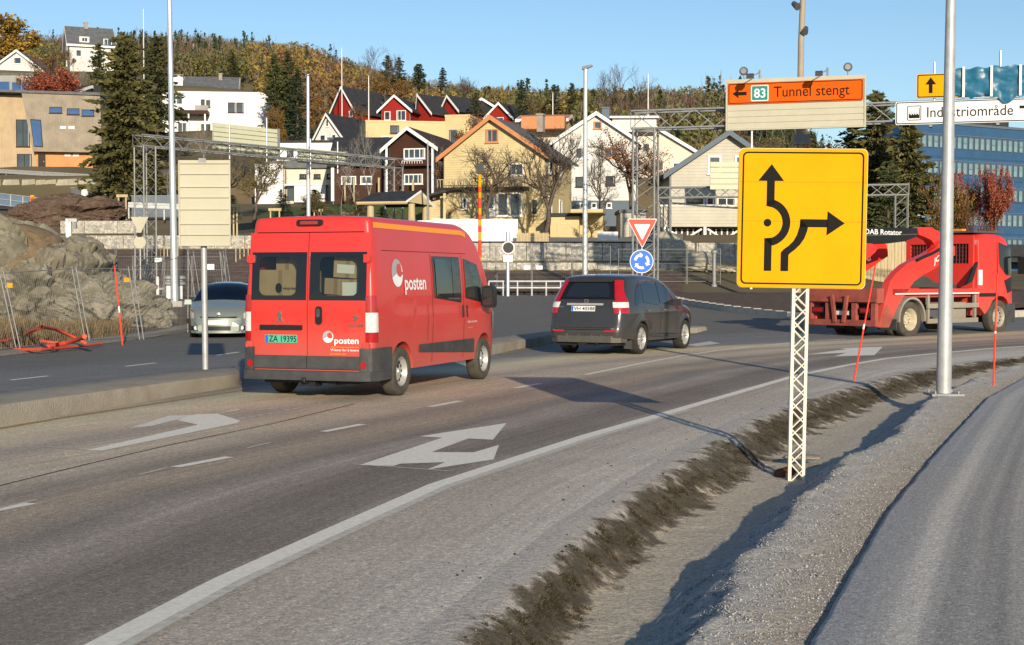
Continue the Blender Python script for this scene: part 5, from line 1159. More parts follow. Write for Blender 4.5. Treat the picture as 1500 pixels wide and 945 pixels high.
# ---- the red delivery van
VH = math.atan2(1.1, 3.2); vr = Vector((math.cos(VH), -math.sin(VH), 0)); vf = Vector((math.sin(VH), math.cos(VH), 0))
vc = Vector((-1.555, 20.16, 0)) - vr * 1.0 - vf * 1.0
V = thing('delivery_van', 'red high roof delivery van with white lettering seen from behind', 'van', (vc.x, vc.y, 0), -VH)
vred = mat('van_red', (.60, .028, .022), .30, var=.05, scale=1.2, spec=.4, coat=.3)
grime(vred, .25, 1.15, (.33, .15, .11), .6)
CN = [1.0, 4.45]; zbase = curve([(0, .38), (.5, .37), (5, .36), (5.41, .34)])
vzt = curve([(0, 2.475), (.04, 2.49), (.35, 2.505), (3.5, 2.51), (3.9, 2.44), (4.15, 2.30), (4.8, 1.52), (4.92, 1.38), (5.2, 1.2), (5.36, 1.0), (5.41, .8)])
def vw(y, z):
    x = 1.02 - .035 * max(0, (1.1 - z) / .8) ** 2 - (.115 * ((z - 1.1) / 1.35) ** 1.7 if z > 1.1 else 0)
    if y > 4.3: x -= .20 * ((y - 4.3) / 1.1) ** 2.2
    x += sstep(.2, 1.2, y) * (1 - sstep(4.4, 5.2, y)) * (.010 * math.exp(-((z - 1.06) / .06) ** 2) - .008 * math.exp(-((z - 1.30) / .04) ** 2))
    r = .09
    if y < r: x -= r * (1 - math.sqrt(max(0, 1 - ((r - y) / r) ** 2)))
    return x
vlean = lambda z: .11 * max(0, (z - 1.2) / 1.3) ** 1.5
VB = Body(stations(5.41, CN, .43, rr=.09), arches(zbase, CN, .43, .34), vzt, vw, vlean, .5, curve([(0, .065), (.6, .085), (3.8, .11), (4.8, .1), (5.41, .1)]), .36, 18, .025)
VB.shell(capr=lambda z: z < .60 or z > 2.27).build('body', vred, V, 32)
def rear_plate(x0, x1, z0, z1, hole=None, y0=-.022, th=.05, nx=6, nz=14):
    xs_ = sorted(set([round(v, 4) for v in np.linspace(x0, x1, nx + 1)] + (list(hole[:2]) if hole else []))); zs_ = sorted(set([round(v, 4) for v in np.linspace(z0, z1, nz + 1)] + (list(hole[2:]) if hole else [])))
    mb = MB(); nX, nZ = len(xs_), len(zs_); V_ = [(x, y0 + vlean(z) + .03 * (abs(x) / 1.0) ** 4, z) for z in zs_ for x in xs_]; B_ = [(x, y + th, z) for x, y, z in V_]; N_ = len(V_)
    def solid(i, j): return 0 <= i < nX - 1 and 0 <= j < nZ - 1 and not (hole and hole[0] - 1e-4 <= xs_[i] < hole[1] - 1e-4 and hole[2] - 1e-4 <= zs_[j] < hole[3] - 1e-4)
    fs = []
    for j in range(nZ - 1):
        for i in range(nX - 1):
            if not solid(i, j): continue
            a, b, c, d = j * nX + i, j * nX + i + 1, (j + 1) * nX + i + 1, (j + 1) * nX + i
            fs += [(a, b, c, d), (N_ + d, N_ + c, N_ + b, N_ + a)]
            for (di, dj, p, q) in ((-1, 0, d, a), (1, 0, b, c), (0, -1, a, b), (0, 1, c, d)):
                if not solid(i + di, j + dj): fs.append((p, q, N_ + q, N_ + p))
    return mb.add(V_ + B_, fs)
frit = mat('black_frit', (.008, .008, .009), .12, var=0, spec=.6)
for sd in (-1, 1):
    xa, xb_ = (.006, .945); a, b = (xa, xb_) if sd > 0 else (-xb_, -xa)
    wx = (.075, .90) if sd > 0 else (-.90, -.075); hz = (1.36, 2.02)
    wx = (.02, .90) if sd > 0 else (-.90, -.02)
    d = rear_plate(a, b, .60, 2.285, (wx[0], wx[1], *hz)).build('rear_door', vred, V, 32)
    cx = (wx[0] + wx[1]) / 2 + .02 * sd; cz = 1.69; hw_, hh_ = .295, .265
    n = 5; inner = rrect(cx - hw_, cx + hw_, cz - hh_, cz + hh_, .10, n); outer = []
    for x, z in inner:
        dx, dz_ = x - cx, z - cz; k = min((wx[1] - cx - .0) / dx if dx > 1e-6 else ((wx[0] - cx) / dx if dx < -1e-6 else 1e9), (hz[1] - cz) / dz_ if dz_ > 1e-6 else ((hz[0] - cz) / dz_ if dz_ < -1e-6 else 1e9)); outer.append((cx + dx * k, cz + dz_ * k))
    # snap the ring's outer corners
    for qx, qz in ((wx[0], hz[0]), (wx[1], hz[0]), (wx[1], hz[1]), (wx[0], hz[1])):
        i = min(range(len(outer)), key=lambda i: (outer[i][0] - qx) ** 2 + (outer[i][1] - qz) ** 2); outer[i] = (qx, qz)
    N_ = len(inner); vs = [(x, -.008 + vlean(z), z) for x, z in outer] + [(x, -.008 + vlean(z), z) for x, z in inner]
    MB().add(vs, [(i, (i + 1) % N_, N_ + (i + 1) % N_, N_ + i) for i in range(N_)]).build('frit', frit, d)
    MB().add([(x, -.004 + vlean(z), z) for x, z in inner], [tuple(range(N_))]).build('pane', VG, d)
    MB().bx(a + .002 * sd, b, -.048, -.023, .425, .597).build('lower_trim', M['plast'], d)
    for hz_ in (1.93, .74):
        o = MB(); o.bx(*sorted((sd * .86, sd * .955)), -.04, -.01, hz_ - .055, hz_ + .055); o.bx(*sorted((sd * .935, sd * .965)), -.055, .03, hz_ - .035, hz_ + .035); o.build('hinge', vred, d).location = (0, vlean(hz_), 0)
    # tail lamps wrap round the corner
    zl = [.80 + .63 * k / 10 for k in range(11)]
    for nm, z0, z1, m_ in (('tail_lamp', 1.20, 1.43, LR), ('tail_lamp', .93, 1.197, LC), ('tail_lamp', .80, .927, LR)):
        VB.corner_strip([z0 + (z1 - z0) * k / 6 for k in range(7)], lambda z: .90 + .0 * z, lambda z: .10 + .05 * (1.43 - z), .016, sd).build(nm, m_, V, 40)
    # bumper corner and its reflector
    pl = [(.84, -.02), (.84, -.07), (.9, -.065), (1.0, -.02), (1.045, .08), (1.055, .3), (1.04, .58), (.98, .58), (.97, .1), (.9, .02)]
    MB().prism([(x * sd, y) for x, y in pl], .40, .715, 'xy').build('bumper_corner', M['plast'], V, 30)
    MB().prism([(.885 * sd + .042 * math.cos(i * .52), .487 + .05 * math.sin(i * .52)) for i in range(12)], -.078, -.06, 'xz').build('reflector', LR, V)
pl = [(-1.04, .58), (-1.055, .3), (-1.045, .06), (-.99, -.06), (-.85, -.11), (.85, -.11), (.99, -.06), (1.045, .06), (1.055, .3), (1.04, .58), (.9, .58), (.9, .05), (-.9, .05), (-.9, .58)]
MB().prism(pl, .27, .398, 'xy').build('rear_bumper', M['plast'], V, 30)
b_ = MB(); b_.bx(-.12, .12, -.02, .2, .18, .30); b_.tube((0, -.12, .26), (0, -.02, .24), .025, n=8); b_.lathe([(0, 0), (.028, .0), (.028, .05), (0, .06)], (0, -.13, .255), n=10); b_.build('tow_hitch', M['pblk'], V)
b_ = MB(); b_.bx(-.75, .75, .1, 1.9, .22, .35); b_.tube((.35, .05, .24), (.35, 1.4, .24), .06, n=8); b_.tube((-.8, 1, .34), (.8, 1, .34), .06, n=8); b_.build('underbody', M['pblk'], V)
o = MB(); ring = rrect(-.2, .2, 2.385, 2.465, .035); o.prism(ring, vlean(2.4) - .05, vlean(2.4) + .06, 'xz'); o = o.build('brake_light_housing', M['pblk'], V); MB().prism(rrect(-.14, .14, 2.40, 2.445, .015), vlean(2.4) - .056, vlean(2.4) - .051, 'xz').build('brake_light', lens('brake_lens', (.3, .01, .01)), o)
dl = MB().bx(-.74, -.075, -.055, -.024, .955, 1.02).build('plate_lamp_bar', M['pblk'], V)
npm = mat('green_plate', (.07, .42, .28), .5, var=.06, scale=10); g = MB().prism(rrect(-.665, -.155, .775, .885, .012), -.036, -.026, 'xz').build('number_plate', npm, V)
MB().prism([(-.66, .78), (-.615, .78), (-.615, .88), (-.66, .88)], -.0375, -.0365, 'xz').build('blue_band', M['sblue'], g); put_text('plate_lettering', 'ZA 19395', -.60, -.165, .79, .083, -.0382, M['black'], g, .012)
h_ = MB().prism(rrect(.135, .235, 1.03, 1.28, .045), -.045, -.02, 'xz').build('door_handle', M['pblk'], V); MB().prism(rrect(.155, .215, 1.13, 1.25, .025), -.06, -.046, 'xz').build('lever', M['plast'], h_)
LW = mat('vinyl_white', (.80, .80, .78), .4, var=.02); LG = mat('vinyl_grey', (.36, .36, .38), .4, var=.03); LO = mat('vinyl_orange', (.85, .30, .02), .4, var=.02)
def ell(cx, cz, rx, rz_, n=40, a0=0, a1=360): return [(cx + rx * math.cos(D2R(a0 + (a1 - a0) * i / n)), cz + rz_ * math.sin(D2R(a0 + (a1 - a0) * i / n))) for i in range(n + (a1 - a0 < 360))]
def logo(put, cx, cz, r):
    """white ball, grey upper cap, red hole"""
    put('logo_ball', ell(cx, cz, r, r), LW, 0); put('logo_cap', [(cx, cz)] + ell(cx, cz, r, r, 20, 35, 200), LG, 1); put('logo_hole', ell(cx + r * .34, cz + r * .22, r * .47, r * .47), vred, 2)
    put('logo_edge', [(cx + r * .15, cz - r * .1), (cx + r * .5, cz - r * .30), (cx + r * .98, cz - r * .05), (cx + r * .9, cz + r * .1)], vred, 3)
def prear(nm, pts, m_, k): MB().prism(pts, -.0245 - .0012 * k, -.0235 - .0012 * k, 'xz').build(nm, m_, V)
logo(prear, .325, .865, .082); put_text('lettering', 'posten', .425, .80, .775, .088, -.0285, LW, V, .02)
MB().bx(.375, .80, -.026, -.0235, .722, .731).build('underline', LO, V); put_text('slogan', 'Vi lever for å levere', .365, .80, .672, .034, -.0265, LW, V, .006); put_text('web_address', 'posten.no', .365, .60, .622, .030, -.0265, LO, V, .006)
mm = [(-.435 + a * .055, 1.125 + b * .075) for a, b in ((-.7, -1), (-.2, -.9), (.0, -.3), (.55, -.9), (1, -.8), (.5, 0), (.9, .5), (.5, .45), (.45, 1), (-.2, 1.1), (-.8, .6), (-.2, .5), (-.7, .1), (-.15, .1))]
MB().prism(mm, -.036, -.026, 'xz').build('lion_badge', M['chrome'], V); put_text('maker_lettering', 'PEUGEOT', -.57, -.27, 1.0, .026, -.027, M['chrome'], V, .006); put_text('model_lettering', 'BOXER', .66, .885, 1.005, .036, -.027, M['chrome'], V, .006)
MB().prism([(.72, 1.10), (.74, 1.13), (.70, 1.16), (.75, 1.15), (.78, 1.17), (.77, 1.14), (.81, 1.12), (.77, 1.115), (.76, 1.085)], -.034, -.0245, 'xz').build('star_badge', M['chrome'], V)
# right side
for sd in (1, -1):
    VB.side([(2.22, 1.30), (3.36, 1.28), (3.36, 1.99), (2.22, 1.99)], .010, sd=sd).build('window_surround', frit, V, 40)
    VB.side([(2.30, 1.34), (2.98, 1.33), (2.98, 1.95), (2.30, 1.95)], .017, sd=sd).build('side_window', SG_, V, 40); VB.side([(3.0, 1.33), (3.30, 1.33), (3.30, 1.95), (3.0, 1.95)], .016, sd=sd).build('side_window', SG_, V, 40)
    VB.side([(3.56, 1.30), (4.42, 1.26), (4.50, 1.36), (4.08, 1.95), (3.56, 1.97)], .012, sd=sd).build('door_window', SG_, V, 40)
    VB.side([(1.62, .50), (3.95, .48), (3.93, .70), (1.62, .70)], .018, nz=2, ny=14, sd=sd).build('side_trim', M['plast'], V, 40)
    for y0 in (1.95, 3.47, 2.15): VB.side([(y0, .42), (y0 + .012, .42), (y0 + .012, 2.02), (y0, 2.02)] if y0 > 1.96 else [(y0, .75), (y0 + .01, .75), (y0 + .01, 1.28), (y0, 1.28)], .004, nz=14, ny=1, sd=sd).build('door_gap', M['pblk'], V)
    VB.side([(1.02, 1.315), (2.2, 1.30), (2.2, 1.37), (1.02, 1.385)], .016, nz=1, ny=8, sd=sd).build('slide_rail', M['pblk'], V)
    VB.side([(.36, 2.04), (3.7, 2.04), (3.7, 2.05), (.36, 2.05)], .004, nz=1, ny=10, sd=sd).build('roof_seam', mat('dark_red', (.22, .012, .01), .5, var=0), V)
    for y0 in (3.36, 3.55): VB.side([(y0 - .025, 1.05), (y0 + .025, 1.05), (y0 + .025, 1.24), (y0 - .025, 1.24)], .03, nz=2, ny=1, sd=sd).build('side_handle', M['pblk'], V)
    mr_ = MB().prism(rrect(1.06 * sd, 1.27 * sd, 1.18, 1.54, .06) if sd > 0 else rrect(-1.27, -1.06, 1.18, 1.54, .06), 4.2, 4.36, 'xz').build('mirror', M['pblk'], V, 30); MB().box((1.0 * sd, 4.30, 1.26), (.16, .07, .08)).build('mirror_arm', M['pblk'], mr_); MB().box((1.165 * sd, 4.192, 1.36), (.15, .012, .28)).build('mirror_glass', SG_, mr_)
    MB().box((1.17 * sd, 4.375, 1.37), (.16, .02, .2)).build('mirror_cap', M['pblk'], mr_)
    for y in CN: wheel(V, (.905) * sd, y, .345, .225, 'steel', sd, .60, dtyre)
    VB.side([(5.0, .78), (5.28, .80), (5.22, 1.10), (4.95, 1.12)], .012, sd=sd).build('headlamp', LC, V)
    st = MB(); Vv = []
    for k in range(31):
        y = .12 + 3.65 * k / 30; zt = vzt(y) - VB.corner(y) * .62
        for q in (0., .075): z = zt - q + .02; Vv.append(VB.at(y, z - .05, .006, sd))
    st.add(Vv, [(2 * i, 2 * i + 2, 2 * i + 3, 2 * i + 1) for i in range(30)]).build('roof_stripe', LO, V)
def pside(nm, pts, m_, k): n = len(pts); c = (sum(p[0] for p in pts) / n, sum(p[1] for p in pts) / n); VB.decal(pts + [c], [(i, (i + 1) % n, n) for i in range(n)], .006 + .002 * k).build(nm, m_, V)
logo(pside, .865, 1.735, .195)
vs, fs = fit_text('posten', 1.10, 1.90, 1.50, .205, .02); VB.decal(vs, fs, .013).build('lettering', LW, V)
VB.side([(3.62, 1.02), (4.05, 1.01), (4.05, 1.02), (3.62, 1.03)], .012, nz=1).build('underline', LO, V); vs, fs = fit_text('Vi lever for å levere', 3.60, 4.05, .955, .036, .006); VB.decal(vs, fs, .013).build('slogan', LW, V); vs, fs = fit_text('posten.no', 3.62, 3.88, .87, .03, .006); VB.decal(vs, fs, .013).build('web_address', LO, V)
MB().add([(x, y, z) for x, y, z in ((-.98, .95, .4), (.98, .95, .4), (.9, .95, 2.42), (-.9, .95, 2.42))], [(0, 1, 2, 3)]).build('dark_interior_sheet', M['pblk'], V)  # dark sheet added behind the cartons so the sunlit red interior stays dark
MB().bx(-.93, .93, .04, .94, .45, .50).build('load_floor', M['pblk'], V)
# cartons behind the rear windows
def carton(lab, x, y, z, d, rz=0, rx=0, lb=None):
    M4 = Matrix.Translation((vc.x, vc.y, 0)) @ Matrix.Rotation(-VH, 4, 'Z'); o = thing('carton', lab, 'carton', M4 @ Vector((x, y, z)), -VH + rz, 'parcels inside the red van'); o.rotation_euler[1] = rx
    b_ = MB().box((0, 0, d[2] / 2), d).build('box', M['carton'], o); MB().bx(-.03, .03, -d[1] / 2 - .003, -d[1] / 2 - .001, .0, d[2]).build('tape', mat('parcel_tape', (.30, .21, .11), .4, var=0), o)
    if lb: MB().bx(lb[0], lb[1], -d[1] / 2 - .006, -d[1] / 2 - .004, lb[2], lb[3]).build('parcel_label', M['label_'], o)
    return o
c1 = carton('wide brown carton behind the left rear window of the van', -.47, .42, 1.30, (.78, .5, .47), .03); MB().prism(ell(-.02, .22, .05, .07, 12), -.262, -.258, 'xz').build('printed_mark', M['black'], c1); put_text('printed_words', 'ekspress', .05, .25, .2, .04, -.262, M['black'], c1, .01)
carton('small carton on top of the wide brown carton', -.45, .5, 1.771, (.34, .3, .22)); carton('tall base carton below the left window', -.47, .45, .502, (.8, .6, .795))
carton('tilted carton at the top of the right rear window stack', .50, .42, 1.66, (.40, .35, .30), .12, .06, (-.15, .1, .06, .18)); carton('middle carton of the right rear window stack', .36, .45, 1.43, (.36, .4, .22), -.1, .05); carton('pale labelled carton low in the right rear window', .58, .40, 1.40, (.30, .36, .24), .1, 0, (-.13, .13, .02, .2)); carton('flat labelled carton at the bottom of the right rear window', .40, .34, 1.30, (.34, .3, .12), 0, 0, (-.15, .15, .01, .10)); carton('large base carton under the right window stack', .45, .5, .502, (.8, .6, .79)); carton('small carton squeezed beside the right window frame', .72, .42, 1.42, (.16, .3, .5), 0, .05)

V.scale = (.965, .975, .996); V.location = Vector((-1.555, 20.16, 0)) - vr * 1.0 * .965 - vf * 1.0 * .975 - Vector((0, 0, 0))
# ---- the dark grey family car ahead of the van
KH = math.atan2(1.2, 2.3); kr = Vector((math.cos(KH), -math.sin(KH), 0)); kf = Vector((math.sin(KH), math.cos(KH), 0)); kc = Vector((2.79, 30.75, 0)) - kr * .90 - kf * .97
K = thing('parked_car', 'dark grey family car with red upright tail lamps', 'car', (kc.x, kc.y, 0), -KH); K.name = 'estate_car'
kgr = mat('car_graphite', (.036, .036, .037), .26, .2, .06, 1.5, coat=.8); kdir = mat('dusty_graphite', (.085, .080, .072), .55, .1, .2, 2.5)
grime(kgr, .2, .8, (.11, .10, .09), .45)
CK = [.97, 3.59]; kb = curve([(0, .40), (.4, .36), (.9, .30), (4.0, .28), (4.57, .30)])
kzt = curve([(0, 1.635), (.08, 1.665), (.3, 1.69), (.9, 1.71), (1.6, 1.705), (2.2, 1.665), (2.6, 1.56), (3.3, 1.16), (3.45, 1.07), (3.9, 1.0), (4.3, .88), (4.5, .70), (4.57, .5)])
def kw(y, z):
    x = .91 - .05 * max(0, (.75 - z) / .5) ** 2 - (.18 * ((z - .92) / .72) ** 1.25 if z > .92 else 0)
    x -= .06 * max(0, 1 - y / 1.0) ** 2
    if y > 3.4: x -= .24 * ((y - 3.4) / 1.17) ** 2.2
    for c in CK:
        d = math.hypot(y - c, z - .34)
        if .36 < d < .55 and z < .85: x += .022 * math.exp(-((d - .42) / .055) ** 2)
    r = .20
    if y < r: x -= r * (1 - math.sqrt(max(0, 1 - ((r - y) / r) ** 2))) * .9
    return x
klean = lambda z: (.07 * max(0, (z - .62) / .5) + .27 * max(0, (z - 1.05) / .6) ** 1.25) - .05 * math.exp(-((z - .5) / .16) ** 2)
KB = Body(stations(4.57, CK, .40, rr=.2), arches(kb, CK, .39, .335), kzt, kw, klean, 1.5, curve([(0, .10), (2.5, .13), (3.4, .1), (4.57, .12)]), .30, 16, .03)
KB.shell().build('body', kgr, K, 35)
def krear(poly_rows, off, m_, name, par=K, mb=None):
    """rear-face panel: rows of (z, x0, x1)"""
    V_ = []; n = 10
    for z, a, b in poly_rows:
        for i in range(n + 1):
            x = a + (b - a) * i / n; V_.append((x, KB.yy(0, z) - off + .0 * abs(x), z))
    mb = MB().add(V_, [(j * (n + 1) + i, j * (n + 1) + i + 1, (j + 1) * (n + 1) + i + 1, (j + 1) * (n + 1) + i) for j in range(len(poly_rows) - 1) for i in range(n)]); return mb.build(name, m_, par, 60)
krear([(1.20 + .39 * k / 8, -(.655 - .13 * (k / 8) ** 1.5), .655 - .13 * (k / 8) ** 1.5) for k in range(9)], .012, frit, 'rear_window_surround'); krear([(1.245 + .30 * k / 8, -(.50 - .12 * (k / 8) ** 2.2), .50 - .12 * (k / 8) ** 2.2) for k in range(9)], .018, SG_, 'rear_window')
krear([(1.565 + .0 * k + .05 * k / 3, -.50, .50) for k in range(4)], .05, kgr, 'spoiler')
krear([(z, -.60, .60) for z in (.60, .61)], .006, M['pblk'], 'hatch_gap'); krear([(z, -.45, .40) for z in (1.07, 1.09, 1.115)], .02, alloy, 'chrome_bar')
g = krear([(z, -.33, .22) for z in (.945, 1.0, 1.055)], .022, M['swht'], 'number_plate'); mb = krear([(z, -.325, -.285) for z in (.95, 1.05)], .024, M['sblue'], 'blue_band', g)
vs, fs = fit_text('VH 40588', -.27, .21, .965, .072, .012); MB().add([(x, KB.yy(0, z) - .025, z) for x, z in vs], fs).build('plate_lettering', M['black'], g)
vs, fs = fit_text('CR-V', -.62, -.50, 1.02, .035, .012); MB().add([(x, KB.yy(0, z) - .014, z) for x, z in vs], fs).build('model_lettering', M['chrome'], K)
o = MB(); y_ = KB.yy(0, 1.135) - .022; ring2(o, rrect(-.05, .05, 1.115, 1.195, .02), rrect(-.038, .038, 1.127, 1.183, .015), y_); o.bx(-.03, -.018, y_ - .003, y_, 1.125, 1.185); o.bx(.018, .03, y_ - .003, y_, 1.125, 1.185); o.bx(-.018, .018, y_ - .003, y_, 1.15, 1.158); o.build('badge', M['chrome'], K)
MB().path([(-.1, KB.yy(0, 1.24) - .02, 1.24), (.12, KB.yy(0, 1.30) - .03, 1.29), (.28, KB.yy(0, 1.27) - .03, 1.265)], .010, 5).build('wiper', M['pblk'], K)
for sd in (1, -1):
    for z0, z1, m_ in ((.90, 1.02, LR), (1.023, 1.14, LC), (1.143, 1.60, LR)):
        KB.corner_strip([z0 + (z1 - z0) * k / 8 for k in range(9)], lambda z: .60 + .06 * (1.15 - z) / .25 if z < 1.15 else .655 - .13 * max(0, (z - 1.2) / .39) ** 1.5, lambda z: .26 if z < 1.15 else .10 + .16 * max(0, 1 - (z - 1.15) / .25) ** 2, .022, sd).build('tail_lamp', m_, K, 40)
    krear([(z, sd * .46, sd * .74) for z in (.565, .60)] if False else [(.515, sd * .46, sd * .72), (.555, sd * .46, sd * .74)], .014, LR, 'reflector')
    KB.side([(.62, 1.11), (.70, 1.30), (.86, 1.46), (1.06, 1.545), (1.06, 1.075), (.68, 1.06)][::1], .008, sd=sd).build('quarter_window', SG_, K, 40)
    KB.side([(1.08, 1.075), (1.98, 1.05), (1.98, 1.56), (1.5, 1.575), (1.08, 1.55)], .008, sd=sd).build('side_window', SG_, K, 40); KB.side([(2.05, 1.05), (2.98, 1.03), (3.02, 1.08), (2.46, 1.48), (2.05, 1.555)], .008, sd=sd).build('side_window', SG_, K, 40)
    a = [(.60, 1.09), (.70, 1.33), (.86, 1.49), (1.06, 1.575), (1.5, 1.60), (2.0, 1.59), (2.46, 1.51), (3.05, 1.08)]
    MB().path([KB.at(y, z, .008, sd) for y, z in a], .013, 5).build('window_trim', M['chrome'], K, 60)
    for y0 in (1.10, 2.02, 3.02): KB.side([(y0, .42), (y0 + .01, .42), (y0 + .01, 1.04), (y0, 1.04)], .003, nz=10, ny=1, sd=sd).build('door_gap', M['pblk'], K)
    for y0 in (1.25, 2.15): MB().path([KB.at(y0, .945, .01, sd), KB.at(y0 + .03, .945, .035, sd), KB.at(y0 + .17, .945, .035, sd), KB.at(y0 + .2, .945, .01, sd)], .013, 6).build('door_handle', M['chrome'], K, 60)
    mr_ = MB().box((.99 * sd, 2.86, 1.10), (.22, .12, .15), taper=.8).build('mirror', kgr, K, 40); MB().box((.90 * sd, 2.88, 1.06), (.14, .05, .04)).build('mirror_arm', M['pblk'], mr_)
    KB.side([(1.42, .34), (3.16, .32), (3.16, .42), (1.42, .44)], .012, nz=2, ny=10, sd=sd).build('sill_trim', M['plast'], K, 40)
    for y in CK: wheel(K, .80 * sd, y, .345, .22, 'alloy', sd, .68)
    MB().bx(*sorted((sd * .66, sd * .84)), .55, .58, .14, .40).build('mud_flap', M['plast'], K)
    MB().path([KB.at(.6, 1.66, -.10, sd), KB.at(1.1, 1.69, -.10, sd), KB.at(2.0, 1.67, -.1, sd)], .014, 5).build('roof_rail', M['pblk'], K)
KB2 = [(.40, .43), (.36, .30)]
pl = [(-.84, .30), (-.80, .06), (-.62, -.055), (0, -.075), (.62, -.055), (.80, .06), (.84, .30), (.7, .30), (-.7, .30)]
MB().prism(pl, .29, .43, 'xy').build('lower_bumper', kdir, K, 30); pl2 = [(x * 1.01, y - .02) for x, y in pl]; MB().prism(pl2, .565, .595, 'xy').build('bumper_crease', kgr, K, 30)
for x in (-.42, -.12, .18, .40): MB().lathe([(0, -.09), (.014, -.09), (.014, -.05)], (x, -.005, .44), 'Y', 8).build('parking_sensor', M['chrome'], K)
b_ = MB(); b_.bx(-.7, .7, .05, 3.9, .22, .31); b_.tube((.28, -.02, .27), (.28, .5, .27), .035, n=10); b_.bx(-.15, .05, -.04, .1, .22, .29); b_.build('underbody', M['pblk'], K)
MB().tube((-.0, .62, 1.70), (-.02, .42, 1.92), .006, n=5).build('aerial', M['pblk'], K)

# ---- the oncoming silver green hatchback
pf = Vector((.085, -.996, 0)); PH = math.atan2(pf.x, pf.y); pr_ = Vector((math.cos(PH), -math.sin(PH), 0))
fr_ = G(321, 497.5); pc_ = fr_ - pf * 4.3
A = thing('hatchback', 'silver green hatchback coming towards the camera behind the van', 'car', (pc_.x, pc_.y, 0), -PH)
psv = mat('car_sage', (.26, .29, .26), .3, .45, .04, 1.5, coat=.7); CP = [.85, 3.55]
pzt = curve([(0, .95), (.1, 1.08), (.5, 1.22), (1.4, 1.44), (2.0, 1.49), (2.45, 1.45), (3.45, .99), (3.6, .93), (4.0, .84), (4.25, .72), (4.38, .6), (4.45, .45)])
def pw(y, z):
    x = .862 - .04 * max(0, (.6 - z) / .4) ** 2 - (.24 * ((z - .82) / .68) ** 1.2 if z > .82 else 0)
    if y > 3.2: x -= .30 * ((y - 3.2) / 1.25) ** 2.6
    if y < .8: x -= .12 * (1 - y / .8) ** 2
    return x
PB = Body(stations(4.45, CP, .36, extra=(4.3, 4.36, 4.4, 4.43)), arches(lambda y: .22, CP, .345, .31), pzt, pw, lambda z: 0, .4, curve([(0, .12), (2.4, .14), (3.6, .07), (4.45, .16)]), .22, 12, .05)
ws = lambda y, i, z: 2.47 < y < 3.42 and i >= 17
PB.shell(lambda y, i, z: not ws(y, i, z)).build('body', psv, A, 35); PB.shell(ws, False, False).build('windscreen', CG, A, 60)
MB().bx(-.6, .6, 1.0, 2.6, .5, 1.05).build('cabin_interior', M['plast'], A)
for x in (-.35, .35): MB().box((x, 1.9, 1.02), (.42, .14, .5), taper=.8).build('seat', mat('seat_cloth', (.20, .20, .19), .9, var=.1), A)
MB().lathe([(.17, -.012), (.185, 0), (.17, .012)], (-.36, 2.62, .92), 'Y', 16, caps=False).build('steering_wheel', M['pblk'], A)
for sd in (1, -1):
    PB.side([(2.15, .95), (3.28, .93), (3.3, .97), (2.6, 1.32), (2.15, 1.38)], .008, sd=sd).build('side_window', SG_, A); PB.side([(1.1, .98), (2.08, .95), (2.08, 1.385), (1.3, 1.34)], .008, sd=sd).build('side_window', SG_, A)
    V_ = []
    for k in range(6):
        for j in range(6):
            y = 3.92 + .40 * k / 5; z = .56 + (.80 - .56 - .02 * k) * j / 5; V_.append(((pw(y, z) + .012) * sd, y + .012, z))
    MB().add(V_, [(k * 6 + j, k * 6 + j + 1, (k + 1) * 6 + j + 1, (k + 1) * 6 + j) for k in range(5) for j in range(5)]).build('headlamp', lens('headlamp_glass', (.72, .72, .68)), A, 60)
    V_ = []
    for k in range(6):
        for j in range(3):
            y = 3.98 + .22 * k / 5; z = .79 + .05 * j / 2; V_.append(((pw(y, z) + .0125) * sd, y + .012, z))
    MB().add(V_, [(k * 3 + j, k * 3 + j + 1, (k + 1) * 3 + j + 1, (k + 1) * 3 + j) for k in range(5) for j in range(2)]).build('indicator', LA, A)
    mr_ = MB().box((.98 * sd, 3.02, .98), (.2, .1, .13), taper=.85).build('mirror', psv, A, 40)
    MB().lathe([(0, .035), (.05, .03), (.06, 0), (0, 0)], (.60 * sd, 4.335, .31), 'Y', 14).build('fog_lamp', LC, A, 40)
    for y in CP: wheel(A, .75 * sd, y, .305, .19, 'alloy', sd, .66)
def pfront(z0, z1, x, dy, m_, nm):
    V_ = []; n = 16
    for z in np.linspace(z0, z1, 5):
        for i in range(n + 1):
            q = -1 + 2 * i / n; V_.append((x * q, 4.455 + dy - .16 * (q * x) ** 2, z))
    return MB().add(V_, [(j * (n + 1) + i, j * (n + 1) + i + 1, (j + 1) * (n + 1) + i + 1, (j + 1) * (n + 1) + i) for j in range(4) for i in range(n)]).build(nm, m_, A, 60)
pl = [(.80, 3.9), (.74, 4.2), (.58, 4.38), (.3, 4.47), (0, 4.49), (-.3, 4.47), (-.58, 4.38), (-.74, 4.2), (-.80, 3.9)]
MB().prism(pl, .36, .57, 'xy').build('front_bumper', psv, A, 30); MB().prism([(x * .99, y - .012) for x, y in pl], .245, .358, 'xy').build('lower_grille', M['pblk'], A, 30); MB().prism([(x * 1.0, y + .005) for x, y in pl], .175, .244, 'xy').build('bumper_lip', psv, A, 30); MB().prism([(x * .72, y * .5 + 2.235) for x, y in pl], .575, .615, 'xy').build('upper_grille', M['pblk'], A, 30)
g = MB().prism(rrect(-.26, .26, .405, .515, .01), 4.495, 4.505, 'xz').build('number_plate', M['swht'], A)
g = MB().lathe([(0, .02), (.05, .015), (.055, 0)], (0, 4.40, .67), 'Y', 16).build('badge', M['chrome'], A)

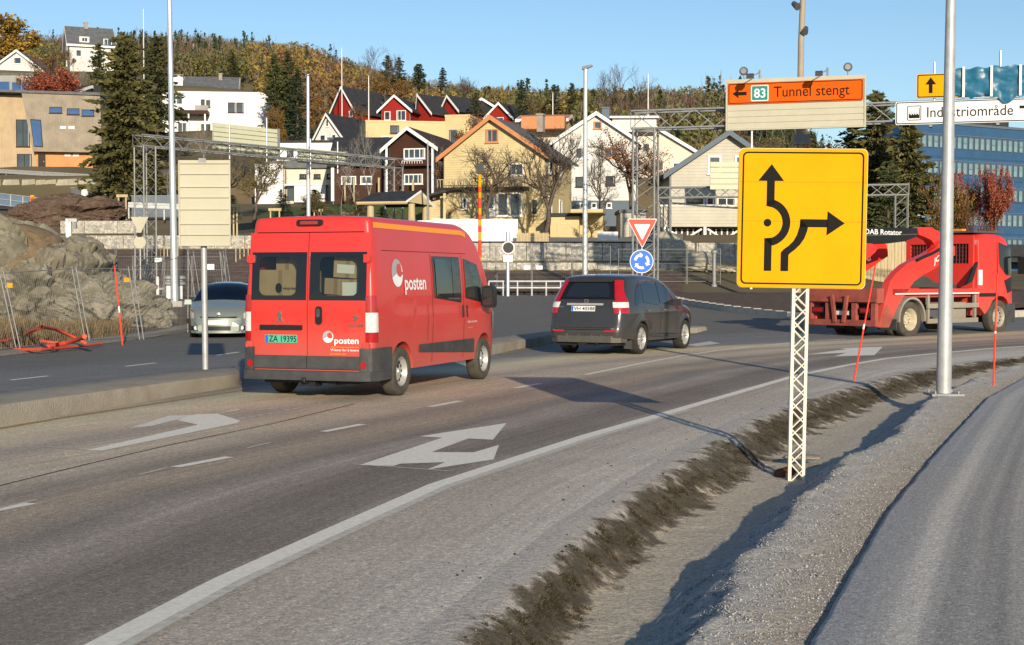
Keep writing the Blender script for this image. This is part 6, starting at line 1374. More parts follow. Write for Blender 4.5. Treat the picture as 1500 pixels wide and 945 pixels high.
# ---- the red skip loader lorry
TH = D2R(52); tr = Vector((math.cos(TH), -math.sin(TH), 0)); tf = Vector((math.sin(TH), math.cos(TH), 0)); XS = 1.22
tc_ = Vector((10.94, 39.2, 0)) - tr * XS
T = thing('skip_lorry', 'red two axle skip loader lorry with black boom turning right', 'lorry', (tc_.x, tc_.y, 0), -TH)
tred = mat('lorry_red', (.70, .030, .022), .32, var=.08, scale=1.5, coat=.3); tdus = mat('dusty_red', (.30, .075, .055), .75, var=.25, scale=3); tgry = mat('lorry_grey', (.30, .28, .235), .7, .1, .2, 3)
grime(tred, .3, 2.0, (.30, .13, .10), .55, 1.6); grime(tgry, .2, 1.2, (.24, .20, .15), .8)
def tk(cx, cy, x=XS):
    px, py = 1180 + cx / 4.6875, 310 + cy / 4.6875; k = (px - 750) / F; o = tc_ + tr * x; t = (o.y * k - o.x) / (tf.x - tf.y * k); Y = o.y + tf.y * t; return (t, ZY(py, Y))
def side_prism(pts, x0, x1, m_, nm, xr=XS, par=T, mir=False, sm=None):
    pl = [tk(a, b, xr) for a, b in pts]; o = MB().prism(pl, x0, x1, 'yz').build(nm, m_, par, sm)
    if mir: MB().prism(pl, -x1, -x0, 'yz').build(nm, m_, par, sm)
    return o
LB = 4.2; CT = [0, LB]
# cab
cy0, cy1 = tk(1192, 300)[0], 5.15
czt = curve([(0, 2.80), (.08, 2.86), (.6, 2.92), (1.2, 2.88), (1.5, 2.72), (1.62, 2.2), (1.85, 1.35), (1.95, .9)])
cw = lambda y, z: 1.20 - .05 * max(0, (z - 1.6) / 1.3) ** 1.6 - (.22 * max(0, (y - 1.0) / .95) ** 2.4) - (.06 * (1 - math.sqrt(max(0, 1 - ((.06 - y) / .06) ** 2))) if y < .06 else 0)
k_ = (cy1 - cy0) / 1.95; fw_ = (LB - cy0) / k_
CB = Body(stations(1.95, [], .4), arches(lambda y: .55 + .25 * sstep(.0, .4, .4 - y), [fw_], .62 / k_, .52), czt, cw, lambda z: 0, .3, lambda y: .14, .55, 14, .03)
mb = CB.shell(); mb.v = [(x, y * k_ + cy0, z) for x, y, z in mb.v]; cab = mb.build('cab', tred, T, 35)
def cabside(poly, off, m_, nm, sd=1, nz=8):
    mb = CB.side([((y - cy0) / k_, z) for y, z in poly], off, nz=nz, sd=sd); mb.v = [(x, y * k_ + cy0, z) for x, y, z in mb.v]; return mb.build(nm, m_, cab, 60)
for sd in (1, -1):
    a = tk(1330, 210); b = tk(1425, 215); c = tk(1440, 440); d_ = tk(1385, 440); e = tk(1332, 370)
    cabside([e, d_, c, b, a], .012, SG_, 'cab_window', sd); cabside([tk(1366, 470), tk(1440, 445), tk(1440, 555), tk(1395, 560)], .014, M['pblk'], 'dark_door_panel', sd)
    cabside([tk(1318, 200), tk(1322, 200), tk(1322, 560), tk(1318, 560)], .006, M['pblk'], 'door_gap', sd, 10)
    mr_ = MB().box((1.38 * sd, tk(1440, 300)[0] + .1, 2.0), (.22, .14, .5)).build('mirror', M['pblk'], cab); MB().box((1.25 * sd, tk(1440, 300)[0], 2.25), (.3, .05, .05)).build('mirror_arm', M['pblk'], mr_)
    MB().box((1.19 * sd, tk(1260, 560)[0], 1.15), (.06, .9, .1)).build('cab_step', M['pblk'], cab)
ty = LB + .62; MB().prism([(-1.18, ty - .3), (-1.16, ty + .2), (-.9, ty + .42), (.9, ty + .42), (1.16, ty + .2), (1.18, ty - .3)], .32, .88, 'xy').build('front_bumper', M['plast'], cab, 30)
MB().bx(-.95, .95, cy0 + .1, cy0 + 1.6, 2.945, 3.0).build('roof_rack', M['lamp'], cab); MB().bx(-.25, .25, cy0 + .55, cy0 + .75, 3.005, 3.08).build('beacon_bar', LA, cab)
g = tk(1220, 210); MB().bx(XS - .3, XS - .1, cy0 - .10, cy0 - .01, g[1] - .07, g[1] + .07).build('work_light', M['chrome'], cab)
# chassis, wheels
b_ = MB(); b_.bx(-.45, -.3, -1.4, LB + .4, .62, .86); b_.bx(.3, .45, -1.4, LB + .4, .62, .86)
for y in (-1.2, .6, 2., 3.4): b_.bx(-.3, .3, y, y + .15, .64, .84)
b_.tube((-1.0, 0, .5), (1.0, 0, .5), .11, n=10); b_.tube((-1.0, LB, .5), (1.0, LB, .5), .08, n=10); b_.build('chassis', M['pblk'], T)
for sd in (1, -1):
    for x in (1.05, .70): wheel(T, x * sd, 0, .50, .28, 'truck', sd, .60, dtyre)
    wheel(T, 1.03 * sd, LB, .50, .29, 'dusty', sd, .60, dtyre)
    pts = [(.60 * math.cos(D2R(a)), .52 + .60 * math.sin(D2R(a))) for a in range(-8, 189, 14)]; inn_ = [(.54 * math.cos(D2R(a)), .52 + .54 * math.sin(D2R(a))) for a in range(188, -9, -14)]
    MB().prism(pts + inn_, .55 * sd, 1.24 * sd, 'yz').build('mudguard', tgry, T, 40)
    MB().bx(*sorted((sd * .6, sd * 1.2)), -.66, -.63, .22, .52).build('mud_flap', M['plast'], T)
    MB().bx(*sorted((sd * .7, sd * 1.22)), -.85, 3.15, 1.18, 1.34).build('deck_edge', tred, T)
    MB().bx(*sorted((sd * 1.221, sd * 1.226)), -.75, 3.12, 1.19, 1.225).build('white_stripe', M['swht'], T)
    for z in (.44, .86): MB().bx(*sorted((sd * 1.16, sd * 1.21)), .72, 3.10, z - .065, z + .065).build('guard_rail', tgry, T)
    for y in (.8, 1.9, 3.0): MB().bx(*sorted((sd * 1.08, sd * 1.155)), y, y + .09, .38, 1.18).build('rail_post', tgry, T)
    MB().bx(*sorted((sd * .55, sd * 1.07)), 1.6, 2.7, .50, .95).build('fuel_tank', tgry, T, 30)
    MB().bx(*sorted((sd * .55, sd * 1.05)), .95, 1.45, .55, .9).build('battery_box', M['lamp'], T)
# lifting arms, elbow, boom, hook
arm = [(505, 795), (575, 795), (628, 660), (690, 560), (745, 480), (800, 440), (880, 395), (965, 330), (1010, 300), (1000, 215), (925, 200), (895, 245), (840, 285), (760, 325), (690, 362), (625, 420), (580, 480), (550, 590)]
side_prism(arm, 1.0, XS, tred, 'lift_arm', mir=True)
side_prism([(510, 790), (572, 790), (600, 725), (560, 640), (540, 660)], XS + .001, XS + .012, tdus, 'dusty_arm_foot')
side_prism([(788, 118), (815, 106), (880, 108), (940, 140), (985, 205), (1045, 240), (1045, 300), (980, 325), (915, 240), (880, 195), (830, 170), (795, 158)], .85, 1.12, tred, 'elbow', sm=30)
bm_ = side_prism([(380, 108), (786, 112), (790, 170), (700, 205), (560, 222), (380, 212)], .84, 1.10, mat('boom_black', (.016, .016, .018), .35, var=.2), 'boom')
side_prism([(380, 160), (786, 152), (786, 158), (380, 168)], 1.101, 1.112, M['lamp'], 'boom_edge', par=bm_)
ta, tz = tk(404, 152); tb = tk(680, 150)[0]; vs, fs = fit_text('JOAB Rotator', ta, tb, tz + .0, .135, .02); MB().add([(1.113, y, z) for y, z in vs], fs).build('lettering', M['swht'], bm_)
hk = side_prism([(400, 200), (470, 205), (520, 250), (505, 280), (440, 335), (400, 345), (400, 300), (440, 275), (440, 245)], .86, 1.08, tred, 'hook_arm'); MB().path([(.97, *tk(470 + a, 318 + b)) for a, b in ((0, 0), (10, 18), (24, 12), (22, -10))], .022, 6).build('hook', M['galvd'], hk)
ta, tz = tk(878, 362); vs, fs = fit_text('JOAB', ta, ta + .62, tz, .16, .02); MB().add([(XS + .004, y, z + (y - ta) * .45) for y, z in vs], fs).build('arm_lettering', M['swht'], T)
MB().path([(XS + .06, *tk(a, b)) for a, b in ((750, 335), (800, 310), (860, 285), (920, 250))], .045, 8).build('hydraulic_hose', M['pblk'], T); MB().tube((1.05, *tk(700, 500)), (1.05, *tk(950, 300)), .06, .06, 10).build('hydraulic_ram', M['chrome'], T)
side_prism([(680, 490), (760, 470), (800, 440), (850, 445), (920, 490), (1060, 500), (1060, 528), (690, 515)], .75, 1.1, mat('dark_green_grey', (.05, .055, .05), .6, var=.1), 'valve_block'); 
# headboard behind the cab with mesh openings
hy = cy0 - .22; hb = MB()
for q in ((-1.15, -1.0, 1.35, 2.85), (1.0, 1.15, 1.35, 2.85), (-.14, .14, 1.35, 2.85)): hb.bx(q[0], q[1], hy, hy + .08, q[2], q[3])
for x0, x1 in ((-1.0, -.14), (.14, 1.0)): hb.bx(x0, x1, hy, hy + .08, 1.35, 2.05); hb.bx(x0, x1, hy, hy + .08, 2.62, 2.85)
hb = hb.build('headboard', tred, T)
mb = MB()
for x0 in (-1.0, .14):
    for k in range(9): mb.tube((x0 + .86 * k / 8, hy + .04, 2.05), (x0 + .86 * k / 8, hy + .04, 2.62), .012, n=4)
    for k in range(6): mb.tube((x0, hy + .04, 2.05 + .57 * k / 5), (x0 + .86, hy + .04, 2.05 + .57 * k / 5), .012, n=4)
mb.build('mesh_grille', mat('dark_red_grille', (.16, .02, .015), .6, var=.1), hb); MB().bx(-1.0, 1.0, hy + .12, hy + .14, 1.9, 2.7).build('dark_backing', M['pblk'], hb)
side_prism([(1170, 355), (1190, 345), (1150, 480), (1105, 505), (1120, 480)], XS - .1, XS - .02, M['pblk'], 'dark_brace'); side_prism([(1190, 400), (1212, 400), (1212, 505), (1190, 505)], XS - .05, XS + .01, M['swht'], 'marker_strip')
MB().bx(-1.1, 1.1, -.9, hy, 1.10, 1.20).build('deck', tdus, T)
# rear frame
ry = -1.5; rf = MB().bx(-1.2, 1.2, ry, ry + .3, .96, 1.36).build('rear_beam', tdus, T)
for x in (-1.1, -.45, .45, 1.1): MB().bx(x - .07, x + .07, ry - .03, ry + .1, .48, .955).build('rear_post', tdus, T)
MB().bx(-1.2, 1.2, ry - .06, ry + .1, .34, .5).build('rear_underrun', tdus, T); MB().bx(-1.2, 1.2, ry - .05, ry - .004, .99, 1.08).build('rear_rib', tdus, T)
for sd in (-1, 1):
    l_ = MB().bx(*sorted((sd * .62, sd * 1.02)), ry + .0, ry + .09, .68, .84).build('tail_lamp_box', M['pblk'], T); MB().bx(*sorted((sd * .66, sd * .98)), ry - .012, ry - .001, .71, .81).build('tail_lamp', LR, l_)
    MB().box((sd * .2, ry - .07, .8), (.09, .08, .75), ry=.15 * sd).build('stabiliser_leg', tdus, T)
MB().bx(-.5, .3, ry + .1, ry + .16, .60, .78).build('plate_box', M['lamp'], T); MB().bx(-.25, .27, ry - .01, ry, .63, .74).build('number_plate', M['swht'], T)
b_ = MB(); b_.bx(-1.0, 1.0, ry + .35, -.7, .55, .95); b_.build('rear_crossframe', M['plast'], T)
# ------------------------------------------------------------------ buildings
PANE = {}
def add_window(par, x, z, w_, h_, y=0., side='F', trim='trim', pane='wpane', mull=0, W=0, fr=.09):
    """a framed window: frame part with its pane as a sub-part"""
    key = (round(w_, 2), round(h_, 2), trim, pane, mull)
    if key not in PANE:
        f = MB(); ring2(f, rrect(-w_ / 2, w_ / 2, -h_ / 2, h_ / 2, .01, 1), rrect(-w_ / 2 + fr, w_ / 2 - fr, -h_ / 2 + fr, h_ / 2 - fr, .008, 1), -.002, .07)
        for k in range(mull): xx = -w_ / 2 + w_ * (k + 1) / (mull + 1); f.bx(xx - fr * .35, xx + fr * .35, -.066, -.002, -h_ / 2 + fr + .002, h_ / 2 - fr - .002)
        f.bx(-w_ / 2 - .05, w_ / 2 + .05, -.13, -.003, -h_ / 2 - .06, -h_ / 2 - .002)
        p = MB().add([(-w_ / 2 + fr * .8, -.022, -h_ / 2 + fr * .8), (w_ / 2 - fr * .8, -.022, -h_ / 2 + fr * .8), (w_ / 2 - fr * .8, -.022, h_ / 2 - fr * .8), (-w_ / 2 + fr * .8, -.022, h_ / 2 - fr * .8)], [(0, 1, 2, 3)])
        fo = f.build('window', M[trim], par); po = p.build('pane', M[pane], fo); cu = MB(); hw_ = w_ / 2 - fr; q_ = random.uniform(.18, .42)
        for sd_ in (random.choice((-1, 1)),): cu.add([(sd_ * hw_, -.026, -h_ / 2 + fr), (sd_ * hw_ * (1 - q_), -.026, -h_ / 2 + fr), (sd_ * hw_ * (1 - q_ * .8), -.026, h_ / 2 - fr), (sd_ * hw_, -.026, h_ / 2 - fr)], [(0, 1, 2, 3)])
        cu = cu.build('curtain', M['curtain'], fo) if pane == 'wpane' and w_ > .5 else None; PANE[key] = (fo.data, po.data, cu.data if cu else None)
    else:
        fo = link('window', PANE[key][0], par); po = link('pane', PANE[key][1], fo)
        if PANE[key][2]: link('curtain', PANE[key][2], fo)
    if side == 'F': fo.location = (x, y, z)
    elif side == 'R': fo.location = (W / 2, x, z); fo.rotation_euler = (0, 0, math.pi / 2)
    else: fo.location = (-W / 2, x, z); fo.rotation_euler = (0, 0, -math.pi / 2)
    return fo
M['curtain'] = mat('curtain_cloth', (.30, .28, .25), .9, var=.25, scale=4, stretch=(8, 1, 1))
class House:
    def __init__(s, name, label, px0, px1, yb, Y, ye, yr, d, wall, roof, rz=0., ridge='y', rpx=None, trim='trim', over=.45, cat='house', base=2.5, barge='trim', rth=.16, wallmat2=None):
        s.Y, s.s = Y, F / Y; cx = (px0 + px1) / 2; o = P(cx, yb, Y); s.cx, s.yb, s.cs = cx, yb, math.cos(D2R(rz)); s.rz = D2R(rz)
        s.W = (px1 - px0) / s.s / s.cs; s.d = d; s.zo = o.z; s.he = ZY(ye, Y) - o.z; s.hr = ZY(yr, Y) - o.z
        t = s.t = thing(name, label, cat, o, s.rz); W, he, hr = s.W, s.he, s.hr; wm = M[wall]; rm = M[roof]
        if ridge == 'flat':
            s.wall = MB().bx(-W / 2, W / 2, 0, d, -base, he).build('wall', wm, t); MB().bx(-W / 2 - over * .4, W / 2 + over * .4, -over * .4, d + over * .4, he + .002, he + .22).build('roof', rm, t); return
        if ridge == 'y':
            rx = ((rpx if rpx else cx) - cx) / s.s / s.cs
            s.wall = MB().prism([(-W / 2, -base), (W / 2, -base), (W / 2, he), (rx, hr), (-W / 2, he)], 0, d, 'xz').build('wall', wm, t); mb = MB(); bb = []
            for sd, ex in ((-1, -W / 2), (1, W / 2)):
                k = (hr - he) / abs(ex - rx); x1 = ex + sd * over; z1 = he - over * k; mb.prism([(rx, hr + .02), (x1, z1 + .02), (x1, z1 + .02 + rth), (rx, hr + .02 + rth)], -over, d + over, 'xz')
                b_ = MB(); b_.prism([(rx, hr + .03 + rth), (rx, hr - .20 + rth * .3), (x1, z1 - .20 + rth * .3), (x1, z1 + .03 + rth)], -over - .06, -over - .002, 'xz'); bb.append(b_)
            r = mb.build('roof', rm, t)
            for b_ in bb: b_.build('barge_board', M[barge], t)
        else:
            s.wall = MB().prism([(0, -base), (d, -base), (d, he), (d / 2, hr), (0, he)], -W / 2, W / 2, 'yz').build('wall', wm, t); mb = MB(); k = (hr - he) / (d / 2)
            for pl in ([(d / 2, hr + .02), (-over, he - over * k + .02), (-over, he - over * k + .02 + rth), (d / 2, hr + .02 + rth)], [(d / 2, hr + .02), (d + over, he - over * k + .02), (d + over, he - over * k + .02 + rth), (d / 2, hr + .02 + rth)]): mb.prism(pl, -W / 2 - over, W / 2 + over, 'yz')
            r = mb.build('roof', rm, t)
            for sd in (-1, 1):
                for pl in ([(d / 2, hr + .03 + rth), (d / 2, hr - .15), (-over, he - over * k - .15), (-over, he - over * k + .03 + rth)], [(d / 2, hr + .03 + rth), (d / 2, hr - .15), (d + over, he - over * k - .15), (d + over, he - over * k + .03 + rth)]):
                    MB().prism(pl, sd * (W / 2 + over + .002), sd * (W / 2 + over + .06), 'yz').build('barge_board', M[barge], t)
            MB().bx(-W / 2 - over, W / 2 + over, -over - .06, -over - .002, he - over * k - .14, he - over * k + .05 + rth).build('fascia', M[barge], t)
        s.roof = r
        for sd in (-1, 1):
            if he > 2 and W > 3: MB().bx(sd * (W / 2 + .03) - .05, sd * (W / 2 + .03) + .05, .12, .22, -base, he - .15).build('downpipe', M['galvd'], t)
    def X(s, px): return (px - s.cx) / s.s / s.cs
    def Z(s, py): return ZY(py, s.Y) - s.zo
    def win(s, a, b, c, d, trim='trim', pane='wpane', mull=0, y=0., fr=.09): return add_window(s.t, (s.X(a) + s.X(c)) / 2, (s.Z(b) + s.Z(d)) / 2, s.X(c) - s.X(a), s.Z(b) - s.Z(d), y, 'F', trim, pane, mull, fr=fr)
    def side(s, sd, y, z, w_, h_, trim='trim', mull=0): return add_window(s.t, y, z, w_, h_, 0, sd, trim, 'wpane', mull, s.W)
    def box(s, name, a, b, c, d, y0, y1, m): return MB().bx(s.X(a), s.X(c), y0, y1, s.Z(d), s.Z(b)).build(name, M[m] if isinstance(m, str) else m, s.t)
    def chimney(s, a, b, c, d, y, m='chim', w_=.7):
        o = MB(); o.bx(s.X(a), s.X(c), y, y + w_, s.Z(d), s.Z(b)); o.bx(s.X(a) - .07, s.X(c) + .07, y - .07, y + w_ + .07, s.Z(b) + .003, s.Z(b) + .12); return o.build('chimney', M[m], s.roof)
    def door(s, a, b, c, d, m, y=0.):
        o = s.box('door', a, b, c, d, y - .06, y - .003, m); MB().bx(s.X(c) - .18, s.X(c) - .12, y - .12, y - .062, (s.Z(b) + s.Z(d)) / 2 - .1, (s.Z(b) + s.Z(d)) / 2).build('handle', M['chrome'], o); return o
    def rail(s, a, c, yt, yb, y, m='dtrim', n=14):
        o = MB(); x0, x1 = s.X(a), s.X(c); o.bx(x0, x1, y - .03, y + .03, s.Z(yt) - .05, s.Z(yt))
        for k in range(n + 1): xx = x0 + (x1 - x0) * k / n; o.bx(xx - .02, xx + .02, y - .02, y + .02, s.Z(yb), s.Z(yt) - .052)
        return o.build('balcony_railing', M[m], s.t)
# yellow house
h = House('yellow_house', 'big yellow gabled house with copper trim behind the bare trees', 650, 797, 352, 100, 227, 173, 8.5, 'hyel', 'rgrey', -15, rpx=720, barge='otrim', trim='otrim')
h.win(711.5, 189, 730, 209, 'otrim', mull=1); h.win(699.5, 240, 710.5, 256); h.win(745, 240, 767, 258, 'trim', mull=1); h.win(683, 290, 690, 307, y=-.95); h.win(733, 284, 750, 318, 'trim', y=-.95); h.win(752, 284, 770, 318, 'trim', y=-.95); h.door(716, 286, 731, 318, 'trim', -.95); h.box('door_glass', 718.5, 289, 728.5, 306, -1.03, -1.011, 'wpane')
h.win(778, 292, 788, 316, 'hyel'); h.box('porch_wall', 650, 281, 775, 375, -.95, -.001, 'hyel'); h.box('terrace_slab', 646, 276, 776, 281, -1.35, -.95 + .0, 'dtrim'); h.box('terrace_deck', 648, 275, 775, 280.8, -.949, -.001, 'dtrim'); h.rail(648, 775, 263, 275, -1.2, 'fwood', 30)
for y_, z_, w_, hh in ((1.6, 5.3, .8, 1.3), (4.6, 5.2, .8, 1.3), (1.6, 2.4, .9, 1.4), (4.8, 2.4, .8, 1.2)): h.side('R', y_, z_, w_, hh)
h.chimney(763, 160, 772, 185, 4.5)
# white gabled house
h = House('white_house', 'tall white gabled house with dark roof behind the rust leaved tree', 812, 932, 352, 122, 207, 167, 9, 'hwhite', 'rbrown', -3, rpx=873)
h.win(869, 178, 881, 189, 'otrim', 'wpane'); h.win(843, 216, 862, 233, mull=1); h.win(886, 216, 905, 232, 'otrim', mull=1); h.win(843, 259, 858, 274, 'dtrim'); h.win(887, 258, 901, 272, 'dtrim')
h.box('plinth', 811.5, 294, 932.5, 372, -.06, -.002, 'rblue')
for a in (849, 866, 888): h.win(a, 297, a + 8, 305.5, y=-.06)
h.chimney(882, 152, 893, 180, 3.5, 'rblue', .7); h.box('dormer', 897, 170, 962, 190, 2.0, 6, 'hwhite'); h.box('dormer_roof', 893, 167, 966, 170, 1.6, 6.4, 'trim')
h = House('cream_house', 'cream gabled house half hidden behind the left gantry tower', 905, 1016, 330, 140, 221, 181, 9, 'hcream', 'rgrey', 4, rpx=948); h.win(960, 235, 972, 250); h.win(985, 238, 995, 252); h.win(940, 210, 952, 224)
# beige house
h = House('beige_house', 'beige boarded house with grey blue roof edge and balcony on braced posts', 983, 1146, 348, 92, 252, 196, 9, 'hbeige', 'rdark', 0, rpx=1066, barge='rblue', rth=.2, over=.55)
h.win(1036, 228, 1056, 255, mull=0, fr=.12); h.win(1076, 228, 1096, 250, fr=.12); h.win(1003, 288, 1032, 306, mull=0); h.win(1034, 289, 1046, 305); h.win(1050, 289, 1078, 306, mull=1)
h.box('balcony_front', 963, 305, 1088, 334, -2.2, -2.1, 'hbeige'); h.box('balcony_side', 1086, 305, 1088, 334, -2.098, -.003, 'hbeige'); h.box('balcony_side', 963, 305, 965, 334, -2.098, -.003, 'hbeige'); h.box('balcony_floor', 965.2, 330, 1085.8, 333, -2.098, -.004, 'fwood'); h.box('balcony_rail', 962, 302.5, 1089, 304.8, -2.25, -2.05, 'trim')
for a in (968, 1026, 1082): h.box('balcony_post', a - 2, 334.1, a + 2, 385, -2.2, -2.02, 'trim')
for a, b in ((972, 1022), (1030, 1078)):
    o = MB(); 
    for p, q in (((a, 337), ((a + b) / 2, 352)), ((b, 337), ((a + b) / 2, 352))): o.tube((h.X(p[0]), -2.0, h.Z(p[1])), (h.X(q[0]), -2.0, h.Z(q[1])), .07, n=6)
    o.build('balcony_brace', M['trim'], h.t)
h.box('lattice_skirt', 968, 337, 1082, 346, -1.2, -1.15, 'dtrim')
for k in range(14): h.box('skirt_slat', 970 + k * 8.2, 336, 972 + k * 8.2, 347, -1.25, -1.21, 'trim')
# brown house
h = House('brown_house', 'dark brown timber house with white trimmed gable and white balcony windows', 571, 634, 310, 125, 213, 189, 11, 'hbrown', 'rbrown', -14, rpx=600, over=.7)
h.win(591.5, 217.5, 623.5, 233, mull=3, fr=.1); h.win(592, 255, 620, 270, mull=3, fr=.1); h.rail(592, 622, 236, 243, -.6, 'trim', 8); h.box('balcony_slab', 570, 241, 635, 244, -.75, -.003, 'hbrown')
for a in (567.5, 635.5): h.box('corner_board', a, 212, a + 3, 290, -.62, -.5, 'trim')
for a in (597, 612): h.box('timber_post', a, 265, a + 2.5, 300, -1.6, -1.45, 'fwood')
h = House('brown_wing', 'long dark roofed wing left of the brown gable', 489, 568, 312, 128, 238, 197, 9, 'hbrown', 'rdark', 0, 'x', barge='dtrim', cat='house'); h.win(500, 258, 522, 270, mull=2); h.win(528, 258, 545, 270, mull=1); h.box('white_corner', 485.5, 236, 490, 295, -.15, -.003, 'trim')
for a in (507, 520, 556): h.box('timber_post', a, 262, a + 2.5, 296, -1.5, -1.35, 'fwood')
h.box('dark_side_panel', 490.5, 262, 500, 300, -.3, -.004, 'hbrown')
# flat yellow building, white gabled house, red gables
h = House('yellow_block', 'flat roofed pale yellow building below the red gables', 537, 652, 232, 152, 180, 180, 10, 'hyel2', 'hyel2', 10, 'flat', over=.1); h.win(596 - 24, 184, 585, 196, 'dtrim'); h.win(560, 200, 572, 212)
h = House('yellow_block', 'flat roofed pale yellow annex behind the ridge of the big yellow house', 652, 688, 234, 152.6, 171, 171, 10, 'hyel2', 'hyel2', -12, 'flat', over=.1); h.win(658, 190, 670, 212, 'rblue')
h = House('white_cottage', 'small white gabled cottage with steep dark roof', 461, 505, 218, 165, 203, 168, 9, 'hwhite', 'rdark', -22, rpx=480); h.win(477, 175, 482, 186); h.win(468, 197, 477, 206); h.win(486, 197, 493, 206); h.box('bay_roof', 487, 203, 507, 206, -1.2, -.01, 'rblue'); h.box('bay_wall', 489, 206.2, 505, 222, -1.0, -.01, 'hwhite')
RG = 'red gabled houses on the hill'
def red(label, px0, px1, yb, Y, ye, yr, d, rz, rpx, wins=()):
    h = House('red_house', label, px0, px1, yb, Y, ye, yr, d, 'hred', 'rdark', rz, rpx=rpx, over=.55, rth=.2); h.t['group'] = RG
    for w_ in wins: h.win(*w_)
    return h
h = red('leftmost red house with steep white edged gable and long dark roof', 488, 521, 186, 200, 160, 129, 12, -32, 503, [(512, 163, 518, 172)]); h.chimney(511, 153, 519, 168, 2, 'chimd')
red('red house with white windows behind the bare birches', 559, 600, 190, 195, 160, 141.5, 10, -12, 579, [(563, 163, 572, 176), (581, 162, 595, 177, 'trim', 'wpane', 1)])
h = red('narrow dark roofed house with double white gable edges', 612, 632, 185, 198, 163, 139, 10, -35, 614); red('dark roofed house whose white edge climbs to the right', 636, 652, 180, 202, 160, 142, 9, -35, 637)
red('red house with a small sharp gable before the long dark roof', 649, 672, 184, 200, 160, 141.5, 14, -38, 658); red('rightmost red gable with white edges above the yellow house', 714, 749, 186, 195, 171, 152.5, 12, -20, 732, [(727, 172, 738, 180)])
h = red('long low red house with dark roof behind the rightmost gable', 676, 735, 178, 206, 164, 146, 9, 0, None); h.t['label'] = 'long dark roof between the two right red gables'
House('rust_roof_house', 'low house with white fascia and rust coloured roof right of the red gables', 762, 826, 215, 160, 176, 164, 9, 'hcream', 'otrim', -8, 'x').box('rust_lean_to_roof', 768, 174, 830, 192, -2.5, -.4, 'otrim')
# white modern villa and its neighbours
h = House('white_villa', 'large flat roofed white villa right of the big spruce', 241, 408, 216, 185, 137, 137, 11, 'hwhite2', 'hwhite2', 6, 'flat', over=.1)
for a, b, c, d_ in ((253, 139, 259.5, 152), (261.5, 139.5, 268.5, 152), (295.5, 146, 301, 158), (303, 147, 309, 158), (334, 150, 345, 165), (346, 150, 356.5, 165)): h.win(a, b, c, d_, 'dtrim', fr=.08)
h.box('terrace_deck', 250, 165, 308, 170, -2.5, -.01, 'hbrown'); h.box('terrace_screen', 290, 158, 309, 164.8, -2.5, -2.42, 'foundation'); h.rail(250, 290, 156, 165, -2.45, 'galv', 9)
for a in (256, 280, 303): h.box('terrace_post', a, 170.2, a + 2, 200, -2.4, -2.2, 'trim')
h.win(294, 181, 310, 196, 'trim', mull=1); h.win(262, 180, 276, 195, 'trim', mull=1); h.box('side_block', 402, 172, 423, 216, -.6, 8, 'hwhite2')
h = House('dark_roof_house', 'house with large dark weathered roof above the white villa', 272, 344, 150, 225, 136, 108, 10, 'hwhite', 'rgrey', 8, 'x'); h.chimney(256, 113, 270, 129, -1, 'hwhite2', 1.5); h.chimney(318, 103, 323, 112, 4)
h = House('white_annex', 'low white building with grey lean to roof behind the sign gantry', 405, 488, 240, 140, 209, 209, 8, 'hwhite2', 'rdark', -4, 'flat', over=.3); h.win(420.5, 217, 430, 229, 'dtrim'); h.win(455, 219, 462, 230, 'dtrim')
h = House('white_annex', 'cream and white lower storey with dark slot windows above the van roof', 378, 488, 303, 136, 247, 247, 9, 'hcream', 'rgrey', -3, 'flat', over=.6)
for a in (439, 460, 479): h.win(a, 255, a + 10, 262, 'dtrim', fr=.12)
h.box('white_bay', 376, 241, 417, 303, -.8, -.01, 'hwhite2'); h.box('lean_to_roof', 384, 236, 489, 246.6, -.4, 3, 'rgrey'); h.box('white_store_wall', 434, 273, 480, 297, -.9, -.012, 'hwhite2'); h.box('dark_opening', 421, 274, 432, 294, -.1, -.013, 'wpane'); h.box('downpipe', 418.4, 249, 419.6, 290, -.14, -.015, 'dtrim'); h.box('store_ledge', 420, 271, 481, 272.8, -1.0, -.014, 'trim')
# timber house with leaning walls
t = House('timber_house', 'modern bare timber house with leaning walls and blue reflecting windows', -30, 52, 258, 145, 140, 140, 10, 'wood', 'rgrey', 4, 'flat', over=.1)
t.win(24, 175, 43.5, 215, 'dtrim', mull=1, fr=.07); t.win(25, 225.5, 46, 246.5, 'dtrim', mull=1, fr=.07)
pl = [(t.X(a), t.Z(b)) for a, b in ((36.5, 137), (148, 142), (150, 224), (52, 223))]
lw = MB().prism(pl, -1.15, 6, 'xz').build('leaning_upper_wall', M['woodg'], t.t); MB().prism([(t.X(a), t.Z(b)) for a, b in ((52.5, 223.4), (134, 224.4), (134, 270), (52.5, 270))], -.25, 5.9, 'xz').build('lower_wall', M['woodo'], t.t)
MB().prism([(t.X(a), t.Z(b)) for a, b in ((-31, 136), (149, 141), (149.5, 138), (149.5, 136.8), (-31, 133))], -1.35, 6.2, 'xz').build('roof_cap', M['rgrey'], t.t)
for a, b, c, d_ in ((76, 158, 94, 167), (101, 160, 118.5, 169), (122, 161.5, 139.5, 171)): t.win(a, b, c, d_, 'dtrim', 'bpane', y=-1.15, fr=.05)
g = MB().prism([(t.X(a), t.Z(b)) for a, b in ((48.5, 176), (64, 177), (66.5, 217), (53.5, 216))], -1.21, -1.153, 'xz').build('slanted_window', M['dtrim'], t.t); MB().prism([(t.X(a), t.Z(b)) for a, b in ((49.6, 177.5), (63.2, 178.5), (65.3, 215.5), (54.2, 214.5))], -1.222, -1.213, 'xz').build('pane', M['bpane'], g)
t.door(56, 226, 66.5, 246, 'dtrim', -.25)
